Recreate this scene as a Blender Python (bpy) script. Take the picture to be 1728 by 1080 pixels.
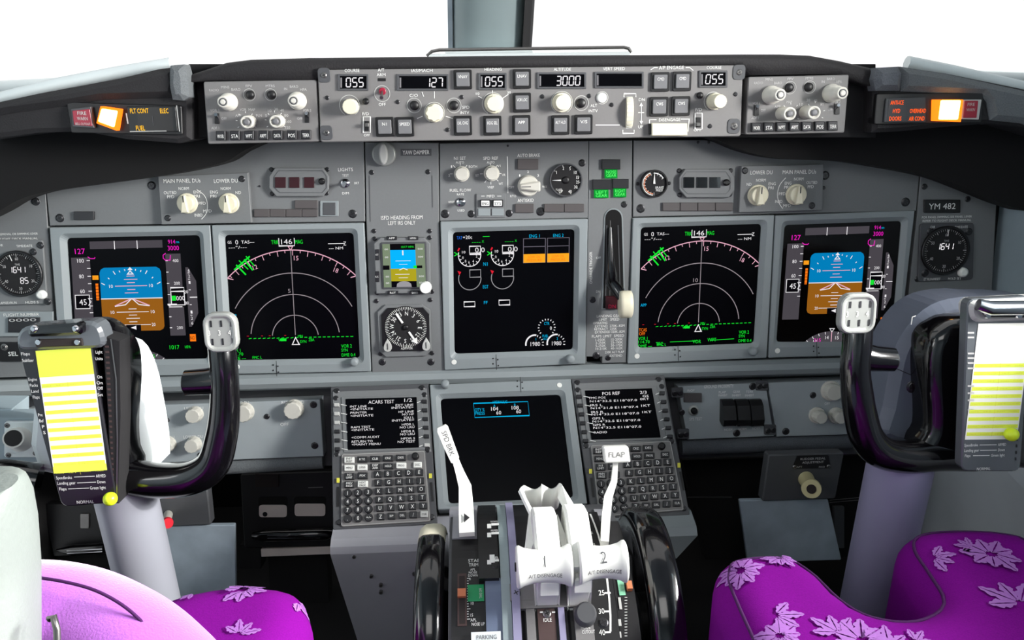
import bpy, math, random
from mathutils import Vector, Matrix
random.seed(7)
S = bpy.context.scene
COL = S.collection
PI = math.pi
for _o in list(bpy.data.objects):
    bpy.data.objects.remove(_o)

# ------------------------------------------------------------------ camera
FPX = 1356.0
CAM = Vector((0.0, 0.0, 1.25))
_a = Vector((.9987, .0259, -.0437)).normalized()
_c = Vector((-.0094, .9397, .342)); _c = (_c - _a * _c.dot(_a)).normalized()
_b = _c.cross(_a)
ROT = Matrix((_a, _b, _c))
cam_d = bpy.data.cameras.new('camera')
cam_d.sensor_width = 36.0
cam_d.lens = FPX / 1728 * 36
cam_d.clip_start = .02
cam_o = bpy.data.objects.new('camera', cam_d)
COL.objects.link(cam_o)
cam_o.matrix_world = Matrix.Translation(CAM) @ ROT.to_4x4()
S.camera = cam_o

# ------------------------------------------------------------------ light
S.view_settings.view_transform = 'Standard'
S.view_settings.look = 'None'
S.view_settings.gamma = 1
S.view_settings.exposure = 0.0
S.view_settings.use_curve_mapping = False
w = bpy.data.worlds.new('sky')
S.world = w
w.use_nodes = True
bg = w.node_tree.nodes['Background']
bg.inputs[0].default_value = (1.0, 1.0, 1.0, 1)
bg.inputs[1].default_value = 1.2

def area(name, loc, target, size, size_y, power, col=(1, 1, 1)):
    l = bpy.data.lights.new(name, 'AREA')
    l.shape = 'RECTANGLE'; l.size = size; l.size_y = size_y; l.energy = power; l.color = col
    o = bpy.data.objects.new(name, l); COL.objects.link(o)
    o.location = loc
    d = Vector(target) - Vector(loc)
    o.rotation_euler = d.to_track_quat('-Z', 'Y').to_euler()
    o.visible_glossy = True
    return o
area('side_window_daylight', (1.42, .56, 1.40), (-.35, .95, 1.02), .80, .45, 142.0, (1, .99, .97))
area('side_window_daylight_port', (-1.3, .30, 1.34), (.2, 1.1, .9), .8, .4, 5.0, (.95, .98, 1))
area('cabin_fill_light', (.0, -.15, 1.78), (0, .9, .75), .7, .5, 3.4, (1, .98, .96))  # unseen fill lamp added to brighten the surfaces facing aft
sun = bpy.data.lights.new('sun', 'SUN'); sun.energy = 3.0; sun.angle = .02; sun.color = (1, .97, .92)
sun_o = bpy.data.objects.new('sun', sun); COL.objects.link(sun_o)
sun_o.rotation_euler = Vector((-1.36, .40, -.62)).to_track_quat('-Z', 'Y').to_euler()

# ------------------------------------------------------------------ materials
_M = {}
def lin(c):
    return tuple(((v / 255) / 12.92 if v / 255 <= .04045 else ((v / 255 + .055) / 1.055) ** 2.4) for v in c)

def mat(name, rgb, rough=.5, metal=0.0, vary=0.0, bump=0.0, scale=60.0, emit=0.0, coat=0.0, spec=.5, alpha=None, trans=0.0, sheen=0.0, speck=0.0):
    if name in _M: return _M[name]
    m = bpy.data.materials.new(name); m.use_nodes = True
    nt = m.node_tree; p = nt.nodes['Principled BSDF']
    c = lin(rgb)
    p.inputs['Base Color'].default_value = (*c, 1)
    p.inputs['Roughness'].default_value = rough
    p.inputs['Metallic'].default_value = metal
    p.inputs['Specular IOR Level'].default_value = spec
    p.inputs['Coat Weight'].default_value = coat
    p.inputs['Transmission Weight'].default_value = trans
    if sheen:
        p.inputs['Sheen Weight'].default_value = sheen
    if vary or bump or speck:
        tc = nt.nodes.new('ShaderNodeTexCoord')
        no = nt.nodes.new('ShaderNodeTexNoise'); no.inputs['Scale'].default_value = scale; no.inputs['Detail'].default_value = 4
        nt.links.new(tc.outputs['Object'], no.inputs['Vector'])
        if vary:
            mp = nt.nodes.new('ShaderNodeMapRange')
            mp.inputs['To Min'].default_value = 1 - vary; mp.inputs['To Max'].default_value = 1 + vary
            nt.links.new(no.outputs['Fac'], mp.inputs['Value'])
            mx = nt.nodes.new('ShaderNodeVectorMath'); mx.operation = 'SCALE'
            mx.inputs[0].default_value = c
            nt.links.new(mp.outputs['Result'], mx.inputs['Scale'])
            nt.links.new(mx.outputs[0], p.inputs['Base Color'])
        if bump:
            b = nt.nodes.new('ShaderNodeBump'); b.inputs['Strength'].default_value = bump; b.inputs['Distance'].default_value = .001
            nt.links.new(no.outputs['Fac'], b.inputs['Height'])
            nt.links.new(b.outputs[0], p.inputs['Normal'])
    if emit:
        p.inputs['Emission Color'].default_value = (*c, 1)
        p.inputs['Emission Strength'].default_value = emit
        p.inputs['Base Color'].default_value = (c[0] * .06, c[1] * .06, c[2] * .06, 1); p.inputs['Specular IOR Level'].default_value = .05
    _M[name] = m
    return m

mat('annun', (82, 77, 77), .5)
mat('grey', (114, 116, 117), .55, vary=.05, bump=.05, scale=300)
mat('grey_mcp', (120, 118, 117), .5, vary=.04, bump=.05, scale=300)
mat('grey_frame', (140, 147, 149), .5, vary=.03, scale=40)
mat('grey_dark', (74, 75, 78), .55, vary=.05, scale=80)
mat('grey_low', (160, 167, 170), .55, vary=.06, scale=30)
mat('grey_ped', (152, 152, 158), .5, vary=.05, scale=40)
mat('wall_grey', (150, 165, 172), .6, vary=.06, bump=.1, scale=60)
mat('pillar', (146, 160, 162), .45, vary=.04, scale=20)
mat('white_trim', (225, 232, 232), .5, vary=.02, scale=20)
mat('cover_black', (30, 28, 30), .75, vary=.25, bump=.6, scale=420)
mat('pad_grey', (86, 90, 96), .8, vary=.5, bump=.8, scale=600)
mat('black', (16, 15, 17), .45, vary=.1, scale=50)
mat('black_gloss', (9, 8, 11), .17, coat=.6)
mat('black_matte', (22, 21, 23), .85, vary=.2, scale=60)
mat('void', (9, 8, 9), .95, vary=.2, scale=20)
mat('void_brown', (40, 32, 30), .8, vary=.2, scale=12)
mat('screen', (3, 3, 6), .3, spec=.08)
mat('screen_warm', (10, 6, 5), .14, spec=.35)
mat('ivory', (222, 216, 192), .42, vary=.03, scale=60)
mat('white_knob', (205, 202, 192), .4, vary=.06, scale=80)
mat('ring', (190, 190, 186), .4)
mat('white_plastic', (238, 238, 232), .38, vary=.02, scale=30)
mat('letter', (240, 240, 236), .5)
mat('letter_dim', (196, 194, 192), .5)
mat('ink', (30, 30, 34), .5)
mat('key', (34, 34, 37), .4)
mat('key_cap', (112, 112, 114), .45, vary=.04, scale=100)
mat('chrome', (200, 200, 204), .18, metal=1.0)
mat('steel', (132, 130, 128), .35, metal=.9, vary=.1, scale=90)
mat('screw', (70, 70, 72), .35, metal=.8)
mat('alu', (160, 162, 172), .38, metal=.25, vary=.04, scale=14)
mat('lavender_metal', (150, 146, 176), .42, metal=.2, vary=.05, scale=9)
mat('purple', (112, 7, 124), .9, vary=.25, bump=.3, scale=700, spec=.1)
mat('purple_dark', (62, 6, 74), .9, vary=.2, scale=500)
mat('lilac', (156, 98, 178), .85, vary=.1, scale=500)
mat('pink_wool', (168, 88, 190), .95, vary=.15, bump=.5, scale=600, sheen=.5)
mat('liner', (205, 210, 216), .5, vary=.04, scale=30)
mat('leather', (128, 135, 130), .5, vary=.03, bump=.5, scale=260)
mat('red_lens', (150, 22, 50), .35, vary=.1, scale=200)
mat('red_dark', (52, 14, 22), .3)
mat('red_plastic', (200, 20, 40), .4)
mat('green_band', (22, 140, 84), .5)
mat('mint', (130, 196, 160), .5)
mat('orange_plastic', (205, 120, 80), .5)
mat('yellow_paint', (222, 216, 70), .5)
mat('lime', (214, 236, 40), .35, vary=.05, scale=60)
mat('card_black', (30, 30, 34), .3, coat=.3)
mat('card_clear', (96, 100, 104), .2, coat=.5)
mat('paper', (250, 250, 240), .6)
mat('paper_green', (238, 250, 84), .6)
mat('blue_panel', (104, 116, 140), .4, vary=.08, scale=20)
mat('brown_slot', (70, 50, 48), .6)
mat('deck_green', (160, 172, 182), .4, vary=.35, bump=.2, scale=22)
mat('bolster', (104, 108, 110), .9, vary=.35, bump=.9, scale=500)
mat('slate', (92, 98, 112), .5, vary=.05, scale=20)
mat('plate_silver', (160, 162, 158), .4, metal=.3, vary=.04, scale=30)
mat('beige', (206, 196, 150), .45, vary=.04, scale=40)
mat('bare', (225, 212, 206), .6, vary=.1, scale=30)
for _n, _c3, _e in (('e_white', (235, 232, 235), 1.0), ('e_pink', (225, 170, 190), 1.0), ('e_green', (20, 225, 50), 1.0), ('e_mag', (235, 30, 190), 1.0),
                    ('e_cyan', (0, 175, 225), 1.0), ('e_sky', (0, 128, 188), .95), ('e_ground', (150, 92, 22), .95), ('e_tape', (72, 68, 74), 1.0),
                    ('e_amber', (245, 165, 30), 1.0), ('e_orange', (250, 120, 20), 1.0), ('e_red', (220, 30, 50), 1.0), ('e_blue', (30, 110, 225), 1.0),
                    ('e_sky2', (0, 170, 240), 1.1), ('e_olive', (170, 158, 30), 1.0), ('e_tape2', (120, 135, 110), 1.0), ('e_box', (105, 100, 112), 1.0),
                    ('e_dark', (6, 4, 8), 1.0), ('e_lamp', (255, 205, 110), 7.0), ('e_lamp_edge', (255, 110, 20), 2.5), ('e_annun', (250, 90, 20), 1.7), ('e_annun_y', (255, 190, 40), 1.5),
                    ('e_geargreen', (10, 150, 50), 1.0), ('e_gearletter', (90, 250, 110), 1.2), ('e_gray', (150, 148, 152), 1.0), ('e_soft', (150, 140, 146), 1.0)):
    mat(_n, _c3, .5, emit=_e)

def M(n): return _M[n]

# ------------------------------------------------------------------ picture ray -> place
def ray(px, py):
    return ROT @ Vector(((px - 864) / FPX, (540 - py) / FPX, -1.0))
def at(px, py, t):
    return CAM + ray(px, py) * t
def atY(px, py, Y):
    r = ray(px, py); return CAM + r * (Y / r.y)

class Frame:
    """a plane in the room: origin O, U right, V up the plane, N out towards the pilots"""
    def __init__(s, O, deg=0.0, yaw=0.0, roll=0.0):
        s.O = Vector(O)
        a = math.radians(deg); y = math.radians(yaw)
        U = Vector((math.cos(y), math.sin(y), 0))
        H = Vector((-math.sin(y), math.cos(y), 0))
        V = H * math.sin(a) + Vector((0, 0, 1)) * math.cos(a)
        if roll:
            r = math.radians(roll)
            U, V = U * math.cos(r) + V * math.sin(r), V * math.cos(r) - U * math.sin(r)
        s.U, s.V, s.N = U, V, U.cross(V)
    def l(s, px, py, h=0.0):
        r = ray(px, py); o = s.O + s.N * h
        t = (o - CAM).dot(s.N) / r.dot(s.N)
        p = CAM + r * t - s.O
        return Vector((p.dot(s.U), p.dot(s.V)))
    def w(s, x, y, z=0.0): return s.O + s.U * x + s.V * y + s.N * z
    def k(s, px, py):
        a = s.l(px - 5, py); b = s.l(px + 5, py); return (b - a).length / 10
    def kv(s, px, py):
        a = s.l(px, py - 5); b = s.l(px, py + 5); return (b - a).length / 10
    def moved(s, px, py, h=0.0):
        f = Frame((0, 0, 0)); x, y = s.l(px, py, h)
        f.O, f.U, f.V, f.N = s.w(x, y, h), s.U, s.V, s.N
        return f
    def mtx(s):
        m = Matrix((s.U, s.V, s.N)).transposed().to_4x4(); m.translation = s.O; return m

# ------------------------------------------------------------------ mesh builder
_T = {}
def glyphs(t):
    if t in _T: return _T[t]
    cu = bpy.data.curves.new('t', 'FONT'); cu.body = t; cu.size = 1.0; cu.resolution_u = 2
    o = bpy.data.objects.new('t', cu); COL.objects.link(o)
    me = bpy.data.meshes.new_from_object(o)
    v = [(q.co.x, q.co.y) for q in me.vertices]; f = [tuple(p.vertices) for p in me.polygons]
    bpy.data.objects.remove(o); bpy.data.curves.remove(cu); bpy.data.meshes.remove(me)
    if v:
        x0 = min(a for a, _ in v); x1 = max(a for a, _ in v); y0 = min(b for _, b in v); y1 = max(b for _, b in v)
    else: x0 = y0 = 0; x1 = y1 = 1
    _T[t] = (v, f, x0, x1, y0, y1)
    return _T[t]

def rr(cx, cy, w, h, r, n=4):
    r = max(1e-5, min(r, w / 2 - 1e-5, h / 2 - 1e-5)); o = []
    for i, (sx, sy) in enumerate(((1, 1), (-1, 1), (-1, -1), (1, -1))):
        for j in range(n + 1):
            a = PI / 2 * (i + j / n)
            o.append(Vector((cx + sx * (w / 2 - r) + r * math.cos(a), cy + sy * (h / 2 - r) + r * math.sin(a))))
    return o
def quad_round(q, r, n=4):
    """q = four corners TL, TR, BR, BL -> rounded outline, counter-clockwise starting near TR"""
    c = [Vector(p) for p in (q[1], q[0], q[3], q[2])]; o = []
    for i in range(4):
        p = c[i]; a = (c[i - 1] - p); b = (c[(i + 1) % 4] - p)
        rr_ = min(r, a.length * .49, b.length * .49)
        a = p + a.normalized() * rr_; b = p + b.normalized() * rr_
        for j in range(n + 1):
            t = j / n
            # quadratic arc
            o.append(a * (1 - t) ** 2 + p * (2 * t * (1 - t) * 1.0) + b * t * t)
    return o
def inset(o, d):
    n = len(o); r = []
    for i in range(n):
        p = o[i]; a = p - o[i - 1]; b = o[(i + 1) % n] - p
        if a.length < 1e-9: a = b
        if b.length < 1e-9: b = a
        a = a.normalized(); b = b.normalized()
        na = Vector((-a.y, a.x)); nb = Vector((-b.y, b.x)); m = na + nb
        if m.length < 1e-6: m = na
        m.normalize(); q = max(.35, m.dot(na))
        r.append(p + m * (d / q))
    return r
def circ(cx, cy, r, n=24, fl=0.0, k=8):
    return [Vector((cx + (r * (1 + fl * math.cos(k * 2 * PI * i / n))) * math.cos(2 * PI * i / n), cy + (r * (1 + fl * math.cos(k * 2 * PI * i / n))) * math.sin(2 * PI * i / n))) for i in range(n)]

SEG = {'0': 'abcdef', '1': 'bc', '2': 'abged', '3': 'abgcd', '4': 'fgbc', '5': 'afgcd', '6': 'afgedc', '7': 'abc', '8': 'abcdefg', '9': 'abcdfg'}

class B:
    def __init__(s): s.v, s.f, s.m, s.s, s.mats = [], [], [], [], []
    def add(s, vs, fs, m, sm=False):
        if m not in s.mats: s.mats.append(m)
        k = s.mats.index(m); n = len(s.v)
        s.v += [tuple(x) for x in vs]
        for f in fs:
            s.f.append([i + n for i in f]); s.m.append(k); s.s.append(sm)
        return s
    def loops(s, L, m, sm=False, cap0=True, cap1=True, closed=True):
        n = len(L[0]); vs = [p for l in L for p in l]; fs = []
        for k in range(len(L) - 1):
            for i in range(n if closed else n - 1):
                j = (i + 1) % n
                fs.append((k * n + i, k * n + j, (k + 1) * n + j, (k + 1) * n + i))
        s.add(vs, fs, m, sm)
        if cap0: s.add(L[0], [tuple(range(n - 1, -1, -1))], m)
        if cap1: s.add(L[-1], [tuple(range(n))], m)
        return s
    def prism(s, o, z0, z1, m, b=0.0, top=None, sm=False):
        L = [[(p.x, p.y, z0) for p in o]]
        if b > 0:
            L.append([(p.x, p.y, z1 - b) for p in o])
            o2 = inset(o, b)
            L.append([(p.x, p.y, z1) for p in o2])
        else:
            o2 = o; L.append([(p.x, p.y, z1) for p in o])
        s.loops(L, m, sm, True, top is None)
        if top: s.add([(p.x, p.y, z1) for p in o2], [tuple(range(len(o2)))], top)
        return s
    def ringp(s, o, i, z0, z1, m, b=0.0, zin=None, sm=False):
        """frame: outer outline o, opening i (same point count)"""
        zin = z0 if zin is None else zin
        L = [[(p.x, p.y, z0) for p in o], [(p.x, p.y, z1 - b) for p in o], [(p.x, p.y, z1) for p in inset(o, b)] if b else None,
             [(p.x, p.y, z1) for p in i], [(p.x, p.y, zin) for p in (inset(i, max(b * 1.5, 1e-4)))]]
        L = [l for l in L if l]
        return s.loops(L, m, sm, False, False)
    def box(s, x0, x1, y0, y1, z0, z1, m, b=0.0, top=None):
        return s.prism([Vector((x1, y1)), Vector((x0, y1)), Vector((x0, y0)), Vector((x1, y0))], z0, z1, m, b, top)
    def rrb(s, x, y, w, h, z0, z1, m, r=.001, b=.0005, top=None, n=3):
        return s.prism(rr(x, y, w, h, r, n), z0, z1, m, b, top)
    def lathe(s, x, y, prof, m, seg=24, fl=0.0, k=8, sm=True, lean=(0, 0), cap=True):
        z_0, z_1 = prof[0][1], prof[-1][1]
        L = []
        for r, z in prof:
            q = (z - z_0) / (z_1 - z_0) if z_1 != z_0 else 0
            L.append([(p.x, p.y, z) for p in circ(x + lean[0] * q, y + lean[1] * q, r, seg, fl, k)])
        return s.loops(L, m, sm, False, cap)
    def flat(s, o, z, m): return s.add([(p[0], p[1], z) for p in o], [tuple(range(len(o)))], m)
    def ribbon(s, pts, wd, z, m, closed=False):
        pts = [Vector(p) for p in pts]; n = len(pts); L = []
        for i in range(n):
            if closed: a = pts[i - 1]; b = pts[(i + 1) % n]
            else: a = pts[max(0, i - 1)]; b = pts[min(n - 1, i + 1)]
            t = (b - a)
            t = t.normalized() if t.length > 1e-9 else Vector((1, 0))
            nn = Vector((-t.y, t.x)) * wd / 2
            k = 1.0
            if 0 < i < n - 1 or closed:
                e = (pts[i] - a)
                if e.length > 1e-9:
                    c = abs(e.normalized().dot(t)); k = 1 / max(.5, c)
            L.append((pts[i] + nn * k, pts[i] - nn * k))
        vs = [(p.x, p.y, z) for q in L for p in q]; fs = []
        for i in range(n if closed else n - 1):
            j = (i + 1) % n; fs.append((2 * i, 2 * i + 1, 2 * j + 1, 2 * j))
        return s.add(vs, fs, m)
    def arc(s, x, y, r, a0, a1, wd, z, m, n=32):
        """angles in degrees clockwise from up"""
        return s.ribbon([(x + r * math.sin(math.radians(a0 + (a1 - a0) * i / n)), y + r * math.cos(math.radians(a0 + (a1 - a0) * i / n))) for i in range(n + 1)], wd, z, m)
    def text(s, t, x, y, h, z, m, w=None, al='c', rot=0.0, cond=.82):
        """h = cap height; centred vertically on y"""
        v, f, x0, x1, y0, y1 = glyphs(t)
        if not v: return s
        sc = h / .7; sx = sc * cond
        if w: sx = w / max(1e-6, x1 - x0)
        ox = {'c': (x0 + x1) / 2, 'l': x0, 'r': x1}[al]; c, q = math.cos(rot), math.sin(rot)
        vs = []
        for a, b in v:
            X = (a - ox) * sx; Y = (b - .35) * sc
            vs.append((x + X * c - Y * q, y + X * q + Y * c, z))
        return s.add(vs, f, m)
    def seg7(s, t, x, y, h, z, m, al='c', sl=.08):
        w = h * .5; g = h * .24; n = len(t); W = n * w + (n - 1) * g
        x = x - W / 2 if al == 'c' else (x - W if al == 'r' else x)
        th = h * .13
        P = {'a': ((0, 1), (1, 1)), 'b': ((1, 1), (1, .5)), 'c': ((1, .5), (1, 0)), 'd': ((0, 0), (1, 0)), 'e': ((0, .5), (0, 0)), 'f': ((0, 1), (0, .5)), 'g': ((0, .5), (1, .5))}
        for i, ch in enumerate(t):
            for c in SEG.get(ch, ''):
                (a, b), (d, e) = P[c]
                p = Vector((x + i * (w + g) + a * w + sl * b * h, y - h / 2 + b * h)); r = Vector((x + i * (w + g) + d * w + sl * e * h, y - h / 2 + e * h))
                u = (r - p).normalized() * th * .3
                s.ribbon([p + u, r - u], th, z, m)
        return s
    def tube(s, pts, rad, m, seg=16, flat=(1, 1), up=None, caps=True, sm=True):
        pts = [Vector(p) for p in pts]; n = len(pts)
        if not hasattr(rad, '__len__'): rad = [rad] * n
        t0 = (pts[1] - pts[0]).normalized()
        u = Vector(up) if up else (Vector((0, 0, 1)) if abs(t0.z) < .9 else Vector((1, 0, 0)))
        L = []
        for i in range(n):
            t = (pts[min(n - 1, i + 1)] - pts[max(0, i - 1)]).normalized()
            u = (u - t * u.dot(t)).normalized(); v = t.cross(u)
            r = rad[i]; ra, rb = (r if hasattr(r, '__len__') else (r * flat[0], r * flat[1]))
            L.append([pts[i] + u * ra * math.cos(2 * PI * j / seg) + v * rb * math.sin(2 * PI * j / seg) for j in range(seg)])
        return s.loops([[tuple(p) for p in l] for l in L], m, sm, caps, caps)
    def screw(s, x, y, r=.0035, z=0.0, m='screw'):
        s.lathe(x, y, [(r * 1.25, z), (r * 1.15, z + .0006), (r, z + .0006), (r * .8, z + .0018)], m, 12)
        s.ribbon([(x - r * .6, y - r * .3), (x + r * .6, y + r * .3)], r * .25, z + .002, 'black')
        s.ribbon([(x - r * .3, y + r * .6), (x + r * .3, y - r * .6)], r * .25, z + .00205, 'black')
        return s
    def cdt(s, outline, zf, m, step=.012):
        from mathutils.geometry import delaunay_2d_cdt
        n = len(outline); pts = list(outline)
        x0, x1 = min(p.x for p in outline), max(p.x for p in outline); y0, y1 = min(p.y for p in outline), max(p.y for p in outline)
        for d in (.0012, .004, .009):
            pts += [p for p in inset(outline, d) if dist_in(outline, p) > d * .7]
        y = y0
        while y < y1:
            x = x0
            while x < x1:
                p = Vector((x, y))
                if dist_in(outline, p) > .012: pts.append(p)
                x += step
            y += step
        r = delaunay_2d_cdt(pts, [], [list(range(n))], 1, 1e-5)
        vs = r[0]
        return s.add([(p.x, p.y, zf(p)) for p in vs], [tuple(f) for f in r[2]], m, True)
    def mesh(s, name):
        me = bpy.data.meshes.new(name); me.from_pydata(s.v, [], s.f)
        for m in s.mats: me.materials.append(M(m))
        me.polygons.foreach_set('material_index', s.m)
        me.polygons.foreach_set('use_smooth', s.s)
        me.validate(); me.update()
        return me

class Thing:
    def __init__(s, name, label, cat, fr, group=None, kind=None):
        o = bpy.data.objects.new(name, None); COL.objects.link(o)
        o.empty_display_size = .02
        o.matrix_world = fr.mtx()
        o['label'] = label; o['category'] = cat
        if group: o['group'] = group
        if kind: o['kind'] = kind
        s.o, s.fr = o, fr
    def part(s, name, b, parent=None, label=None, shift=None):
        o = bpy.data.objects.new(name, b.mesh(name)); COL.objects.link(o)
        o.parent = parent or s.o
        if shift: o.location = shift
        if label: o['label'] = label
        return o
    # drawing helpers with picture positions
    def l(s, px, py, h=0.0): return s.fr.l(px, py, h)
    def k(s, px, py): return s.fr.k(px, py)
    def q(s, pts, h=0.0): return [s.fr.l(x, y, h) for x, y in pts]

def solo(name, b, label, cat, fr=None, group=None, kind=None):
    o = bpy.data.objects.new(name, b.mesh(name)); COL.objects.link(o)
    if fr: o.matrix_world = fr.mtx()
    if kind != 'structure':
        o['label'] = label; o['category'] = cat
    if group: o['group'] = group
    if kind: o['kind'] = kind
    return o
def struct(name, b, fr=None): return solo(name, b, None, None, fr, None, 'structure')

def smoothpath(pts, n=6):
    P = [Vector(p) for p in pts]; o = []
    for i in range(len(P) - 1):
        p0 = P[max(0, i - 1)]; p1 = P[i]; p2 = P[i + 1]; p3 = P[min(len(P) - 1, i + 2)]
        for j in range(n):
            t = j / n
            o.append(.5 * ((2 * p1) + (-p0 + p2) * t + (2 * p0 - 5 * p1 + 4 * p2 - p3) * t * t + (-p0 + 3 * p1 - 3 * p2 + p3) * t ** 3))
    o.append(P[-1]); return o

# common small parts -------------------------------------------------------
def knob(T, px, py, rpx, hgt=.018, m='white_knob', name='knob', fl=.06, k=9, skirt=1.2, ptr=None, h=0.0, label=None, lean=(0, 0), cap=None, parent=None):
    """px,py = where the front of the knob shows"""
    x, y = T.l(px, py, h + hgt); r = rpx * T.k(px, py)
    x -= lean[0]; y -= lean[1]
    b = B()
    if skirt: b.lathe(x, y, [(r * skirt, h), (r * skirt, h + hgt * .18), (r * skirt * .93, h + hgt * .24)], m, 24)
    b.lathe(x, y, [(r, h + hgt * .2), (r * .97, h + hgt * .85), (r * .9, h + hgt), (r * .86, h + hgt)], m, 36, fl, k, lean=lean)
    if cap: b.lathe(x + lean[0], y + lean[1], [(r * .72, h + hgt), (r * .72, h + hgt + .001)], cap, 20)
    if ptr is not None:
        a = math.radians(ptr); d = Vector((math.sin(a), math.cos(a))); n_ = Vector((d.y, -d.x))
        c = Vector((x, y))
        o = [c + d * r * 1.0 + n_ * r * .16, c + d * r * 1.0 - n_ * r * .16, c - d * r * 1.0 - n_ * r * .42, c - d * r * 1.0 + n_ * r * .42]
        b.prism([Vector(p) for p in o], h + hgt * .8, h + hgt * 1.5, m, r * .08)
        b.ribbon([c + d * r * .2, c + d * r * .95], r * .12, h + hgt * 1.5 + .0004, 'ink')
    return T.part(name, b, parent, label)
def toggle(T, px, py, rpx=5, tip=(0, -3), name='toggle_switch', m='steel', z=0.0, label=None):
    x, y = T.l(px, py, z); k = T.k(px, py); r = rpx * k
    b = B()
    b.lathe(x, y, [(r, z), (r, z + .002), (r * .8, z + .003), (r * .5, z + .003), (r * .45, z + .005)], m, 16)
    b.tube([(x, y, z + .003), (x + tip[0] * k * .6, y - tip[1] * k * .6, z + .010), (x + tip[0] * k, y - tip[1] * k, z + .018)], [r * .2, r * .26, r * .42], m, 10)
    return T.part(name, b, None, label)
def button(T, px, py, wpx, hpx, txt=None, name='push_button', z=0.0, capm='key_cap', txt2=None, lift=.006, tm='letter', parent=None, label=None, ts=.2):
    x, y = T.l(px, py, z + lift); k = T.k(px, py); wd, ht = wpx * k, hpx * T.fr.kv(px, py)
    b = B()
    b.rrb(x, y, wd, ht, z, z + lift * .6, 'black', wd * .08, .0006)
    b.rrb(x, y, wd * .72, ht * .72, z + lift * .5, z + lift, capm, wd * .05, .0007)
    if txt:
        n = len(txt)
        b.text(txt, x, y + ht * (.14 if not txt2 else .17), ht * ts, z + lift + .0003, tm, w=min(wd * .55, n * ht * ts * .75))
    if txt2: b.text(txt2, x, y - ht * .12, ht * ts, z + lift + .0003, tm, w=min(wd * .55, len(txt2) * ht * ts * .75))
    return T.part(name, b, parent, label)
def T_text(T, b, t, px, py, hpx, z=.0006, m='letter', wpx=None, al='c', rot=0.0):
    x, y = T.l(px, py, z); k = T.k(px, py)
    b.text(t, x, y, hpx * T.fr.kv(px, py), z, m, wpx * k if wpx else None, al, rot)
def T_screw(T, b, px, py, rpx=4, z=0.0, m='screw'):
    x, y = T.l(px, py, z); b.screw(x, y, rpx * T.k(px, py), z, m)
def T_line(T, b, pts, wpx, z=.0006, m='letter', closed=False):
    b.ribbon([T.l(x, y, z) for x, y in pts], wpx * T.k(*pts[0]), z, m, closed)
def T_rect(T, b, x0, y0, x1, y1, z, m):
    b.flat([T.l(x0, y1, z), T.l(x1, y1, z), T.l(x1, y0, z), T.l(x0, y0, z)], z, m)
def T_box(T, b, x0, y0, x1, y1, z0, z1, m, r=.001, bev=.0006, top=None):
    o = quad_round([T.l(x0, y0, z1), T.l(x1, y0, z1), T.l(x1, y1, z1), T.l(x0, y1, z1)], r, 3)
    b.prism(o, z0, z1, m, bev, top)

# ================================================================== planes
MP = Frame(at(868, 430, 1.31), 8)          # main instrument panel
GS = Frame(at(895, 170, 1.13), 5)          # glareshield face
FP = Frame(at(850, 655, 1.33), 44)         # forward electronics panel
LP = Frame(at(640, 720, 1.36), 12)         # lower side panels
LABEL_SIDE = {}

# ================================================================== room shell
X_W = .885
b = B(); b.box(-1.2, 1.2, -1.2, 2.0, .16, .22, 'void'); struct('floor', b)
b = B(); b.box(-1.2, 1.2, -1.2, 1.02, 1.95, 1.99, 'wall_grey'); struct('ceiling', b)
b = B(); b.box(-1.2, 1.2, -1.24, -1.2, .16, 1.99, 'wall_grey'); struct('wall_back', b)
def side_wall(sx, name):
    b = B()
    X0, X1 = (X_W, X_W + .06) if sx > 0 else (-X_W - .06, -X_W)
    b.box(X0, X1, -1.2, 1.66, .2, 1.08, 'wall_grey')           # below the window
    b.box(X0, X1, -1.2, 1.28, 1.5, 1.97, 'wall_grey')           # above the window
    for y0, y1 in ((-1.2, -.35), (.08, .14), (.78, 1.28)):      # window posts; the unseen forward one is widened to shade the right panel
        b.box(X0, X1, y0, y1, 1.08, 1.5, 'wall_grey')
    # sculpted lower liner with a raised fold
    s = sx
    x = X_W * s
    v = [(x - .001 * s, .5, .25), (x - .001 * s, 1.35, .25), (x - .001 * s, 1.35, .72), (x - .001 * s, .5, .72),
         (x - .05 * s, .5, .30), (x - .05 * s, 1.3, .30), (x - .05 * s, 1.22, .60), (x - .05 * s, .5, .50)]
    f = [(0, 1, 5, 4), (1, 2, 6, 5), (2, 3, 7, 6), (3, 0, 4, 7), (4, 5, 6, 7)]
    b.add(v, f if s < 0 else [t[::-1] for t in f], 'liner')
    b.box(*((.80, X_W - .002) if s > 0 else (-X_W + .002, -.80)), 1.27, 1.62, .22, .80, 'void')  # dark box added to stand in for shade on the lower wall
    struct(name, b)
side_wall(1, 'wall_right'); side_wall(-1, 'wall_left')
# firewall behind the boards
b = B(); f0 = Frame(MP.O, 8)
b.box(-.883, .883, -.16, .20, -.12, -.022, 'black_matte')
struct('wall_front', b, f0)
b = B(); b.box(-.95, .95, 1.62, 1.66, .2, 1.08, 'void'); struct('wall_bulkhead', b)

# windshield: centre post, sills, panes
WY = 1.72
m_glass = bpy.data.materials.new('window_glass'); m_glass.use_nodes = True
nt = m_glass.node_tree; nt.nodes.remove(nt.nodes['Principled BSDF'])
gl = nt.nodes.new('ShaderNodeBsdfGlossy'); gl.inputs['Roughness'].default_value = .02
tr = nt.nodes.new('ShaderNodeBsdfTransparent'); mx = nt.nodes.new('ShaderNodeMixShader'); mx.inputs[0].default_value = .04
nt.links.new(tr.outputs[0], mx.inputs[1]); nt.links.new(gl.outputs[0], mx.inputs[2]); nt.links.new(mx.outputs[0], nt.nodes['Material Output'].inputs[0])
_M['glass'] = m_glass

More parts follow.
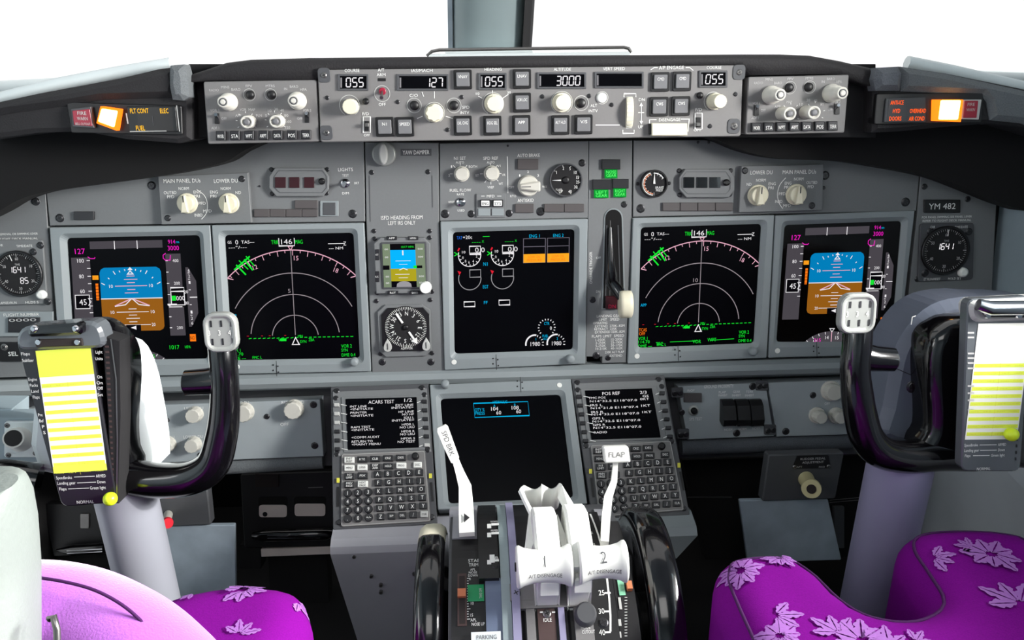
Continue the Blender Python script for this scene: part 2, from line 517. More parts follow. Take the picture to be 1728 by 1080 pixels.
p = [atY(756, 68, WY - .22), atY(890, 68, WY - .22)]
ztop = 2.0
def post_section(z, lean):
    xc = (p[0].x + p[1].x) / 2 + lean * .02; wd = p[1].x - p[0].x; y = WY - .2 - lean * .28
    return [(xc - wd * .46, y, z), (xc - wd * .40, y - .02, z), (xc - wd * .22, y - .045, z), (xc - wd * .05, y - .052, z), (xc + wd * .16, y - .052, z),
            (xc + wd * .33, y - .044, z), (xc + wd * .43, y - .02, z), (xc + wd * .47, y, z), (xc + wd * .3, y + .04, z), (xc - wd * .3, y + .04, z)]
b = B(); z0 = p[0].z - .02
b.loops([post_section(z0, 0), post_section(z0 + .3, .5), post_section(z0 + .62, 1)], 'pillar', True)
q0 = (p[0] + p[1]) / 2
b.box(p[0].x - .004, p[1].x + .004, q0.y - .07, q0.y + .05, z0 - .012, z0 + .006, 'white_trim', .004)
b.loops([[(post_section(zz, ll)[0][0] - d_, post_section(zz, ll)[0][1] - .014 + e_, zz) for d_, e_ in ((-.002, 0), (.006, .004), (.007, .03), (-.002, .03))] for zz, ll in ((z0, 0), (z0 + .3, .5), (z0 + .62, 1))], 'deck_green')
b.loops([[(x + dx, y - .012, z) for x, y, z in post_section(zz, ll)[5:8]] + [(post_section(zz, ll)[7][0] + dx - .012, post_section(zz, ll)[7][1] + .02, zz)] for zz, ll, dx in ((z0, 0, .012), (z0 + .3, .5, .012), (z0 + .62, 1, .012))], 'black_matte')
struct('trim_1', b)

for n_, s in ((1, -1), (2, 1)):
    xa, xb = (q0.x - .02 * 1, -1.0) if s < 0 else (q0.x + .02, 1.0)
    ya, yb = WY - .2, 1.28
    zt, zb = 1.95, 1.19
    sl = .30
    b = B()
    b.add([(xa, ya, zb), (xb, yb, zb - .02), (xb * .93, yb - sl, zt), (xa, ya - sl, zt), (xa, ya + .008, zb), (xb, yb + .008, zb - .02), (xb * .93, yb - sl + .008, zt), (xa, ya - sl + .008, zt)],
          [(0, 1, 2, 3), (7, 6, 5, 4)], 'glass')
    o = struct('window_%d' % n_, b)
    # sill, fixed to the side
    b = B()
    b.tube([(xa + s * .12, ya - .012, zb - .004), (xb, yb - .012, zb - .03)], .012, 'white_trim', 10)
    struct('window_%d_sill' % n_, b).parent = None

# the sill names follow the setting's rules
for o_ in list(bpy.data.objects):
    if o_.name.startswith('window_') and o_.name.endswith('_sill'):
        o_.name = 'trim_2' if '_1_' in o_.name else 'trim_3'

# side windows in the wall openings
for n_, s in ((3, -1), (4, 1)):
    b = B(); x = s * (X_W + .05)
    for y0, y1 in ((-.35, .08), (.14, .78)):
        b.box(x - .003, x + .003, y0, y1, 1.08, 1.5, 'glass')
    struct('window_%d' % n_, b)

# ================================================================== glareshield
def world_prism(b, pts, t_front, back, m, bev=0.0, fr=None, smooth=False):
    """outline given in picture positions on the glareshield plane, given real depth"""
    fr = fr or GS
    o = [fr.l(x, y, t_front) for x, y in pts]
    if sum(o[i].cross(o[(i + 1) % len(o)]) for i in range(len(o))) < 0: o = o[::-1]
    b.prism(o, t_front - back, t_front, m, bev)

g = Thing('glareshield', 'black fabric-covered glareshield hood running across the whole instrument panel under the windshield', 'glareshield', GS)
b = B()
# centre hood: face strip above the control panels with rolled top edge, sloping away behind it
def strip(b, top, bot, h, m, back=.30, drop=.05, roll=.012):
    n = len(top); L = []
    T_ = [g.l(x, y, h) for x, y in top]; Bo = [g.l(x, y, h) for x, y in bot]
    R0 = [(q.x, q.y, h) for q in Bo]; R1 = [(q.x, q.y - roll * .7, h) for q in T_]
    rows = [[(q.x, q.y, h - .05) for q in Bo], R0, R1]
    for a in (25, 50, 75, 90):
        a = math.radians(a)
        rows.append([(q.x, q.y - roll * .7 + roll * .7 * math.sin(a), h - roll * (1 - math.cos(a))) for q in T_])
    rows.append([(q.x, q.y - drop, h - back) for q in T_])
    rows.append([(q.x, q.y - drop - .06, h - back) for q in T_])
    b.loops([list(r) for r in rows], m, True, False, False, closed=False)
mid_top = [(310, 128), (345, 117), (380, 105), (420, 100), (520, 97), (533, 97), (540, 97), (700, 95), (900, 93), (1100, 92), (1253, 91), (1262, 91), (1320, 91), (1370, 93), (1420, 102), (1480, 116), (1500, 122)]
mid_bot = [(310, 140), (345, 136), (380, 136), (420, 136), (520, 135), (533, 135), (540, 117), (700, 115), (900, 113), (1100, 111), (1253, 109), (1262, 127), (1320, 126), (1370, 125), (1420, 125), (1480, 150), (1500, 150)]
strip(b, mid_top[::-1], mid_bot[::-1], -.004, 'cover_black')
g.part('hood', b)
# recess behind the control panels
b = B(); T_box(g, b, 318, 108, 1478, 232, -.07, -.032, 'black_matte')
g.part('recess_panel', b)
# end pods
def pod(top, outline, m, name, h=.0, back=.12, **kw):
    b = B(); world_prism(b, outline, h, back, m, .006); return g.part(name, b, None, kw.get('label'))
pod(None, [(-60, 196), (60, 168), (200, 142), (262, 122), (300, 118), (316, 138), (322, 168), (322, 236), (300, 242), (210, 235), (140, 222), (60, 224), (-60, 240)], 'cover_black', 'end_pod')
pod(None, [(1476, 140), (1484, 116), (1520, 112), (1600, 124), (1728, 150), (1800, 168), (1800, 236), (1728, 214), (1680, 208), (1600, 214), (1520, 222), (1474, 224)], 'cover_black', 'end_pod')
# padded bolsters on the pods
b = B(); world_prism(b, [(-60, 184), (60, 158), (200, 132), (262, 117), (290, 113), (296, 138), (292, 164), (170, 168), (110, 178), (20, 190), (-60, 204)], .010, .03, 'cover_black', .008)
world_prism(b, [(284, 110), (308, 108), (314, 130), (316, 164), (306, 170), (288, 168), (282, 140)], .016, .03, 'bolster', .008)
g.part('bolster_pad', b, None, 'dark leather pad with a worn pale end')
b = B(); world_prism(b, [(1524, 112), (1600, 124), (1728, 152), (1800, 170), (1800, 232), (1728, 208), (1676, 203), (1670, 172), (1660, 160), (1525, 154)], .010, .03, 'bolster', .008)
world_prism(b, [(1483, 114), (1520, 112), (1526, 124), (1523, 153), (1482, 153), (1478, 134)], .016, .03, 'pad_grey', .008)
g.part('bolster_pad', b, None, 'grey grained leather pad with a dark blue end')
# trailing underside that meets the instrument panel
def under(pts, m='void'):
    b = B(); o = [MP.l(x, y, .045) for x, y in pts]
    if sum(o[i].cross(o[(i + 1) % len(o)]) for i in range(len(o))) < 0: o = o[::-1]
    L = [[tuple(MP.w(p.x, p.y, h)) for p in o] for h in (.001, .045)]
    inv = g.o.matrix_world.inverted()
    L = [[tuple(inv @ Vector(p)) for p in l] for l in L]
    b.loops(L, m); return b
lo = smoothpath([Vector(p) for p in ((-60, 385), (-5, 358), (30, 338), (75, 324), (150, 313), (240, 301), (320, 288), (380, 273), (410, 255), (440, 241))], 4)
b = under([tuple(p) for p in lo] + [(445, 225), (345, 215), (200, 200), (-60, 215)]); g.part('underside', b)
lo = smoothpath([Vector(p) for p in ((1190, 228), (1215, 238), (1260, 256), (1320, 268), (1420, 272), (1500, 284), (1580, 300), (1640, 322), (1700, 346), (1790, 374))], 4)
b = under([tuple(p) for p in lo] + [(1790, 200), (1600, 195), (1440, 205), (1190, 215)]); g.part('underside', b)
for s_, pts_ in ((-1, ((-70, 186), (0, 166), (100, 141), (200, 122), (290, 107))), (1, ((1530, 104), (1600, 118), (1728, 147), (1800, 163)))):
    b = B(); P = [g.l(x, y + 2, -.03) for x, y in pts_]; b.tube([(q_.x, q_.y, -.03) for q_ in P], .010, 'white_trim', 10); g.part('pod_rim', b, None, 'bright white rim along the pod')
# clip strip on top of the glareshield
t = Thing('windshield_strip', 'thin dark metal strip lying along the glareshield top in front of the centre post', 'strip', Frame(atY(893, 86, 1.34)))
x0, _ = t.l(720, 84); x1, _ = t.l(1065, 84)
b = B(); b.tube([(x0, -.006, 0), (x0 + .008, .001, 0), (x0 + .02, .003, 0), (x1 - .012, .004, 0), (x1 - .004, .002, 0), (x1, -.004, 0)], .0026, 'steel', 8)
b.box(x0 + .002, x1 - .002, -.05, -.003, -.006, .002, 'white_trim', .001)
t.part('rail', b)

# ================================================================== mode control panel
def clean(s): return s
T = Thing('mode_control_panel', 'wide grey autopilot control panel with white digit windows in the middle of the glareshield', 'control panel', GS.moved(895, 175))
b = B()
o = quad_round(T.q([(536, 118), (1254, 110), (1250, 230), (541, 240)], .0), .004)
b.prism(o, -.030, 0, 'grey_mcp', .0012)
for x, y, r, q in ((547, 127, 4, 0), (551, 224, 4, 0), (1247, 122, 4, 0), (1238, 213, 5, 0)):
    c = T.l(x, y, 0); k = T.k(x, y)
    b.rrb(c.x, c.y, 21 * k, 24 * k, 0, .0012, 'grey_dark', 6 * k, .0004); b.screw(c.x, c.y, r * k, .0012, 'steel')
for x, y in ((552, 165), (617, 171), (671, 172), (755, 219), (779, 164), (915, 163), (994, 162), (1032, 177), (1241, 159), (1198, 213)):
    T_screw(T, b, x, y, 3)
for t_, x, y, h, wd in (('COURSE', 594, 119, 5, 25), ('A/T', 643, 118, 5, 11), ('ARM', 643, 126, 5, 15), ('IAS/MACH', 712, 119, 5, 36), ('HEADING', 832, 117, 5, 29), ('ALTITUDE', 949, 117, 5, 29),
                        ('VERT SPEED', 1036, 116, 5, 37), ('A/P ENGAGE', 1133, 114, 6, 42), ('COURSE', 1205, 114, 5, 25), ('OFF', 645, 176, 5, 12), ('C/O', 698, 161, 5, 14), ('SPD', 786, 181, 5, 12), ('INTV', 784, 190, 5, 15),
                        ('ALT', 1002, 178, 5, 11), ('INTV', 1001, 187, 5, 15), ('F/D', 617, 192, 5, 11), ('OFF', 619, 228, 4, 10), ('DN', 1083, 168, 5, 10), ('UP', 1081, 214, 5, 8), ('DISENGAGE', 1130, 202, 5, 36),
                        ('F/D', 1179, 185, 5, 11), ('OFF', 1177, 219, 5, 13), ('ON', 1179, 192, 4, 9), ('10', 806, 158, 4, 6), ('30', 859, 156, 4, 6)):
    T_text(T, b, t_, x, y, h, .0006, 'letter', wd)
T_line(T, b, [(1005, 211), (1046, 211)], 1.2)
T_line(T, b, [(1053, 164), (1053, 158), (1073, 158), (1073, 164)], 1.2); T_line(T, b, [(1051, 219), (1051, 225), (1070, 225), (1070, 219)], 1.2)
T_line(T, b, [(1082, 174), (1082, 208)], 1.2); T_line(T, b, [(1077, 190), (1087, 190)], 1)
b.flat([T.l(1079, 179, .0006), T.l(1085, 179, .0006), T.l(1082, 173, .0006)], .0007, 'letter'); b.flat([T.l(1079, 204, .0006), T.l(1082, 210, .0006), T.l(1085, 204, .0006)], .0007, 'letter')
T_line(T, b, [(1096, 222), (1096, 202), (1108, 202)], 1.2); T_line(T, b, [(1149, 201), (1163, 201), (1161, 222)], 1.2)
T_line(T, b, [(1098, 118), (1104, 114), (1110, 114)], 1); T_line(T, b, [(1157, 114), (1164, 114), (1170, 119)], 1)
T_line(T, b, [(712, 155), (715, 163)], 1); T_line(T, b, [(733, 154), (733, 166)], 1); T_line(T, b, [(704, 200), (713, 196)], 1); T_line(T, b, [(752, 196), (764, 200)], 1)
T_line(T, b, [(807, 162), (814, 166)], 1); T_line(T, b, [(848, 166), (858, 159)], 1); T_line(T, b, [(831, 151), (831, 158)], 1)
for x, y, r in ((590, 178, 17), (645, 158, 13), (699, 178, 12), (766, 178, 12), (733, 190, 17), (832, 175, 18), (948, 173, 18), (981, 174, 12), (1016, 165, 10), (1203, 171, 15)):
    c = T.l(x, y, 0); b.arc(c.x, c.y, r * T.k(x, y), 0 if r < 14 else -150, 360 if r < 14 else 150, .0009, .0006, 'ring')
b.flat([T.l(629, 124, .0006), T.l(629, 124, .0006)] + [T.l(x, y, .0006) for x, y in ((650, 136), (650, 132), (637, 132), (637, 136))][::-1], .0007, 'black') if 0 else None
T_rect(T, b, 638, 132, 651, 137, .0007, 'black')
T.part('face_plate', b)
def window(T, x0, y0, x1, y1, digits, al, name='display_window', hd=17, xt=None, col='e_white'):
    b = B()
    o = quad_round(T.q([(x0 - 3, y0 - 3), (x1 + 3, y0 - 3), (x1 + 3, y1 + 3), (x0 - 3, y1 + 3)]), .001, 2)
    i = quad_round(T.q([(x0, y0), (x1, y0), (x1, y1), (x0, y1)]), .0005, 2)
    b.ringp(o, i, 0, .0022, 'grey_dark', .0004, .0004)
    b.prism(i, 0, .0006, 'screen')
    T_rect(T, b, x0 + 1.5, y0 + 3, x0 + 4, y1 - 2, .0009, 'e_gray')
    if digits:
        px_ = {'c': (x0 + x1) / 2 + 2, 'r': x1 - 8}[al]
        c = T.l(px_, (y0 + y1) / 2, .001); b.seg7(digits, c.x, c.y, hd * T.k(px_, y0) * .85, .001, col, al)
    return T.part(name, b)
window(T, 573, 128, 619, 150, '055', 'c'); window(T, 673, 128, 754, 150, '127', 'r'); window(T, 810, 126, 852, 149, '055', 'c')
window(T, 909, 125, 986, 147, '3000', 'r'); window(T, 1006, 124, 1083, 146, None, 'r'); window(T, 1182, 122, 1224, 145, '055', 'c')
for x, y, a, c2 in ((649, 214, 'N1', None), (683, 214, 'SPEED', None), (781, 134, 'VNAV', None), (781, 212, 'LVL CHG', None), (831, 212, 'HDG SEL', None), (881, 133, 'LNAV', None), (881, 173, 'VOR LOC', None),
                    (880, 211, 'APP', None), (946, 211, 'ALT HLD', None), (985, 210, 'V/S', None), (1115, 138, 'CMD', None), (1152, 137, 'CMD', None), (1113, 180, 'CWS', None), (1150, 179, 'CWS', None)):
    button(T, x, y, 31, 33, a, 'mode_button', ts=.16, lift=.006)
knob(T, 590, 180, 13, .020, 'ivory', 'course_knob', skirt=None, fl=.02, k=20)
knob(T, 732, 191, 13.5, .016, 'ivory', 'speed_knob', fl=.09, k=8, skirt=1.15)
knob(T, 834, 175, 13, .018, 'ivory', 'heading_knob', fl=.04, k=14, skirt=1.25)
knob(T, 950, 173, 13, .018, 'ivory', 'altitude_knob', fl=.02, k=20, skirt=1.25)
knob(T, 1216, 171, 11.5, .030, 'ivory', 'course_knob', skirt=1.2, fl=.02, k=20)
for x, y in ((699, 178), (766, 178), (981, 174)):
    b = B(); c = T.l(x, y, .004); r = 8 * T.k(x, y); b.lathe(c.x, c.y, [(r, 0), (r * .95, .003), (r * .7, .0045), (r * .2, .005)], 'black', 18); T.part('round_button', b)
for x, y in ((617, 171), (1182, 161)):
    b = B(); c = T.l(x, y, .004); r = 5.5 * T.k(x, y); b.lathe(c.x, c.y, [(r, 0), (r, .003), (r * .6, .0045), (r * .2, .005)], 'black', 16); T.part('round_light', b)
b = B(); c = T.l(1016, 165, .004); r = 8.5 * T.k(1016, 165); b.lathe(c.x, c.y, [(r, 0), (r, .002), (r * .7, .003), (r * .1, .0035)], 'white_plastic', 18); T.part('round_light', b, None, 'white round light')
b = B(); c = T.l(645, 154, .003); r = 6 * T.k(645, 158); b.lathe(c.x, c.y, [(r, 0), (r, .002), (r * .7, .002)], 'red_lens', 16); b.tube([(c.x, c.y, .002), (c.x, c.y - .005, .011), (c.x, c.y - .009, .018)], [.0012, .0018, .0026], 'steel', 10); T.part('arm_switch', b, None, 'steel toggle over a red collar')
def guardswitch(T, x, y, up, dark=True):
    b = B(); T_box(T, b, x - 6, y - 15, x + 6, y + 12, 0, .0012, 'grey_mcp', .0008, .0003)
    T_box(T, b, x - 4, y - 8, x + 4, y + 9, .0008, .003, 'black', .0006)
    T_box(T, b, x - 3, (y - 4) if up else (y + 1), x + 3, (y + 2) if up else (y + 7), .003, .009, 'steel', .0006)
    T_line(T, b, [(x - 6, y - 15), (x + 6, y - 15), (x + 6, y + 12), (x - 6, y + 12)], 1, .0014, 'letter', True)
    T.part('flight_director_switch', b)
guardswitch(T, 619, 212, True); guardswitch(T, 1179, 206, False)
b = B(); c = T.l(1063, 190, .006); k = T.k(1063, 190)
prof = []
for i in range(25):
    a = math.radians(-90 + 180 * i / 24); prof.append((math.sin(a), math.cos(a)))
R = 26 * k; L = []
for sx in (-5.6, -4.8, 4.8, 5.6):
    rr_ = R * (.96 if abs(sx) > 5 else 1)
    L.append([(c.x + sx * k, c.y + p[0] * rr_, -.004 + p[1] * .014) for p in prof])
b.loops(L[::-1], 'ivory', True, False, False, closed=False)
b.add([(L[j][i][0], L[j][i][1], L[j][i][2]) for j in (0, 3) for i in range(25)], [tuple(range(25)), tuple(range(49, 24, -1))], 'ivory')
for i in range(2, 23, 2):
    p_ = prof[i]; b.add([(c.x - 5 * k, c.y + p_[0] * R - .0004, -.004 + p_[1] * .014 + .0006), (c.x + 5 * k, c.y + p_[0] * R - .0004, -.004 + p_[1] * .014 + .0006), (c.x + 5 * k, c.y + p_[0] * R + .0004, -.004 + p_[1] * .014 + .0006), (c.x - 5 * k, c.y + p_[0] * R + .0004, -.004 + p_[1] * .014 + .0006)], [(0, 1, 2, 3)], 'ring')
T.part('vertical_speed_wheel', b)
b = B(); T_box(T, b, 1100, 208, 1160, 229, 0, .010, 'ivory', .001, .001); T_box(T, b, 1096, 209, 1101, 227, 0, .007, 'black', .0005)
T.part('disengage_bar', b)

# ================================================================== EFIS control panels
def efis(label, quad, knobs, blacks, lows, togs, keys_x, key_y, tl, side):
    T = Thing('flight_display_control_panel', label, 'control panel', GS.moved(sum(q[0] for q in quad) / 4, sum(q[1] for q in quad) / 4, -.002), 'flight display control panels')
    b = B(); b.prism(quad_round(T.q(quad), .003), -.028, 0, 'grey_mcp', .0012, )
    for t_, x, y, wd in tl: T_text(T, b, t_, x, y, 4.4, .0006, 'letter_dim', wd)
    for (x, y) in blacks:
        c = T.l(x, y); b.arc(c.x, c.y, 10 * T.k(x, y), 0, 360, .0007, .0006, 'ring')
    for (x, y) in lows:
        c = T.l(x, y); k = T.k(x, y)
        for a in range(-120, 121, 40): b.ribbon([(c.x + math.sin(math.radians(a)) * 15 * k, c.y + math.cos(math.radians(a)) * 15 * k), (c.x + math.sin(math.radians(a)) * 18 * k, c.y + math.cos(math.radians(a)) * 18 * k)], .0008, .0006, 'letter')
    T.part('face_plate', b)
    for (x, y) in knobs:
        k = T.k(x, y); hg = .030 if side < 0 else .038
        c = T.l(x, y, hg); b = B(); r = 12.5 * k
        b.lathe(c.x, c.y, [(r * 1.2, 0), (r * 1.2, .006), (r, .007), (r * .98, hg * .55), (r * .8, hg * .55), (r * .78, hg * .96), (r * .7, hg), (r * .5, hg), (r * .48, hg - .001), (r * .36, hg - .001), (r * .34, hg + .0015), (r * .2, hg + .0015)], 'white_knob', 24)
        b.lathe(c.x, c.y, [(r * .52, hg + .0002), (r * .5, hg + .0003), (r * .37, hg + .0003)], 'grey_dark', 24, cap=False)
        T.part('dual_knob', b)
    for (x, y) in lows:
        k = T.k(x, y); hg = .018 if side < 0 else .030
        c = T.l(x, y, hg); b = B(); r = 10.5 * k
        b.lathe(c.x, c.y, [(r * 1.1, 0), (r * 1.05, .006), (r * .95, hg * .5), (r, hg), (r * .72, hg), (r * .7, hg - .002), (r * .5, hg - .002)], 'white_knob', 24)
        b.lathe(c.x, c.y, [(r * .55, hg - .004), (r * .5, hg + .001), (r * .2, hg + .0012)], 'key_cap', 18)
        T.part('range_knob', b)
    for (x, y) in blacks:
        b = B(); c = T.l(x, y, .004); r = 7.5 * T.k(x, y); b.lathe(c.x, c.y, [(r, 0), (r * .95, .003), (r * .6, .0045), (r * .15, .005)], 'black', 18); T.part('round_button', b)
    for (x, y) in togs:
        b = B(); T_box(T, b, x - 4, y - 9, x + 4, y + 9, 0, .002, 'black', .0012, .0004)
        c = T.l(x, y - 3, .006); b.tube([(c.x, c.y - .002, .001), (c.x, c.y + .002, .006), (c.x, c.y + .003, .010)], [.0015, .0018, .0024], 'chrome', 10); T.part('toggle_switch', b)
    for x, t_ in zip(keys_x, ('WXR', 'STA', 'WPT', 'ARPT', 'DATA', 'POS', 'TERR')):
        b = B(); T_box(T, b, x - 8, key_y - 8 + (x - keys_x[0]) * tl_s, x + 8, key_y + 8 + (x - keys_x[0]) * tl_s, 0, .006, 'key', .001, .001)
        T_text(T, b, t_, x, key_y + 1 + (x - keys_x[0]) * tl_s, 6, .0062, 'letter', 11); T.part('map_key', b)
tl_s = -.012
efis('grey display control panel left of the autopilot panel with two pale dual knobs', [(343, 138), (534, 135), (539, 239), (351, 243)], [(376, 172), (495, 170)], [(421, 160), (457, 160)], [(416, 206), (465, 205)], [(366, 200), (518, 198)],
     (372, 396, 420, 444, 468, 492, 516), 229, [('RADIO', 361, 152, 16), ('MINS', 380, 147, 14), ('BARO', 398, 151, 15), ('FPV', 420, 145, 11), ('MTRS', 456, 145, 15), ('IN', 482, 150, 5), ('BARO', 496, 146, 14), ('HPA', 512, 151, 11),
      ('VOR 1', 362, 186, 15), ('OFF', 378, 200, 9), ('ADF 1', 363, 216, 13), ('APP', 402, 195, 10), ('VOR', 410, 185, 11), ('MAP', 425, 185, 11), ('PLN', 437, 195, 10), ('5', 449, 195, 3), ('10', 455, 187, 6), ('20', 466, 184, 6), ('40', 476, 186, 6), ('80', 483, 195, 7), ('160', 487, 205, 9), ('320', 485, 215, 9), ('VOR 2', 518, 186, 14), ('OFF', 506, 200, 9)], -1)
tl_s = -.02
efis('grey display control panel right of the autopilot panel with knobs leaning outwards', [(1263, 130), (1433, 126), (1425, 224), (1258, 227)], [(1317, 160), (1422, 157)], [(1333, 148), (1366, 147)], [(1333, 192), (1374, 190)], [(1277, 186), (1413, 184)],
     (1277, 1298, 1319, 1341, 1362, 1384, 1406), 215, [('RADIO', 1280, 140, 15), ('MINS', 1298, 134, 12), ('BARO', 1313, 140, 13), ('FPV', 1334, 133, 10), ('MTRS', 1366, 132, 13), ('IN', 1389, 138, 5), ('BARO', 1402, 133, 13), ('HPA', 1416, 138, 9),
      ('VOR 1', 1276, 174, 12), ('OFF', 1288, 186, 8), ('ADF 1', 1274, 199, 12), ('APP', 1312, 180, 10), ('MAP', 1332, 172, 9), ('10', 1352, 176, 6), ('20', 1364, 169, 6), ('40', 1376, 170, 6), ('80', 1387, 176, 6), ('VOR 2', 1412, 172, 12), ('OFF', 1401, 185, 7)], 1)

# ================================================================== warning light clusters
T = Thing('warning_light_unit', 'warning light cluster in the left glareshield end with a glowing amber lamp and orange captions', 'warning lights', GS.moved(215, 200, .004), 'glareshield warning light clusters')
b = B(); b.prism(quad_round(T.q([(112, 172), (306, 178), (308, 228), (120, 224)], 0), .003), -.02, 0, 'black', .001)
T.part('housing', b)
b = B(); q = T.q([(119, 184), (153, 180), (159, 216), (122, 214)], .006); b.prism(quad_round(q, .001, 2), 0, .006, 'grey_dark', .0008); q = T.q([(122, 187), (151, 184), (156, 213), (125, 211)], .0065); b.prism(quad_round(q, .001, 2), .005, .0068, 'red_lens', .0004)
T_text(T, b, 'FIRE', 138, 191, 6, .0071, 'letter_dim', 15, rot=-.03); T_text(T, b, 'WARN', 139, 200, 6, .0071, 'letter_dim', 18, rot=-.03); T_text(T, b, 'BELL CUTOUT', 140, 209, 4, .0071, 'letter_dim', 25, rot=-.03)
T.part('fire_warning_button', b, None, 'dark red button reading FIRE WARN')
b = B(); q = T.q([(168, 179), (202, 184), (196, 221), (161, 208)], .012); b.prism(quad_round(q, .001, 2), 0, .010, 'e_lamp_edge', .0008); b.prism(quad_round(T.q([(171, 183), (198, 187), (192, 215), (165, 205)], .012), .002, 2), .009, .0125, 'e_lamp', .001)
T.part('master_caution_button', b, None, 'glowing amber square lamp')
b = B(); b.prism(quad_round(T.q([(214, 180), (296, 180), (300, 222), (218, 222)], .003), .001, 2), 0, .003, 'black_gloss', .0005)
for t_, x, y, wd in (('FLT CONT', 235, 187, 31), ('ELEC', 277, 187, 14), ('FUEL', 237, 216, 15)): T_text(T, b, t_, x, y, 8, .0035, 'e_annun_y', wd)
T_line(T, b, [(219, 222), (281, 221)], 1.2, .0036, 'ring'); T_line(T, b, [(257, 195), (259, 212)], .8, .0036, 'grey_dark'); T_line(T, b, [(213, 191), (216, 209)], 2.2, .0036, 'ring'); T_line(T, b, [(298, 178), (303, 222)], 1.6, .0036, 'ring')
T.part('annunciator', b)
T = Thing('warning_light_unit', 'warning light cluster in the right glareshield end with a glowing amber lamp and red captions', 'warning lights', GS.moved(1575, 185, .004), 'glareshield warning light clusters')
b = B(); b.prism(quad_round(T.q([(1480, 158), (1660, 156), (1656, 207), (1476, 210)], 0), .003), -.02, 0, 'black', .001); T.part('housing', b)
b = B(); b.prism(quad_round(T.q([(1496, 166), (1562, 164), (1562, 206), (1492, 206)], .003), .001, 2), 0, .003, 'grey_dark', .0005); b.prism(quad_round(T.q([(1500, 169), (1558, 167), (1560, 204), (1497, 204)], .003), .001, 2), .003, .0036, 'grey_dark')
for t_, x, y, wd in (('ANTI-ICE', 1514, 173, 22), ('HYD', 1513, 187, 12), ('DOORS', 1511, 200, 20), ('OVERHEAD', 1549, 187, 27), ('AIR COND', 1547, 200, 26)): T_text(T, b, t_, x, y, 7, .0040, 'e_annun', wd)
T.part('annunciator', b)
b = B(); b.prism(quad_round(T.q([(1577, 168), (1626, 168), (1622, 206), (1576, 204)], .008), .001, 2), 0, .008, 'e_lamp_edge', .0008); b.prism(quad_round(T.q([(1590, 169), (1622, 169), (1617, 202), (1586, 202)], .012), .002, 2), .007, .0125, 'e_lamp', .001); T.part('master_caution_button', b, None, 'glowing amber square lamp')
b = B(); b.prism(quad_round(T.q([(1626, 168), (1657, 168), (1652, 202), (1622, 201)], .006), .001, 2), 0, .006, 'ring', .0008); b.prism(quad_round(T.q([(1628, 170), (1651, 170), (1648, 199), (1625, 199)], .0065), .001, 2), .005, .0068, 'red_lens', .0004)
T_text(T, b, 'FIRE', 1639, 176, 5, .0071, 'letter_dim', 12); T_text(T, b, 'WARN', 1638, 185, 5, .0071, 'letter_dim', 14); T.part('fire_warning_button', b, None, 'pale red button beside the amber lamp')

# ================================================================== main panel boards
def board(name, label, pts, holes_txt=(), screws=(), m='grey', r=.002, th=.016, z=0.0, cat='instrument panel', extra=None, fr=MP, group=None, back=-.022):
    cx = sum(p[0] for p in pts) / len(pts); cy = sum(p[1] for p in pts) / len(pts)
    T = Thing(name, label, cat, fr.moved(cx, cy, z), group)
    b = B()
    o = T.q(pts)
    if sum(o[i].cross(o[(i + 1) % len(o)]) for i in range(len(o))) < 0: o = o[::-1]
    b.prism(o, back - z if fr is MP else -th, 0, m, .0009)
    for s_ in screws: T_screw(T, b, s_[0], s_[1], s_[2] if len(s_) > 2 else 4.5)
    for t_ in holes_txt: T_text(T, b, t_[0], t_[1], t_[2], t_[3], .0006, 'letter', t_[4] if len(t_) > 4 else None)
    if extra: extra(T, b)
    T.part('face_plate', b)
    return T
def annun(T, x0, y0, x1, y1, n=1, lit=None, name='annunciator', m='annun', txt=None, z=.004):
    for i in range(n):
        a = x0 + (x1 - x0) * i / n; c = x0 + (x1 - x0) * (i + 1) / n
        b = B(); T_box(T, b, a + .4, y0, c - .4, y1, 0, z, m, .0006, .0006)
        if txt: T_text(T, b, txt[i], (a + c) / 2, (y0 + y1) / 2, (y1 - y0) * .35, z + .0004, 'grey_dark', (c - a) * .7)
        T.part(name, b)

bl = board('instrument_panel', 'far left grey instrument board beside the left wall holding the clock that shows 85', [(-70, 376), (-10, 352), (30, 330), (76, 318), (98, 634), (-70, 640)], [('FOR PANEL REMOVAL OR DIMMING LEVER', 18, 395, 3.5, 92), ('REFER TO FLIGHT DECK MANUAL', 16, 403, 3.5, 96)], [(60, 340, 6)])
def bx(T, b):
    T_rect(T, b, 126, 358, 157, 370, .0007, 'grey_dark')
captain = board('instrument_panel', 'long grey panel strip above the two leftmost display screens with the gear lights switch', [(77, 316), (240, 296), (380, 268), (450, 240), (614, 238), (616, 374), (84, 381)],
      [('LIGHTS', 583, 286, 6, 25), ('TEST', 583, 296, 4, 11), ('BRT', 602, 309, 4, 8), ('DIM', 583, 326, 4, 11)], [(101, 368, 6), (256, 313, 6), (595, 361, 6), (438, 314, 1.5)], extra=bx)
T = captain
b = B(); T_box(T, b, 124, 357, 158, 371, 0, .004, 'key', .0006, .0006); T.part('annunciator', b)
T_ = T
b = B(); T_box(T, b, 540, 339, 571, 365, 0, .002, 'grey_frame', .001); T_box(T, b, 545, 342, 566, 363, .001, .003, 'grey_dark', .0006); T.part('annunciator_window', b)
annun(T, 428, 353, 536, 366, 4); annun(T, 497, 338, 536, 352, 1)
toggle(T, 583, 309, 8, (0, 2), 'lights_switch', 'chrome', label='chrome toggle in a pale collar')
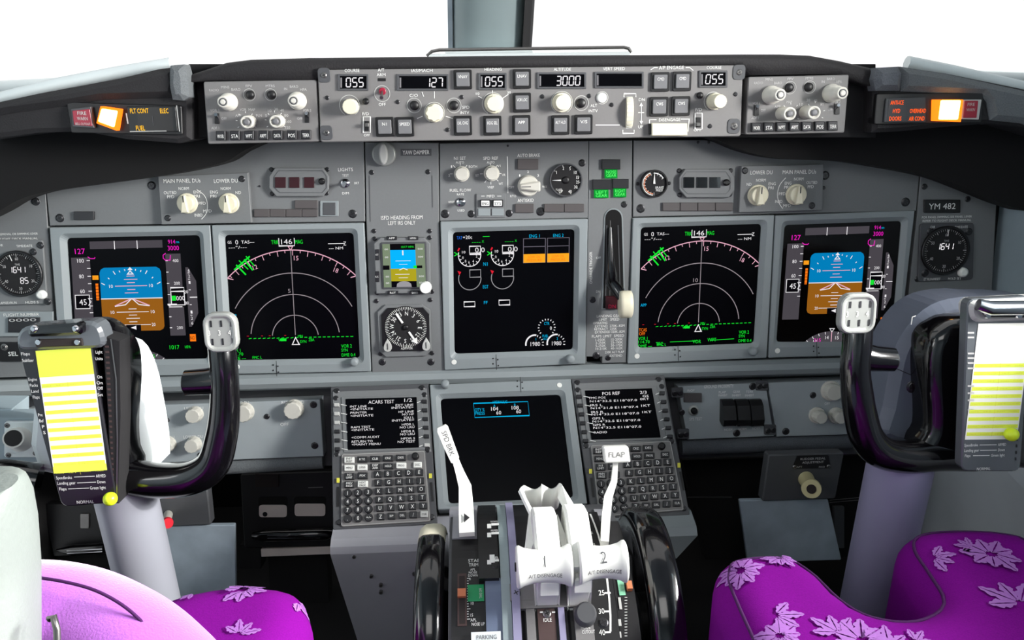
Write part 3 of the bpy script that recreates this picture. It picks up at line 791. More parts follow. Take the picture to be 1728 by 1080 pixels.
def warn_module(px, py, q, wins, kn, glass, label):
    T = Thing('autopilot_warning_unit', label, 'warning lights', MP.moved(px, py, .0005), 'triple window warning units')
    b = B(); x0, y0, x1, y1 = q
    pts = [(x0 + 10, y0), (x1 - 10, y0), (x1, y0 + 14), (x1, y1 - 12), (x1 - 10, y1), (x0 + 12, y1), (x0, y1 - 14), (x0, y0 + 14)]
    o = T.q(pts)[::-1]; b.prism(o, 0, .008, 'grey', .001)
    o = T.q([(x0 + 14, y0 + 5), (x1 - 12, y0 + 5), (x1 - 5, y0 + 15), (x1 - 5, y1 - 14), (x1 - 12, y1 - 6), (x0 + 16, y1 - 6), (x0 + 6, y1 - 16), (x0 + 6, y0 + 16)], .008)[::-1]
    b.ribbon(o, .0007, .0086, 'grey_dark', True)
    for sx, sy in ((x0 + 2, y0 + 3), (x1 - 4, y0 + 3), (x0 + 3, y1 - 4), (x1 - 5, y1 - 5)): T_screw(T, b, sx, sy, 3.2)
    T.part('housing', b)
    for a in wins:
        b = B(); T_box(T, b, a[0], 299, a[1], 317, .007, .010, glass, .0005, .0004); T.part('warning_window', b)
    c = T.l(kn[0], kn[1], .011); r = 5.5 * T.k(*kn); b = B(); b.lathe(c.x, c.y, [(r, .006), (r, .012), (r * .5, .013)], 'black', 14); b.ribbon([(c.x - r, c.y), (c.x + r * 1.1, c.y)], r * .5, .0135, 'black'); T.part('test_switch', b)
warn_module(504, 306, (456, 283, 556, 331), ((464, 482), (488, 505), (513, 530)), (543, 306), 'red_dark', 'chamfered warning unit with three dark red windows under the left display control panel')
warn_module(1190, 308, (1144, 285, 1237, 333), ((1154, 1172), (1176, 1194), (1198, 1216)), (1226, 308), 'black_gloss', 'chamfered warning unit with three black windows right of the round brake gauge')

standby = board('instrument_panel', 'narrow grey board between the left and centre screens holding two small round and square instruments', [(616, 240), (740, 241), (741, 372), (750, 626), (628, 629), (618, 372)],
      [('YAW DAMPER', 702, 257, 7, 45), ('ISFD HEADING FROM', 678, 367, 6.5, 70), ('LEFT IRS ONLY', 678, 376, 6.5, 46)],
      [(627, 291, 3.5), (722, 290, 3.5), (645, 611, 5), (727, 611, 5)],
      extra=lambda T, b: (T_line(T, b, [(623, 296), (625, 374)], 1, .0006, 'grey_dark'), T_line(T, b, [(729, 296), (730, 350)], 1, .0006, 'grey_dark'), T_rect(T, b, 676, 251, 728, 263, .0004, 'grey_dark')))
T = standby; c = T.l(647, 260, .012); k = T.k(647, 260); b = B(); r = 20 * k
b.lathe(c.x, c.y, [(r, 0), (r, .008), (r * .92, .010), (r * .85, .010)], 'plate_silver', 28)
b.prism([Vector((c.x + q.x * .42, c.y + q.y)) for q in circ(0, 0, r * .85, 20)], .009, .018, 'ring', .002)
T.part('yaw_damper_knob', b)

centre = board('instrument_panel', 'grey centre board above the engine screen with small knobs, autobrake selector and flap gauge', [(742, 242), (993, 238), (992, 368), (742, 373)],
      [('N1 SET', 776, 267, 5.5, 20), ('AUTO', 776, 274, 4, 14), ('BOTH', 798, 281, 4, 14), ('1', 762, 281, 4, 2), ('2', 758, 296, 4, 3), ('SPD REF', 828, 267, 5.5, 25), ('AUTO', 828, 274, 4, 13), ('V1', 842, 280, 4, 5), ('VR', 850, 295, 4, 6), ('WT', 845, 310, 4, 7),
       ('VREF', 828, 316, 4, 11), ('SET', 805, 296, 4, 6), ('FUEL FLOW', 777, 321, 5, 36), ('RATE', 777, 328, 3.5, 12), ('RESET', 762, 341, 3.5, 10), ('USED', 778, 355, 3.5, 12), ('AUTO BRAKE', 892, 262, 5.5, 38), ('OFF', 863, 316, 4, 9), ('RTO', 866, 331, 4, 10), ('1', 877, 296, 4, 2), ('2', 891, 290, 4, 3), ('3', 908, 296, 4, 3), ('MAX', 919, 315, 4, 8), ('ANTISKID', 887, 338, 5.5, 27)],
      [(751, 361, 6), (795, 361, 5), (859, 360, 5), (912, 357, 6), (982, 275, 5), (857, 246, 1.5)], extra=lambda T, b: (T_line(T, b, [(856, 264), (857, 326)], 1.2),
       [b.ribbon([(T.l(x, y).x + math.sin(math.radians(a)) * 13 * T.k(x, y), T.l(x, y).y + math.cos(math.radians(a)) * 13 * T.k(x, y)), (T.l(x, y).x + math.sin(math.radians(a)) * 18 * T.k(x, y), T.l(x, y).y + math.cos(math.radians(a)) * 18 * T.k(x, y))], .0009, .0007, 'letter')
        for x, y, A in ((777, 293, (-90, -40, 0, 40)), (828, 293, (-90, 0, 40, 90, 135, 180, 215))) for a in A]))
T = centre
knob(T, 779, 294, 11, .016, 'white_knob', 'n1_set_knob', fl=.05, k=12); knob(T, 830, 293, 11, .016, 'white_knob', 'speed_reference_knob', fl=.05, k=12)
toggle(T, 778, 341, 8, (4, 1), 'fuel_flow_switch', 'chrome')
annun(T, 873, 268, 909, 286); annun(T, 869, 344, 901, 359); annun(T, 918, 344, 986, 358, 2)
knob(T, 892, 314, 17, .010, 'white_knob', 'autobrake_knob', fl=0, skirt=1.05)
c = T.l(900, 315, .02); k = T.k(893, 314); b = B(); b.prism(quad_round([(c.x - 23 * k, c.y + 4 * k), (c.x + 12 * k, c.y + 9 * k), (c.x + 12 * k, c.y - 9 * k), (c.x - 23 * k, c.y - 4 * k)], 4 * k), .009, .020, 'white_knob', .002)
b.ribbon([(c.x - 20 * k, c.y), (c.x - 4 * k, c.y)], .0012, .0204, 'ink'); T.part('autobrake_handle', b)
b = B(); T_box(T, b, 804, 327, 853, 367, 0, .003, 'grey', .0006, .0004); T_text(T, b, 'MFD', 828, 331, 4.5, .0034, 'letter', 13); T_line(T, b, [(812, 331), (818, 331)], .8, .0034); T_line(T, b, [(839, 331), (846, 331)], .8, .0034)
for x0 in (807, 830): T_box(T, b, x0, 352, x0 + 20, 364, .003, .0045, 'grey_frame', .0004, .0003)
T.part('display_key_plate', b)
for x, t_ in ((819, 'ENG'), (840, 'SYS')):
    b = B(); T_box(T, b, x - 9, 337, x + 9, 349, .003, .007, 'key', .001, .0008); T_box(T, b, x - 7, 338.5, x + 7, 347.5, .007, .0074, 'letter', .001, .0001); T_text(T, b, t_, x, 343.5, 5, .0077, 'ink', 11); T.part('display_key', b)

gear = board('landing_gear_panel', 'narrow board with gear lever slot and green gear lights right of the engine screen', [(994, 238), (1067, 237), (1066, 372), (1057, 612), (1016, 613), (1016, 602), (990, 602), (990, 612), (988, 612), (992, 372)], [('FLAP EXTEND', 1012, 372, 1, 1)] and
      [('OFF', 1010, 435, 4, 8), ('DN', 1009, 492, 4, 6), ('LANDING GEAR', 1028, 533, 4.5, 42), ('LIMIT   SPEED', 1028, 539, 4.5, 34), ('OPERATING', 1013, 545, 4, 24), ('EXTEND  270K-.82M', 1029, 550, 4, 50), ('RETRACT  235K', 1022, 555, 4, 38), ('EXTENDED 320K-.82M', 1029, 560, 4, 50),
       ('FLAPS LIMIT  SPEED', 1026, 567, 4.5, 54), ('1-250K     15-200K', 1028, 573, 4, 46), ('2-250K     25-190K', 1028, 578, 4, 46), ('5-250K     30-175K', 1028, 583, 4, 46), ('10-210K    40-162K', 1028, 588, 4, 46), ('230K ALT FLAP', 1037, 594, 4, 32), ('EXTEND', 1040, 600, 4, 20)],
      [(1053, 345, 4.5), (1000, 506, 4.5), (1006, 600, 5), (1026, 604, 4)], m='grey', extra=lambda T, b: T_text(T, b, 'OVERRIDE TRIGGER', 997, 452, 4.5, .0006, 'letter', 54, rot=1.58))
T = gear
b = B(); pts = [T.l(x, y) for x, y in ((1018, 520), (1019, 372))]
arch = [(1019 + 16 - 16 * math.cos(math.radians(a)), 368 - 17 * math.sin(math.radians(a))) for a in range(0, 181, 20)]
outl = T.q([(1015, 522)] + arch + [(1055, 522)])[::-1]
outl = outl if sum(outl[i].cross(outl[(i + 1) % len(outl)]) for i in range(len(outl))) > 0 else outl[::-1]
b.prism(outl, 0, .0016, 'grey_frame', .0006); b.flat(inset(outl, .0022), .0022, 'void')
i2 = inset(outl, .014 / 2); 
T_line(T, b, [(1030, 372), (1029, 500)], 1.2, .0028, 'steel'); T_line(T, b, [(1024, 380), (1022, 505)], 1.5, .0028, 'grey_dark'); T_line(T, b, [(1043, 380), (1047, 500)], 1.5, .0028, 'grey_dark')
T.part('lever_slot', b)
b = B()
P = [T.l(1030, 384, .004), T.l(1031, 440, .012), T.l(1033, 478, .024), T.l(1044, 492, .040), T.l(1050, 504, .048)]
hs = (.004, .012, .024, .040, .046)
b.tube([(p.x, p.y, h) for p, h in zip(P, hs)], [(.003, .003), (.007, .006), (.012, .010), (.013, .010), (.007, .007)], 'black_gloss', 14)
arm = T.part('gear_lever', b, None, 'black curved landing gear lever')
c = T.l(1056, 514, .052); b = B(); k = T.k(1056, 514)
L = []
for r_, x_ in ((4, -11), (15, -10.5), (17.5, -9), (18, -4), (18, 4), (17.5, 9), (15, 10.5), (4, 11)):
    L.append([(c.x + x_ * k, c.y + r_ * k * 1.25 * math.cos(a * PI / 12), .050 + r_ * k * 1.0 * math.sin(a * PI / 12)) for a in range(24)])
b.loops(L[::-1], 'ivory', True); T.part('wheel_knob', b, arm, 'ivory wheel-shaped knob')
b = B(); T_box(T, b, 1022, 500, 1046, 522, .0025, .008, 'red_dark', .001); T_text(T, b, 'DN', 1033, 517, 6, .0085, 'red_lens', 12); T.part('lever_stop', b)
def gearlight(x0, y0, x1, y1, gx0, gy0, gx1, gy1, t1):
    b = B(); T_box(T, b, x0, y0, x1, y1, 0, .005, 'key', .0006, .0006); T.part('gear_transit_light', b)
    b = B(); T_box(T, b, gx0, gy0, gx1, gy1, 0, .005, 'e_geargreen', .0006, .0004); T_text(T, b, t1, (gx0 + gx1) / 2, gy0 + 4.2, 5, .0054, 'e_gearletter', (gx1 - gx0) * .8); T_text(T, b, 'GEAR', (gx0 + gx1) / 2, gy0 + 10, 5, .0054, 'e_gearletter', (gx1 - gx0) * .8); T.part('gear_down_light', b, None, 'lit green gear light')
gearlight(1016, 269, 1047, 286, 1021, 286, 1042, 301, 'NOSE'); gearlight(1000, 303, 1031, 320, 1003, 320, 1027, 334, 'LEFT'); gearlight(1034, 302, 1061, 318, 1036, 318, 1057, 333, 'RIGHT')

fo = board('instrument_panel', 'long grey panel strip above the two rightmost display screens shaded by the glareshield', [(1069, 237), (1190, 236), (1260, 250), (1320, 262), (1420, 268), (1500, 280), (1552, 292), (1546, 356), (1068, 366)], [], [(1081, 352, 6), (1528, 341, 6), (1392, 296, 6), (1390, 317, 2.5), (1178, 240, 2), (1196, 240, 2)])
T = fo
annun(T, 1118, 342, 1237, 356, 4)
right_b = board('instrument_panel', 'far right dark grey instrument board carrying the registration plate and a clock', [(1554, 294), (1600, 304), (1640, 322), (1682, 338), (1668, 606), (1522, 606), (1548, 360)], [('FOR PANEL DIMMING SEE PANEL LEVER', 1598, 366, 3.5, 84), ('REFER TO FLIGHT DECK MANUAL', 1598, 372, 3.5, 82)], [(1560, 315, 4), (1633, 336, 4), (1548, 471, 4)])
b = B(); T = Thing('registration_plate', 'black plate engraved YM 482 in white above the right clock', 'plate', MP.moved(1591, 348, .0005)); T_box(T, b, 1560, 337, 1621, 359, 0, .003, 'black', .001); T_text(T, b, 'YM 482', 1590, 348, 10, .0034, 'letter', 45); T.part('plate', b)

# ---------------------------------------------------------------- display selectors
def selector(quad, knobs, tl, label, arc=None, scr=()):
    T = Thing('display_selector_panel', label, 'selector panel', MP.moved(sum(q[0] for q in quad) / 4, sum(q[1] for q in quad) / 4, .0005), 'display selector panels')
    b = B(); b.prism(quad_round(T.q(quad), .0008, 2), 0, .009, 'grey', .0008)
    for t_, x, y, h, wd in tl: T_text(T, b, t_, x, y, h, .0096, 'letter', wd)
    for x, y in scr: T_screw(T, b, x, y, 4.5, .009)
    if arc: T_line(T, b, [tuple(p) for p in smoothpath([Vector(p) for p in arc], 4)], 1.0, .0096)
    T.part('face_plate', b)
    for x, y, p in knobs: knob(T, x, y, 14.5, .012, 'ivory', 'selector_knob', fl=0, ptr=p, h=.009)
selector([(270, 297), (421, 291), (427, 375), (276, 378)], [(312, 344, 0), (383, 344, 0)],
         [('MAIN PANEL DUs', 307, 305, 6.5, 62), ('LOWER DU', 381, 305, 6.5, 40), ('NORM', 310, 318, 5, 17), ('NORM', 381, 318, 5, 17), ('OUTBD', 287, 325, 5, 21), ('PFD', 288, 332, 5, 12), ('ENG', 333, 324, 5, 13), ('PRI', 332, 331, 5, 10), ('PFD', 341, 343, 5, 12), ('MFD', 350, 356, 5, 14), ('INBD', 335, 363, 5, 13), ('ENG', 361, 324, 5, 13), ('PRI', 360, 331, 5, 10), ('ND', 402, 325, 5, 9)],
         'grey display selector panel with two ivory knobs at upper left', [(332, 320), (345, 330), (350, 345), (348, 360), (340, 370)], [(408, 302), (283, 368)])
selector([(1248, 280), (1386, 277), (1384, 354), (1244, 358)], [(1283, 330, 0), (1348, 329, 0)],
         [('LOWER DU', 1285, 291, 6.5, 37), ('MAIN PANEL DUs', 1349, 290, 6.5, 56), ('NORM', 1284, 304, 5, 16), ('NORM', 1348, 302, 5, 16), ('ND', 1264, 311, 5, 8), ('ENG', 1303, 310, 5, 12), ('PRI', 1301, 317, 5, 9), ('ENG', 1330, 309, 5, 11), ('PRI', 1328, 316, 5, 9), ('OUTBD', 1370, 308, 5, 18), ('PFD', 1368, 315, 5, 10), ('PFD', 1320, 327, 5, 11), ('INBD', 1314, 340, 5, 12), ('MFD', 1328, 347, 5, 12)],
         'grey display selector panel with two ivory knobs at upper right', [(1326, 300), (1316, 312), (1312, 328), (1315, 343), (1321, 352)], [(1257, 288), (1370, 347)])

# ---------------------------------------------------------------- round instruments
def polar(c, a, r): return (c.x + r * math.sin(math.radians(a)), c.y + r * math.cos(math.radians(a)))
T = Thing('flap_gauge', 'round black flap position gauge with white numerals on the centre board', 'gauge', MP.moved(955, 304, .0005))
c = T.l(955, 304, .006); k = T.k(955, 304); R = 28 * k
b = B(); b.ringp(circ(c.x, c.y, R, 32), circ(c.x, c.y, R * .93, 32), 0, .008, 'grey_dark', .001, .004); T.part('bezel', b)
b = B(); b.prism(circ(c.x, c.y, R * .93, 32), 0, .005, 'black_matte')
for a, t_ in ((-50, '1'), (-12, '2'), (20, '5'), (52, '10'), (78, '15'), (100, '25'), (125, '30'), (160, '40'), (205, 'UP')):
    x, y = polar(c, a, R * .72); b.text(t_, x, y, 5 * k, .0054, 'letter', None); p1 = polar(c, a, R * .9); p2 = polar(c, a, R * .82); b.ribbon([p1, p2], .0006, .0054, 'letter')
b.text('FLAPS', c.x - R * .42, c.y - R * .55, 3.5 * k, .0054, 'letter_dim')
T.part('dial', b)
b = B(); b.prism([Vector(p) for p in (polar(c, -90, R * .85), polar(c, -97, R * .3), polar(c, -83, R * .3))][::-1], .006, .0068, 'letter'); b.lathe(c.x, c.y, [(R * .22, .005), (R * .22, .0065), (R * .1, .007)], 'black', 16); T.part('needle', b)
T = Thing('brake_pressure_gauge', 'small round gauge with a pink and white arc left of the right-hand warning unit', 'gauge', MP.moved(1104, 310, .0005))
c = T.l(1104, 310, .006); k = T.k(1104, 310); R = 23 * k
b = B(); b.ringp(circ(c.x, c.y, R, 32), circ(c.x, c.y, R * .9, 32), 0, .008, 'black', .001, .004)
for s in (-1, 1): b.screw(c.x + s * R * 1.15, c.y, 2.5 * k)
T.part('bezel', b)
b = B(); b.prism(circ(c.x, c.y, R * .9, 32), 0, .005, 'black_matte'); b.arc(c.x, c.y, R * .75, -5, 60, .0014, .0054, 'letter'); b.arc(c.x, c.y, R * .72, -175, -20, .0016, .0054, 'orange_plastic'); b.arc(c.x, c.y, R * .82, -175, -20, .0012, .0054, 'letter')
for a in range(-180, 61, 20): b.ribbon([polar(c, a, R * .84), polar(c, a, R * .62)], .0005, .0056, 'letter')
b.text('BRAKE', c.x + R * .4, c.y - R * .28, 4 * k, .0054, 'letter'); b.text('PRESS', c.x + R * .4, c.y - R * .48, 4 * k, .0054, 'letter'); T.part('dial', b)
b = B(); b.prism([Vector(p) for p in (polar(c, 0, R * .8), polar(c, -100, R * .08), polar(c, 100, R * .08))], .006, .0068, 'letter'); T.part('needle', b)

def clock(cx, cy, q, two, label, dim):
    T = Thing('clock', label, 'clock', MP.moved(cx, cy, .0005), 'panel clocks')
    b = B(); b.prism(quad_round(T.q(q), .006), 0, .004, 'grey' if not dim else 'grey_dark', .0008)  # right plate coloured darker for the shade on that side
    for x, y in (((68, 414), (56, 425), (80, 509)) if two else ((1570, 391), (1635, 391), (1561, 461))): T_screw(T, b, x, y, 5, .004)
    if two:
        for t_, x, y, wd in (('CHR', 0, 414, 10), ('TIME/DATE', 41, 415, 27), ('ELAPSED/RUN', 12, 511, 32), ('HLDS S', 54, 510, 22)): T_text(T, b, t_, x, y, 4, .0046, 'letter', wd)
    else:
        for t_, x, y, wd in (('CHR', 1574, 383, 8), ('TIME/DATE', 1622, 383, 22), ('ET RUN/RESET', 1573, 471, 28), ('HOLD SET', 1611, 470, 22)): T_text(T, b, t_, x, y, 4, .0046, 'letter', wd)
    T.part('mounting_plate', b)
    c = T.l(cx, cy, .007); k = T.k(cx, cy); R = 38 * k
    b = B(); b.ringp(circ(c.x, c.y, R * 1.06, 36), circ(c.x, c.y, R * .96, 36), .003, .009, 'black', .001, .005); T.part('bezel', b)
    b = B(); b.prism(circ(c.x, c.y, R * .96, 36), .003, .006, 'black_matte')
    for a in range(0, 360, 6): b.ribbon([polar(c, a, R * .92), polar(c, a, R * (.84 if a % 30 else .78))], .0005 if a % 30 else .0009, .0064, 'letter_dim')
    for a, t_ in ((0, '60'), (60, '10'), (120, '20'), (180, '30'), (240, '40'), (300, '50')): x, y = polar(c, a, R * .68); b.text(t_, x, y, 5 * k, .0064, 'letter_dim')
    b.text('TIME', c.x, c.y + R * .42, 3.5 * k, .0064, 'letter_dim'); b.seg7('1641', c.x - R * .05, c.y + R * .18, 10 * k, .0066, 'e_white')
    if two: b.seg7('85', c.x + R * .2, c.y - R * .32, 10 * k, .0066, 'e_white')
    T.part('dial', b)
    b = B(); a = -18 if two else 2; b.ribbon([polar(c, a, R * .9), polar(c, a, R * .62)], .0014, .0075, 'letter'); T.part('second_hand', b)
    x, y = (68, 498) if two else (1627, 460); c = T.l(x, y, .010); r = 7.5 * k; b = B(); b.lathe(c.x, c.y, [(r * 1.1, .003), (r * 1.1, .006), (r, .010), (r * .6, .012)], 'white_plastic', 18); T.part('set_button', b)
clock(31, 462, [(-40, 404), (74, 404), (82, 512), (-40, 516)], True, 'panel clock with 1641 and 85 glowing at the far left board', False)
clock(1596, 423, [(1551, 377), (1642, 376), (1640, 471), (1547, 475)], False, 'panel clock showing only 1641 below the black YM 482 plate', True)

# left board lower modules
T = Thing('flight_recorder_panel', 'pale grey switch module with black counter windows on the far left board below the clock', 'switch panel', MP.moved(40, 545, .0005))
b = B(); T_box(T, b, -60, 526, 89, 568, 0, .004, 'grey_frame', .001); T_text(T, b, 'FLIGHT NUMBER', 36, 531, 5, .0045, 'letter', 60); T_box(T, b, 13, 536, 66, 561, .003, .007, 'key', .0006); T_text(T, b, '0000', 38, 540, 5, .0075, 'letter_dim', 46); T.part('face_plate', b)
T = Thing('selector_label_plate', 'black plate marked SEL on the far left board half hidden by the left control yoke', 'plate', MP.moved(15, 595, .0005))
b = B(); T_box(T, b, -60, 578, 40, 610, 0, .004, 'black', .001); T_text(T, b, 'SEL', 22, 597, 7, .0045, 'letter', 16); T_screw(T, b, 7, 586, 5, .004, 'steel'); T.part('plate', b)

# ================================================================== display units
class Scr:
    """draws in screen units: u 0..1 to the right, v 0..1 downwards"""
    def __init__(s, T, q, z): s.T, s.b, s.z = T, B(), z; s.q = T.q(q, z); s.sc = (s.q[1] - s.q[0]).length
    def p(s, u, v):
        a = s.q[0] + (s.q[1] - s.q[0]) * u; c = s.q[3] + (s.q[2] - s.q[3]) * u
        return a + (c - a) * v
    def line(s, pts, w, m, closed=False, dz=.0): s.b.ribbon([s.p(*x) for x in pts], w * s.sc, s.z + .0004 + dz, m, closed); return s
    def rect(s, u0, v0, u1, v1, m, dz=0.0): s.b.flat([s.p(u0, v1), s.p(u1, v1), s.p(u1, v0), s.p(u0, v0)], s.z + .0002 + dz, m); return s
    def box(s, u0, v0, u1, v1, w, m, dz=0.0): return s.line([(u0, v0), (u1, v0), (u1, v1), (u0, v1)], w, m, True, dz)
    def poly(s, pts, m, dz=0.0):
        o = [s.p(*x) for x in pts]
        if sum(o[i].cross(o[(i + 1) % len(o)]) for i in range(len(o))) < 0: o = o[::-1]
        s.b.flat(o, s.z + .0002 + dz, m); return s
    def arc(s, u, v, r, a0, a1, w, m, dz=0.0, n=36): return s.line([(u + r * math.sin(math.radians(a0 + (a1 - a0) * i / n)), v - r * math.cos(math.radians(a0 + (a1 - a0) * i / n))) for i in range(n + 1)], w, m, False, dz)
    def text(s, t, u, v, h, m, w=None, al='c', dz=0.0, rot=0.0):
        q = s.p(u, v); s.b.text(t, q.x, q.y, h * s.sc, s.z + .0005 + dz, m, w * s.sc if w else None, al, rot); return s
def pol(u, v, a, r): return (u + r * math.sin(math.radians(a)), v - r * math.cos(math.radians(a)))

def pfd(s, alt='2'):
    s.rect(.175, .03, .72, .09, 'e_tape'); s.line([(.36, .03), (.36, .095)], .006, 'e_white'); s.line([(.53, .03), (.53, .095)], .006, 'e_white')
    s.text('127', .10, .105, .042, 'e_mag', .075); s.text('914', .79, .045, .032, 'e_mag', .055); s.text('m', .835, .047, .02, 'e_cyan', .022); s.text('3000', .80, .095, .036, 'e_mag', .085)
    s.rect(.03, .155, .17, .80, 'e_tape'); s.rect(.735, .14, .85, .80, 'e_tape')
    s.poly([(.88, .25), (.90, .25), (.955, .36), (.955, .62), (.90, .73), (.88, .73)], 'e_tape')
    # attitude
    sky = [(.235, .49), (.235, .28), (.245, .255), (.27, .24), (.66, .24), (.685, .255), (.695, .28), (.695, .49)]
    s.poly(sky, 'e_sky'); s.poly([(.235, .49), (.235, .72), (.245, .742), (.27, .755), (.66, .755), (.685, .742), (.695, .72), (.695, .49)], 'e_ground')
    s.line([(.235, .49), (.695, .49)], .007, 'e_white')
    cx = .465
    for i, v in enumerate((.31, .337, .363, .389, .418, .445)): w_ = (.03, .05, .03, .12, .03, .05)[i]; s.line([(cx - w_, v), (cx + w_, v)], .006, 'e_pink')
    for i, v in enumerate((.575, .60, .625, .652, .68, .705)): w_ = (.03, .12, .03, .05, .03, .13)[i]; s.line([(cx - w_, v), (cx + w_, v)], .005, 'e_white')
    for v, t_ in ((.389, '10'), (.60, '10'), (.705, '20')): s.text(t_, cx - .15, v, .026, 'e_white', .028); s.text(t_, cx + .15, v, .026, 'e_white', .028)
    for a in (-60, -45, -30, -20, -10, 10, 20, 30, 45, 60): s.line([pol(cx, .49, a, .225), pol(cx, .49, a, .225 + (.03 if abs(a) in (30, 60) else .014))], .006, 'e_white')
    s.poly([(cx, .238), (cx - .02, .262), (cx + .02, .262)], 'e_white', .0004); s.poly([(cx, .262), (cx - .028, .298), (cx + .028, .298)], 'e_white', .0004); s.poly([(cx, .275), (cx - .014, .29), (cx + .014, .29)], 'e_sky', .0006)
    s.line([(cx - .13, .55), (cx, .49), (cx + .13, .55)], .009, 'e_pink', dz=.0004); s.line([(cx - .13, .552), (cx - .05, .54), (cx, .49), (cx + .05, .54), (cx + .13, .552)], .007, 'e_white', dz=.0004)
    s.rect(cx - .055, .705, cx + .055, .755, 'e_dark', .0004); s.poly([(cx - .02, .728), (cx + .02, .712), (cx + .02, .745)], 'e_white', .0007)
    # speed tape
    for v, t_ in ((.18, '100'), (.305, '80'), (.425, '60')): s.text(t_, .10, v, .03, 'e_white', .05 if len(t_) > 2 else .035)
    for v in (.18, .242, .305, .364, .425, .485, .545, .60): s.line([(.145, v), (.17, v)], .006, 'e_white')
    s.line([(.155, .15), (.175, .165), (.205, .165), (.21, .155)], .006, 'e_mag')
    s.rect(.045, .455, .15, .565, 'e_dark', .0003); s.box(.045, .455, .15, .565, .005, 'e_white', dz=.0005); s.text('45', .10, .512, .045, 'e_white', .055, dz=.0004); s.line([(.14, .48), (.16, .51), (.14, .54)], .005, 'e_white', dz=.0005)
    s.rect(.18, .30, .225, .335, 'e_amber'); s.text('NO', .2, .318, .024, 'e_orange', .035); s.rect(.20, .365, .22, .50, 'e_orange')
    for k_ in range(5): s.line([(.195, .385 + k_ * .026), (.225, .385 + k_ * .026)], .004, 'e_dark', dz=.0004)
    # altitude tape
    s.line([(.74, .135), (.72, .15), (.72, .175), (.735, .19), (.77, .19), (.775, .15)], .006, 'e_mag')
    for v, t_ in ((.195, '400'), (.375, '200'), (.735, '200')): s.text(t_, .81, v, .024, 'e_white', .045)
    for v in (.195, .285, .375, .465, .555, .645, .735): s.line([(.735, v), (.752, v)], .006, 'e_white')
    s.rect(.76, .41, .86, .565, 'e_dark', .0003); s.box(.76, .41, .86, .44, .006, 'e_white', dz=.0005); s.box(.76, .44, .86, .55, .006, 'e_white', dz=.0005); s.rect(.765, .475, .795, .515, 'e_green', .0005)
    s.text('000', .83, .495, .036, 'e_white', .065, dz=.0006); s.text('20', .875, .445, .025, 'e_white', .03, dz=.0006); s.text('80', .875, .535, .025, 'e_white', .03, dz=.0006); s.line([(.73, .545), (.80, .545)], .012, 'e_white', dz=.0005); s.line([(.74, .565), (.84, .565)], .006, 'e_white', dz=.0005)
    s.line([(.90, .49), (.955, .49)], .007, 'e_white')
    for v, t_ in ((.275, '6'), (.32, '2'), (.37, '1'), (.61, '1'), (.66, '2'), (.70, '6')): s.text(t_, .905, v, .024, 'e_white', .014)
    for v in (.295, .345, .43, .55, .635): s.line([(.895, v), (.91, v)], .005, 'e_white')
    # heading rose
    R = .33; C = (cx, 1.235); n = 24; amx = 44
    s.poly([pol(C[0], C[1], -amx + 2 * amx * i / n, R) for i in range(n + 1)], 'e_tape')
    for i in range(-4, 5): a = i * 10; s.line([pol(C[0], C[1], a, R), pol(C[0], C[1], a, R - .022)], .005, 'e_white', dz=.0003)
    for a, t_ in ((-30, '13'), (-8, '14'), (10, '15'), (28, '16')): q = pol(C[0], C[1], a, R - .05); s.text(t_, q[0], q[1], .03, 'e_white', .03, dz=.0003)
    s.line([(cx, .905), (cx, .995)], .006, 'e_pink', dz=.0004); s.line([(cx - .02, .88), (cx + .02, .88), (cx, .91)], .006, 'e_white', True, dz=.0004)
    s.text('215', cx - .12, .98, .03, 'e_mag', .06, dz=.0004); s.text('MAG', cx + .12, .965, .028, 'e_green', .05, dz=.0004)
    s.text('1017', .76, .895, .034, 'e_green', .075); s.text('HPA', .86, .895, .024, 'e_green', .045); s.rect(.88, .79, .925, .85, 'e_orange'); s.text('NO', .90, .82, .028, 'e_dark', .034, dz=.0003)

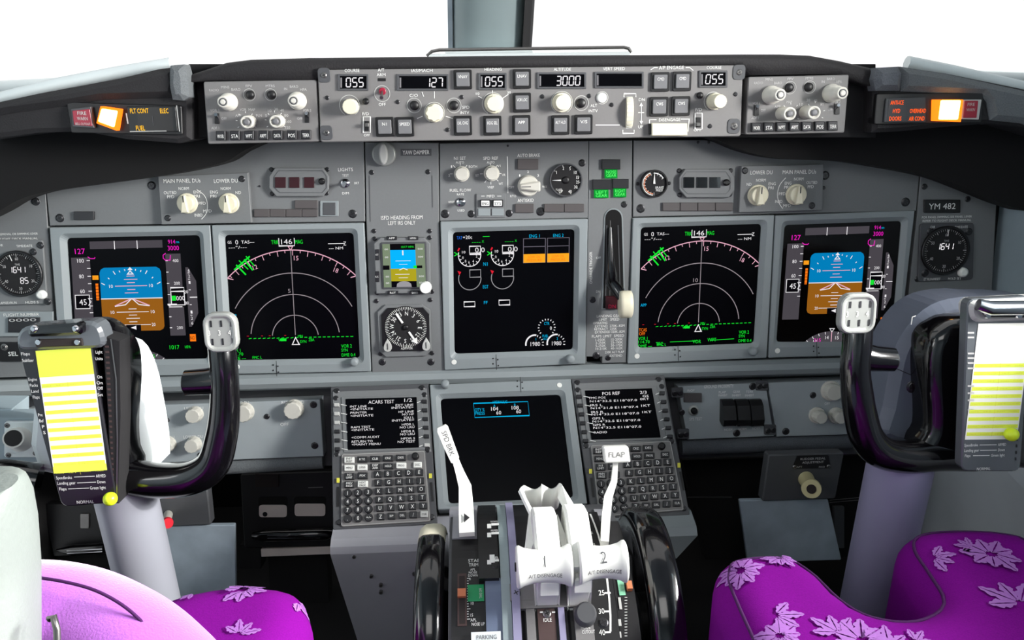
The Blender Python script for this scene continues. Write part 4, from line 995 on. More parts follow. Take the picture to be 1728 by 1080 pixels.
def nd(s, second='5'):
    s.text('GS', .04, .055, .022, 'e_white', .03); s.text('0', .095, .055, .036, 'e_white', .022); s.text('TAS---', .18, .055, .024, 'e_white', .10); s.text('---°/---', .10, .095, .022, 'e_white', .14)
    s.text('TRK', .39, .06, .032, 'e_green', .058); s.text('146', .48, .058, .04, 'e_white', .085); s.text('MAG', .575, .06, .032, 'e_green', .058); s.line([(.42, .03), (.42, .09), (.54, .09), (.54, .03)], .006, 'e_white')
    s.line([(.80, .08), (.925, .08)], .006, 'e_white'); s.text('Z', .93, .08, .03, 'e_white'); s.text('--- NM', .86, .115, .022, 'e_white', .11)
    C = (.507, .818); R = .695
    s.arc(C[0], C[1], R, -46, 46, .0075, 'e_pink'); 
    for i in range(-9, 10):
        a = i * 5 + 1.2
        if abs(a) < 46: s.line([pol(C[0], C[1], a, R), pol(C[0], C[1], a, R - (.042 if i % 2 == 0 else .022))], .005, 'e_pink')
    for sg in (-1, 1): q = pol(C[0], C[1], sg * 46, R); s.line([q, pol(C[0], C[1], sg * 46 - sg * 2, R - .04)], .0075, 'e_pink')
    for a, t_ in ((-26.5, '12'), (3.6, '15'), (33, '18')): q = pol(C[0], C[1], a, R - .062); s.text(t_, q[0], q[1], .036, 'e_pink', .036, rot=-math.radians(a) * .7)
    for R2, am in ((.515, 62), (.346, 84), (.18, 84)): s.arc(C[0], C[1], R2, -am, am, .0065, 'e_soft')
    s.line([(C[0], C[1] - .02), (C[0] - .0, .12)], .0055, 'e_soft'); s.line([(C[0] - .018, .095), (C[0] + .018, .095), (C[0], .125)], .006, 'e_pink', True)
    s.text(second, C[0] - (.028 if len(second) == 1 else .04), C[1] - .375, .032, 'e_soft', .02 * len(second))
    for a in (-36, -30): q0 = pol(C[0], C[1], a, R + .03); q1 = pol(C[0], C[1], a + 1.0, R - .075); s.line([q0, q1], .012, 'e_green', dz=.0003)
    for a in (-33, -28): q0 = pol(C[0], C[1], a, R + .045); q1 = pol(C[0], C[1], a + 1.6, R - .05); s.line([q0, q1], .008, 'e_green', dz=.0003)
    s.line([pol(C[0], C[1], -39, R + .01), pol(C[0], C[1], -26, R + .03)], .012, 'e_green', dz=.0003)
    s.text('APP', .035, .635, .026, 'e_cyan', .05)
    for u in [i * .036 for i in range(4, 27)]: s.line([(u, .818 + (.004 if u < .5 else 0)), (u + .022, .818)], .0055, 'e_green' if (u > .6 or u < .3) else 'e_green')
    for u in (.03, .13, .24, .30, .42): s.line([(u, .80), (u + .015, .80)], .004, 'e_red')
    s.line([(C[0] - .027, .875), (C[0] + .027, .875), (C[0], .818)], .0075, 'e_white', True, dz=.0003)
    s.rect(.385, .825, .435, .845, 'e_green', .0002); s.text('VOR', .40, .835, .024, 'e_green'); s.text('SYN', .565, .852, .022, 'e_green', .05); s.text('ZBA', .63, .838, .024, 'e_green', .045); s.text('MN', .545, .808, .022, 'e_green')
    s.text('TCAS', .035, .843, .028, 'e_orange', .065); s.text('OFF', .03, .875, .028, 'e_orange', .05)
    s.text('VOR 1', .0, .915, .028, 'e_green', .075, al='l'); s.text('114.70', .0, .945, .026, 'e_green', .095, al='l'); s.text('DME ---', .0, .98, .026, 'e_green', .115, al='l'); s.text('FMC L', .20, .975, .024, 'e_green', .075)
    s.text('VOR 2', .86, .895, .028, 'e_green', .085, al='l'); s.text('SYN', .86, .928, .026, 'e_green', .05, al='l'); s.text('DME 0.4', .86, .968, .026, 'e_green', .11, al='l')
    if second != '5':
        s.line([(.27, .955), (.50, .955)], .005, 'e_green'); s.line([(.62, .955), (.82, .95)], .005, 'e_green'); s.text('VOR', .50, .96, .03, 'e_green'); s.text('TFC', .18, .968, .03, 'e_green', .06); s.text('WPT', .63, .95, .03, 'e_green')

def eng(s):
    s.text('TAT', .055, .045, .026, 'e_blue', .045); s.text('+20c', .12, .042, .028, 'e_white', .075); s.line([(.245, .04), (.30, .04)], .006, 'e_green')
    for cx in (.135, .405):
        s.arc(cx, .185, .092, 75, 285, .0065, 'e_white')
        for a in range(90, 286, 22): s.line([pol(cx, .185, a, .092), pol(cx, .185, a, .075)], .006, 'e_white')
        for a, t_ in ((100, '2'), (150, '4'), (185, '6'), (215, '8'), (250, '0')): q = pol(cx, .185, a, .058); s.text(t_, q[0], q[1], .022, 'e_white')
        s.text('10', cx - .048, .16, .022, 'e_white', .028)
        s.box(cx, .115, cx + .09, .17, .006, 'e_white'); s.text('0.0', cx + .085, .145, .040, 'e_white', .08, dz=.0003); s.line([(cx, .18), (cx + .09, .18)], .010, 'e_white')
        s.text('----', cx + .055, .082, .02, 'e_green', .07); s.text('X', cx + .11, .078, .02, 'e_green')
        s.arc(cx, .185, .10, 290, 305, .012, 'e_red'); s.line([(cx - .125, .16), (cx - .10, .175), (cx - .125, .19)], .007, 'e_green'); s.line([(cx - .10, .175), (cx - .085, .175)], .007, 'e_green')
        s.arc(cx, .375, .092, 85, 290, .0065, 'e_gray'); s.box(cx, .305, cx + .09, .365, .006, 'e_gray'); s.poly([(cx - .10, .31), (cx - .07, .32), (cx - .085, .345)], 'e_red')
    s.box(.085, .565, .175, .605, .006, 'e_white'); s.box(.375, .56, .465, .60, .006, 'e_white')
    s.text('N1', .265, .26, .03, 'e_cyan', .035); s.text('EGT', .265, .445, .028, 'e_cyan', .045); s.text('FF', .265, .575, .026, 'e_cyan', .03)
    for u0, t_ in ((.578, 'ENG 1'), (.775, 'ENG 2')):
        s.text(t_, u0 + .09, .045, .026, 'e_cyan', .085); s.box(u0, .065, u0 + .18, .26, .005, 'e_box'); s.line([(u0, .13), (u0 + .18, .13)], .005, 'e_box'); s.rect(u0, .19, u0 + .18, .26, 'e_amber', .0004)
        s.text('LOW OIL', u0 + .09, .212, .022, 'e_orange', .10, dz=.0006); s.text('PRESSURE', u0 + .09, .24, .022, 'e_orange', .12, dz=.0006)
    cx, cy = .775, .80
    for a in range(-130, 131, 20): s.line([pol(cx, cy, a, .075), pol(cx, cy, a, .062)], .007, 'e_white')
    s.text('CTR', cx, .765, .026, 'e_cyan', .045); s.text('0', cx + .035, .805, .03, 'e_white'); s.text('FUEL', cx - .01, .87, .022, 'e_cyan', .05); s.text('KG', cx - .01, .895, .02, 'e_cyan', .03)
    for u, t_ in ((.675, '1'), (.855, '2')):
        s.arc(u, .935, .075, -100, 10, .013, 'e_white')
        for a in range(20, 105, 20): s.line([pol(u, .935, a, .078), pol(u, .935, a, .062)], .006, 'e_white')
        s.text('1980', u + .005, .935, .036, 'e_white', .08); s.text(t_, u + .01, .895, .022, 'e_cyan')

def hyd(s):
    s.box(.27, .065, .72, .205, .0055, 'e_cyan'); s.text('HYDRAULIC', .49, .06, .024, 'e_cyan', .12); s.text('A', .44, .095, .022, 'e_cyan'); s.text('B', .61, .093, .022, 'e_cyan')
    s.text('QTY %', .315, .13, .026, 'e_cyan', .08); s.text('PRESS', .315, .165, .026, 'e_cyan', .08); s.text('104', .44, .125, .032, 'e_white', .058); s.text('108', .61, .122, .032, 'e_white', .058); s.text('60', .47, .165, .032, 'e_white', .04); s.text('60', .635, .16, .032, 'e_white', .04)

def display_unit(label, outer, scr, draw, fr=MP, top=False, extra=None, screen_m='screen', z0=-.022, lh=.004):
    cx = sum(q[0] for q in outer) / 4; cy = sum(q[1] for q in outer) / 4
    T = Thing('display_unit', label, 'display screen', fr.moved(cx, cy, 0), 'square cockpit display units')
    b = B(); h = lh; o = quad_round(T.q(outer, h), .002); sc = T.q(scr, 0.0)
    mid = sum(sc, Vector((0, 0))) / 4
    inn = quad_round([mid + (q - mid) * 1.075 for q in sc], .010)
    inn2 = quad_round(sc, .007)
    L = [[(p.x, p.y, z0) for p in o], [(p.x, p.y, h - .0012) for p in o], [(p.x, p.y, h) for p in inset(o, .0012)], [(p.x, p.y, h) for p in inn], [(p.x, p.y, -.003) for p in inn2], [(p.x, p.y, -.006) for p in inn2]]
    b.loops(L, 'grey_frame', False, True, False)
    if extra: extra(T, b, h)
    T.part('bezel', b)
    b = B(); b.prism(quad_round(sc, .007), -.010, -.005, screen_m); scrn = T.part('screen', b)
    s = Scr(T, scr, -.0048); draw(s); T.part('screen_graphics', s.b, scrn)
    return T
def du_extra(light, knob_, notch, lined=True):
    def f(T, b, h):
        if light: c = T.l(*light, h); b.lathe(c.x, c.y, [(4.5 * T.k(*light), h), (4 * T.k(*light), h + .0012)], 'white_plastic', 14)
        if notch:
            x, y = notch; T_line(T, b, [(x + 1, y - 13), (x + 2, y + 13)], 1, h + .0005, 'ink')
            for dx, dy in ((-4, -6), (4, -4), (-4, 3), (5, 6)): c = T.l(x + dx, y + dy, h); b.lathe(c.x, c.y, [(.0014, h), (.001, h + .0008)], 'ink', 8)
        if knob_: c = T.l(*knob_, h + .010); r = 7 * T.k(*knob_); b.lathe(c.x, c.y, [(r, h), (r, h + .010), (r * .6, h + .012), (r * .2, h + .012)], 'grey_frame', 18)
    return f
display_unit('leftmost display screen with blue and brown artificial horizon above the left control yoke', [(83, 384), (354, 380), (371, 632), (103, 638)], [(111, 402), (336, 397), (350, 606), (124, 610)], pfd, extra=du_extra(None, None, (240, 622)))
display_unit('left navigation display screen with concentric arcs and the number 5', [(357, 380), (614, 376), (626, 627), (373, 632)], [(378, 397), (596, 393), (607, 605), (391, 609)], nd, extra=du_extra((400, 619), (597, 612), (465, 622)))
display_unit('centre upper engine display screen with two orange LOW OIL PRESSURE boxes', [(743, 374), (992, 369), (988, 614), (750, 625)], [(764, 392), (970, 387), (967, 591), (767, 598)], eng, extra=du_extra((766, 611), (963, 607), (836, 611)))
display_unit('right navigation display screen with concentric arcs and the number 10', [(1068, 368), (1307, 363), (1294, 604), (1059, 614)], [(1082, 384), (1286, 378), (1273, 580), (1077, 588)], lambda s: nd(s, '10'), extra=du_extra((1075, 601), (1272, 594), (1143, 596)))
display_unit('rightmost display screen with blue and brown artificial horizon left of the black YM 482 plate', [(1309, 364), (1544, 355), (1516, 598), (1297, 604)], [(1325, 380), (1523, 373), (1506, 577), (1311, 578)], pfd, screen_m='screen_warm', extra=du_extra((1312, 592), None, (1377, 590)))
lower_du = display_unit('lower centre display screen, black with a small blue hydraulic table at its top', [(725, 649), (963, 639), (991, 850), (739, 860)], [(743, 672), (946, 665), (968, 839), (757, 849)], hyd, FP, extra=du_extra((944, 650), (751, 647), (877, 649)), z0=-.03)

# ================================================================== standby instruments
T = Thing('standby_flight_display', 'small square standby screen showing sky and olive ground left of the engine screen', 'standby display', MP.moved(680, 449, .0005))
q = [(632, 410), (643, 400), (716, 400), (726, 410), (727, 493), (636, 494)]
b = B(); o = T.q(q)[::-1]; b.prism(o, 0, .010, 'grey', .001)
for x, y in ((632, 403), (725, 401), (725, 390), (631, 390), (636, 494), (729, 492)): T_screw(T, b, x, y, 3.2, .0)
T.part('housing', b)
sq = [(645, 412), (716, 411), (719, 484), (648, 485)]
b = B(); o = quad_round(T.q([(642, 409), (720, 408), (722, 487), (645, 488)], .011), .003); b.prism(o, .009, .012, 'grey_dark', .001); b.prism(quad_round(T.q(sq, .012), .0015), .011, .0125, 'screen'); T.part('screen', b)
s = Scr(T, sq, .0126)
s.rect(.0, .0, .18, 1, 'e_tape2'); s.rect(.78, 0, 1, 1, 'e_tape2'); s.rect(.18, .0, .78, .14, 'e_dark'); s.rect(.18, .14, .78, .57, 'e_sky2'); s.rect(.18, .57, .78, .86, 'e_olive'); s.poly([pol(.48, 1.12, -40 + 80 * i / 12, .26) for i in range(13)][0:13] + [(.66, .995), (.30, .995)], 'e_gray')
s.text('1017 HPA', .6, .07, .05, 'e_green', .3); s.line([(.48, .15), (.48, .26)], .03, 'e_white'); s.line([(.3, .39), (.66, .39)], .012, 'e_white'); s.line([(.38, .6), (.48, .56), (.58, .6)], .02, 'e_white'); s.line([(.28, .70), (.62, .70)], .014, 'e_white'); s.line([(.36, .78), (.58, .78)], .014, 'e_white')
s.line([(.38, .47), (.58, .47)], .01, 'e_white')
s.rect(.0, .49, .15, .59, 'e_dark', .0004); s.rect(.76, .50, .93, .56, 'e_dark', .0004); s.rect(.72, .50, .80, .56, 'e_green', .0006)
for v in (.12, .3, .75, .9): s.text('00', .09, v, .04, 'e_white', .08); s.text('500', .9, v, .04, 'e_white', .12)
T.part('screen_graphics', s.b)
for x, y in ((661, 402), (697, 402), (663, 494), (700, 494)):
    b = B(); T_box(T, b, x - 9, y - 3, x + 9, y + 3, .009, .013, 'key', .0008, .0008); T_text(T, b, {661: 'APP', 697: 'HP/IN', 663: 'RST', 700: 'BARO'}[x], x, y, 3, .0134, 'letter', 10); T.part('side_key', b)
for y in (430, 467):
    b = B(); T_box(T, b, 633, y - 9, 640, y + 9, .009, .013, 'key', .0008, .0008); T_text(T, b, 'ATT' if y < 450 else 'ILS', 636, y, 3, .0134, 'letter', 5); T.part('side_key', b)
knob(T, 718, 486, 10, .012, 'white_plastic', 'setting_knob', skirt=None, fl=.02, k=20, h=.010)

T = Thing('radio_magnetic_indicator', 'octagonal compass instrument with white needle and teardrop knobs under the small standby screen', 'compass instrument', MP.moved(683, 556, .0005))
b = B(); o = T.q([(637, 526), (650, 514), (712, 513), (726, 522), (728, 590), (718, 600), (652, 602), (640, 592)])[::-1]; b.prism(o, 0, .004, 'grey', .001)
o = T.q([(643, 532), (654, 520), (714, 519), (724, 530), (725, 584), (716, 592), (656, 593), (645, 584)], .006)[::-1]; b.prism(o, .003, .0065, 'black', .0006)
for x, y in ((635, 508), (726, 506), (642, 597), (729, 596)): T_screw(T, b, x, y, 3.2, .0)
T.part('housing', b)
c = T.l(685, 552, .007); k = T.k(685, 552); R = 36 * k
b = B(); b.prism(circ(c.x, c.y, R * 1.0, 36), .006, .0075, 'black_matte')
for a in range(0, 360, 5): b.ribbon([polar(c, a, R * .97), polar(c, a, R * (.86 if a % 10 else .80))], .0007, .0080, 'letter')
for a, t_ in zip(range(35, 395, 30), ('N', '3', '6', 'E', '12', '15', 'S', '21', '24', 'W', '30', '33')): x, y = polar(c, a - 30, R * .66); b.text(t_, x, y, 7 * k, .0080, 'letter', rot=-math.radians(a - 30))
b.text('ADF/VOR', c.x, c.y - R * 1.02, 4 * k, .0080, 'letter', 20 * k)
T.part('compass_card', b)
b = B()
for a0, a1 in ((-32, 148),):
    for w_, r0, r1 in ((.0034, .25, .8),): b.ribbon([polar(c, -32, R * r0), polar(c, -32, R * r1)], w_, .0095, 'letter'); b.ribbon([polar(c, 148, R * r0), polar(c, 148, R * r1)], w_, .0095, 'letter')
b.prism([Vector(p) for p in (polar(c, 148, R * .95), polar(c, 162, R * .7), polar(c, 134, R * .7))], .009, .0100, 'letter'); b.lathe(c.x, c.y, [(R * .12, .0075), (R * .12, .0105), (R * .05, .011)], 'black', 12); T.part('needle', b)
for x, y in ((654, 584), (719, 582)):
    c = T.l(x, y, .012); b = B(); tear = [Vector((c.x + 9 * k * math.sin(t_) * (1 if True else 0) * (math.sin(t_ / 2) ** 1.2), c.y + 1 * k + (11 * k) * math.cos(t_))) for t_ in [2 * PI * i / 20 for i in range(20)]]
    if sum(tear[i].cross(tear[(i + 1) % 20]) for i in range(20)) < 0: tear = tear[::-1]
    b.prism(tear, .006, .013, 'ring', .0004); b.ribbon([(c.x, c.y - 6 * k), (c.x, c.y + 5 * k)], .0014, .0136, 'ink'); T.part('teardrop_knob', b)

# ================================================================== rail under the main panel
b = B(); L = []
T = Thing('panel_rail', 'long rounded grey rail running across under the main screens from wall to wall', 'rail', MP.moved(864, 640, 0))
for px in (-60, 200, 500, 864, 1200, 1500, 1712):
    yt = 642 + (px - 100) * -.0275; 
    c = T.l(px, yt + 12, .0)
    L.append([(c.x, c.y + .0135, -.024), (c.x, c.y + .0135, -.004), (c.x, c.y + .008, .006), (c.x, c.y - .001, .010), (c.x, c.y - .010, .006), (c.x, c.y - .016, -.006), (c.x, c.y - .017, -.05), (c.x, c.y - .035, -.055), (c.x, c.y - .036, -.07)])
b.loops([list(l) for l in L], 'grey_frame', False, False, False, closed=False)
b.loops([[l[0], l[1], l[2], l[3], l[4], l[5], l[6], l[7], l[8]] for l in (L[0],)], 'grey_frame', cap0=False, cap1=False) if 0 else None
T.part('rail', b)

# ================================================================== control display units
def shiftb(b, O):
    b.v = [(x - O[0], y - O[1], z - O[2]) for x, y, z in b.v]; return b
def bil(q, u, v):
    a = (q[0][0] + (q[1][0] - q[0][0]) * u, q[0][1] + (q[1][1] - q[0][1]) * u); c = (q[3][0] + (q[2][0] - q[3][0]) * u, q[3][1] + (q[2][1] - q[3][1]) * u)
    return (a[0] + (c[0] - a[0]) * v, a[1] + (c[1] - a[1]) * v)
def cdu(label, outer, scr, kb, lines, lit, order_first):
    cx = sum(q[0] for q in outer) / 4; cy = sum(q[1] for q in outer) / 4
    T = Thing('control_display_unit', label, 'keypad computer', FP.moved(cx, cy, .002), 'keypad computers')
    b = B(); o = quad_round(T.q(outer, .0), .002); b.prism(o, -.03, 0, 'grey_dark', .001)
    q2 = [bil(outer, .02, .035), bil(outer, .98, .035), bil(outer, .985, .49), bil(outer, .02, .49)]
    b.prism(quad_round(T.q(q2), .001), -.001, .0015, 'grey', .0006)
    for u, v in ((.06, .03), (.93, .03), (.05, .08), (.95, .08), (.05, .47), (.95, .47), (.06, .95), (.95, .95)): T_screw(T, b, *bil(outer, u, v), 4, .001)
    T.part('face_plate', b)
    b = B(); fo = [bil(scr, -.06, -.04), bil(scr, 1.08, -.04), bil(scr, 1.08, 1.05), bil(scr, -.06, 1.05)]
    b.prism(quad_round(T.q(fo, .003), .001), 0, .003, 'grey', .0006); b.prism(quad_round(T.q(scr, .004), .001), .0025, .0038, 'screen')
    for i in range(6):
        v = .16 + i * .155
        p0, p1 = bil(outer, .10, .125 + i * .062), bil(outer, .16, .135 + i * .062); T_line(T, b, [p0, p1], 1, .0042, 'letter'); p0, p1 = bil(outer, .87, .135 + i * .062), bil(outer, .91, .125 + i * .062); T_line(T, b, [p0, p1], 1, .0042, 'letter')
    sc = T.part('screen', b)
    s = Scr(T, scr, .0039)
    for t_, u, v, h, w_, al in lines: s.text(t_, u, v, h, 'e_white', w_, al)
    T.part('screen_text', s.b, sc)
    for side, u in (('l', .055), ('r', .945)):
        for i in range(6):
            c = bil(outer, u, .125 + i * .062); b = B(); bright = (side == 'l' and i < 3 and lit) or (side == 'r' and lit and i == 5)
            T_box(T, b, c[0] - 4.5, c[1] - 3, c[0] + 4.5, c[1] + 3, 0, .006, 'ring' if bright else 'key', .001, .0008); T.part('line_select_key', b)
    # keyboard
    b = B(); o = quad_round(T.q(kb, .003), .004); b.prism(o, 0, .003, 'grey_mcp', .0008); b.ribbon(inset(o, .0015), .0006, .0034, 'ring', True)
    for u in (-.035, 1.04):
        p0, p1 = bil(kb, u, .45), bil(kb, u, .72); T_line(T, b, [p0, p1], 4, .0012, 'black')
        T_screw(T, b, *bil(kb, u, .36), 2.6, .001, 'yellow_paint' if False else 'steel'); T_rect(T, b, bil(kb, u, .36)[0] - 2.5, bil(kb, u, .36)[1] - 4, bil(kb, u, .36)[0] + 2.5, bil(kb, u, .36)[1] + 4, .0035, 'yellow_paint')
    kbo = T.part('keyboard', b)
    def key(u, v, w_, h_, txt, rnd=False, m='key'):
        c = bil(kb, u, v); c = (c[0], c[1]); b = B()
        if rnd:
            l = T.l(c[0], c[1], .007); r = w_ / 2 * T.k(*c); b.lathe(l.x, l.y, [(r, .003), (r * .98, .0065), (r * .85, .0075)], m, 16); 
        else: T_box(T, b, c[0] - w_ / 2, c[1] - h_ / 2, c[0] + w_ / 2, c[1] + h_ / 2, .003, .0072, m, .001, .0008)
        tt = txt.split('\n')
        for i, t_ in enumerate(tt):
            T_text(T, b, t_, c[0], c[1] + (i - (len(tt) - 1) / 2) * 4.6, (6.5 if len(txt) < 2 else 3.6), .0078, 'letter' if m == 'key' else 'ink', None if len(txt) < 2 else min(w_ * .62, len(t_) * 3.2))
        T.part('key', b, kbo)
    R1 = ['INIT\nREF', 'RTE', 'CLB', 'CRZ', 'DES']; R2 = ['MENU', 'LEGS', 'DEP\nARR', 'HOLD', 'PROG']
    lk = {(0, 0), (1, 0), (1, 1), (1, 4), (1, 5), (3, 1)} if lit else set()
    mm = lambda r_, c_: 'white_plastic' if (r_, c_) in lk else 'key'
    for i in range(5): key(.095 + i * .153, .085, 17, 10, R1[i], m=mm(0, i)); key(.095 + i * .153, .195, 17, 10, R2[i], m=mm(1, i))
    key(.90, .195, 14, 10, 'EXEC', m=mm(1, 5))
    for r_, (a, c_) in enumerate((('N1\nLIMIT', 'FIX'), ('PREV\nPAGE', 'NEXT\nPAGE'))): key(.095, .31 + r_ * .115, 17, 11, a, m=mm(2 + r_, 0)); key(.25, .31 + r_ * .115, 17, 11, c_, m=mm(2 + r_, 1))
    for i, t_ in enumerate('123456789.0'): key(.075 + (i % 3) * .118, .54 + (i // 3) * .117, 14, 10, t_, True)
    key(.075 + 2 * .118, .54 + 3 * .117, 14, 10, '+/-', True)
    al = 'ABCDEFGHIJKLMNOPQRSTUVWXYZ'
    for i in range(30):
        t_ = al[i] if i < 26 else ('SP', 'DEL', '/', 'CLR')[i - 26]
        r_, c_ = i // 5, i % 5
        key(.425 + c_ * .122 + r_ * .004, .30 + r_ * .118, 13, 11, t_, m='ring' if (lit and i in (29,)) else 'key')
    b = B(); c = bil(kb, .88, .07); l = T.l(c[0], c[1], .010); r = 6 * T.k(*c); b.lathe(l.x, l.y, [(r, .003), (r, .010), (r * .6, .011)], 'black', 16); T.part('brightness_knob', b)
L1 = [('ACARS TEST', .50, .08, .05, .36, 'c'), ('1/2', .88, .06, .05, .11, 'c')]
for v, a, c_ in ((.15, ' INT LINE', 'INT LINE'), (.36, ' PRINTER', 'VHF LINE'), (.52, None, 'SDU L'), (.66, ' RAM TEST', 'HFDR L')): pass
for v, t_, al, w_ in ((.16, 'INT LINE', 'l', .24), (.215, '<INITIATE', 'l', .33), (.285, 'PRINTER', 'l', .24), (.345, '<INITIATE', 'l', .33), (.57, 'RAM TEST', 'l', .28), (.625, '<INITIATE', 'l', .33), (.77, '<COMM AUDIT', 'l', .40), (.85, 'RETURN TO', 'l', .30), (.905, '<MAINT MENU', 'l', .41),
                      (.155, 'EXT LINE', 'r', .26), (.205, 'INITIATE>', 'r', .32), (.29, 'HF LINE', 'r', .22), (.345, 'NO HF', 'r', .17), (.41, 'SDU L', 'r', .15), (.46, 'INITIATE>', 'r', .32), (.545, 'HFDR L', 'r', .18), (.60, 'NO LRU', 'r', .21), (.68, 'HFDR R', 'r', .19), (.735, 'NO LRU', 'r', .21), (.82, 'HFDR S', 'r', .20), (.88, 'NO TEST', 'r', .25)):
    L1.append((t_, .06 if al == 'l' else .95, v, .031, w_ * .96, al))
L2 = [('POS REF', .38, .08, .05, .26, 'c'), ('2/3', .86, .08, .045, .10, 'c')]
for v, t_, w_ in ((.16, 'FMC POS', .24), (.23, 'N14°32.5 E118°07.0', .70), (.31, 'IRS L', .18), (.37, 'N14°31.8 E118°07.4', .70), (.45, 'IRS R', .18), (.50, 'N14°32.0 E118°07.0', .70), (.58, 'GPS L', .18), (.64, 'N14°32.5 E118°07.0', .70), (.71, 'GPS R', .18), (.77, 'N14°32.5 E118°07.0', .70), (.86, 'RADIO', .19)):
    L2.append((t_, .05, v, .032, w_, 'l'))
for v, t_ in ((.16, 'GS'), (.22, '0KT'), (.355, '1KT'), (.485, '1KT')): L2.append((t_, .93, v, .034, .045 * len(t_), 'r'))
cdu('keypad computer showing the ACARS TEST page left of the lower centre screen', [(558, 653), (723, 647), (738, 884), (562, 894)], [(583, 673), (703, 670), (707, 755), (587, 759)], [(576, 766), (717, 760), (727, 880), (575, 889)], L1, True, 0)
cdu('keypad computer showing the POS REF page behind the flap lever', [(964, 639), (1121, 633), (1164, 869), (1000, 880)], [(987, 659), (1100, 655), (1115, 738), (998, 742)], [(996, 751), (1132, 743), (1155, 861), (1011, 873)], L2, False, 1)

# ================================================================== lower side panels
left_low = board('lighting_control_panel', 'grey lower panel with pale dimmer knobs behind the left control yoke', [(40, 692), (205, 686), (540, 674), (546, 770), (300, 780), (40, 790)],
      [('PANEL', 243, 690, 5, 22), ('UPPER DU', 327, 689, 5, 32), ('INBD DU', 281, 738, 5, 26), ('LOWER DU', 326, 737, 5, 33), ('OUTBD DU', 405, 680, 5, 30), ('BACKGROUND', 494, 679, 5, 38), ('OFF', 480, 716, 5, 14)],
      [(450, 703, 4), (282, 709, 3.5), (529, 683, 5), (531, 752, 5), (390, 767, 3), (337, 767, 3)], m='grey_low', fr=LP, th=.03)
T = left_low
for x, y, r, p in ((240, 708, 14, None), (324, 703, 12.5, None), (278, 754, 12, 20), (322, 754, 12, None), (408, 699, 15, None), (493, 694, 15, 25)): knob(T, x, y, r, .018, 'white_knob', 'dimmer_knob', fl=.05, k=12, skirt=1.1)
gp = board('ground_proximity_panel', 'grey lower panel with three black guarded switches right of the keypad with the POS REF page', [(1144, 652), (1292, 646), (1306, 736), (1160, 742)],
      [('GROUND PROXIMITY', 1213, 652, 5.5, 50), ('INOP', 1166, 659, 4, 12), ('FLAP', 1219, 662, 4, 12), ('INHIBIT', 1220, 667, 4, 15), ('GEAR', 1243, 661, 4, 12), ('INHIBIT', 1243, 667, 4, 15), ('TERR', 1265, 661, 4, 12), ('INHIBIT', 1265, 667, 4, 15), ('SYS TEST', 1174, 707, 5, 21), ('NORM', 1229, 725, 4, 13), ('NORM', 1253, 724, 4, 13), ('NORM', 1276, 723, 4, 13)],
      [(1151, 696, 4), (1270, 652, 5), (1243, 731, 5)], m='grey_low', fr=LP, th=.03)
T = gp
annun(T, 1154, 664, 1185, 679)
b = B(); c = T.l(1172, 694, .008); r = 8 * T.k(1172, 694); b.lathe(c.x, c.y, [(r * 1.1, 0), (r * 1.1, .003), (r * .8, .004)], 'ring', 18); b.lathe(c.x, c.y, [(r * .7, .003), (r * .7, .008), (r * .4, .0095)], 'black', 16); T.part('test_button', b)
for i, x in enumerate((1228, 1252, 1275)):
    b = B(); w_ = 11.5; o0 = T.l(x - w_, 676, .0); k = T.k(x, 695)
    w_ = 10.5; xs = (T.l(x - w_, 690, .01).x, T.l(x + w_, 690, .01).x); y0 = T.l(x, 719, .02).y; y1 = T.l(x, 674, .005).y
    b.loops([[(xs[j], y1, .0), (xs[j], y1, .008), (xs[j], y1 - .008, .018), (xs[j], y0 + .012, .026), (xs[j], y0, .022), (xs[j], y0, .012), (xs[j], y0 + .004, .0)][::-1] for j in (0, 1)][::-1], 'black')
    b.ribbon([(xs[0] + .003, y0 + .0015), (xs[1] - .003, y0 + .0015)], .0008, .0255, 'steel'); T.part('switch_guard', b)
for x0, y0 in ((1285, 650), (1299, 725), (1142, 662), (1152, 732)):
    b = B(); T_box(T, b, x0 - 9, y0 - 8, x0 + 11, y0 + 9, 0, .003, 'grey_dark', .002, .0006); T_screw(T, b, x0 - 3, y0 + 2, 4, .003); T_screw(T, b, x0 + 6, y0 + 1, 4, .003); T.part('mounting_bracket', b)
rl = board('lighting_control_panel', 'grey lower panel with pale dimmer knobs half hidden by the right control yoke', [(1296, 646), (1430, 641), (1545, 637), (1560, 728), (1440, 733), (1311, 737)], [('MAIN PANEL', 1410, 646, 5, 34), ('OFF', 1396, 681, 4, 9), ('INBD DU', 1378, 694, 5, 24), ('OUTBD DU', 1414, 693, 5, 24)],
      [(1372, 667, 4.5), (1326, 728, 5)], m='grey_low', fr=LP, th=.03)
T = rl
knob(T, 1409, 663, 14, .018, 'white_knob', 'dimmer_knob', fl=.03, k=14); knob(T, 1387, 706, 10, .022, 'white_knob', 'dimmer_knob', fl=.05, k=10, skirt=1.35); knob(T, 1420, 706, 10, .022, 'white_knob', 'dimmer_knob', fl=.05, k=10, skirt=1.35)
b = B(); T_box(T, b, 1478, 660, 1496, 716, 0, .008, 'grey_frame', .002, .001); T.part('handle', b)
# backing sheet coloured dark for the shade between rail and lower panels
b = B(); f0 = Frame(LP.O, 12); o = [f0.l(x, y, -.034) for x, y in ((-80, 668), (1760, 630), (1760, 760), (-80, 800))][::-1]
b.prism(o, -.05, -.036, 'grey_dark'); T = Thing('lower_backing_panel', 'backing panel coloured dark for shade under the grey rail behind the lower knob panels', 'panel', f0); T.part('panel', b)
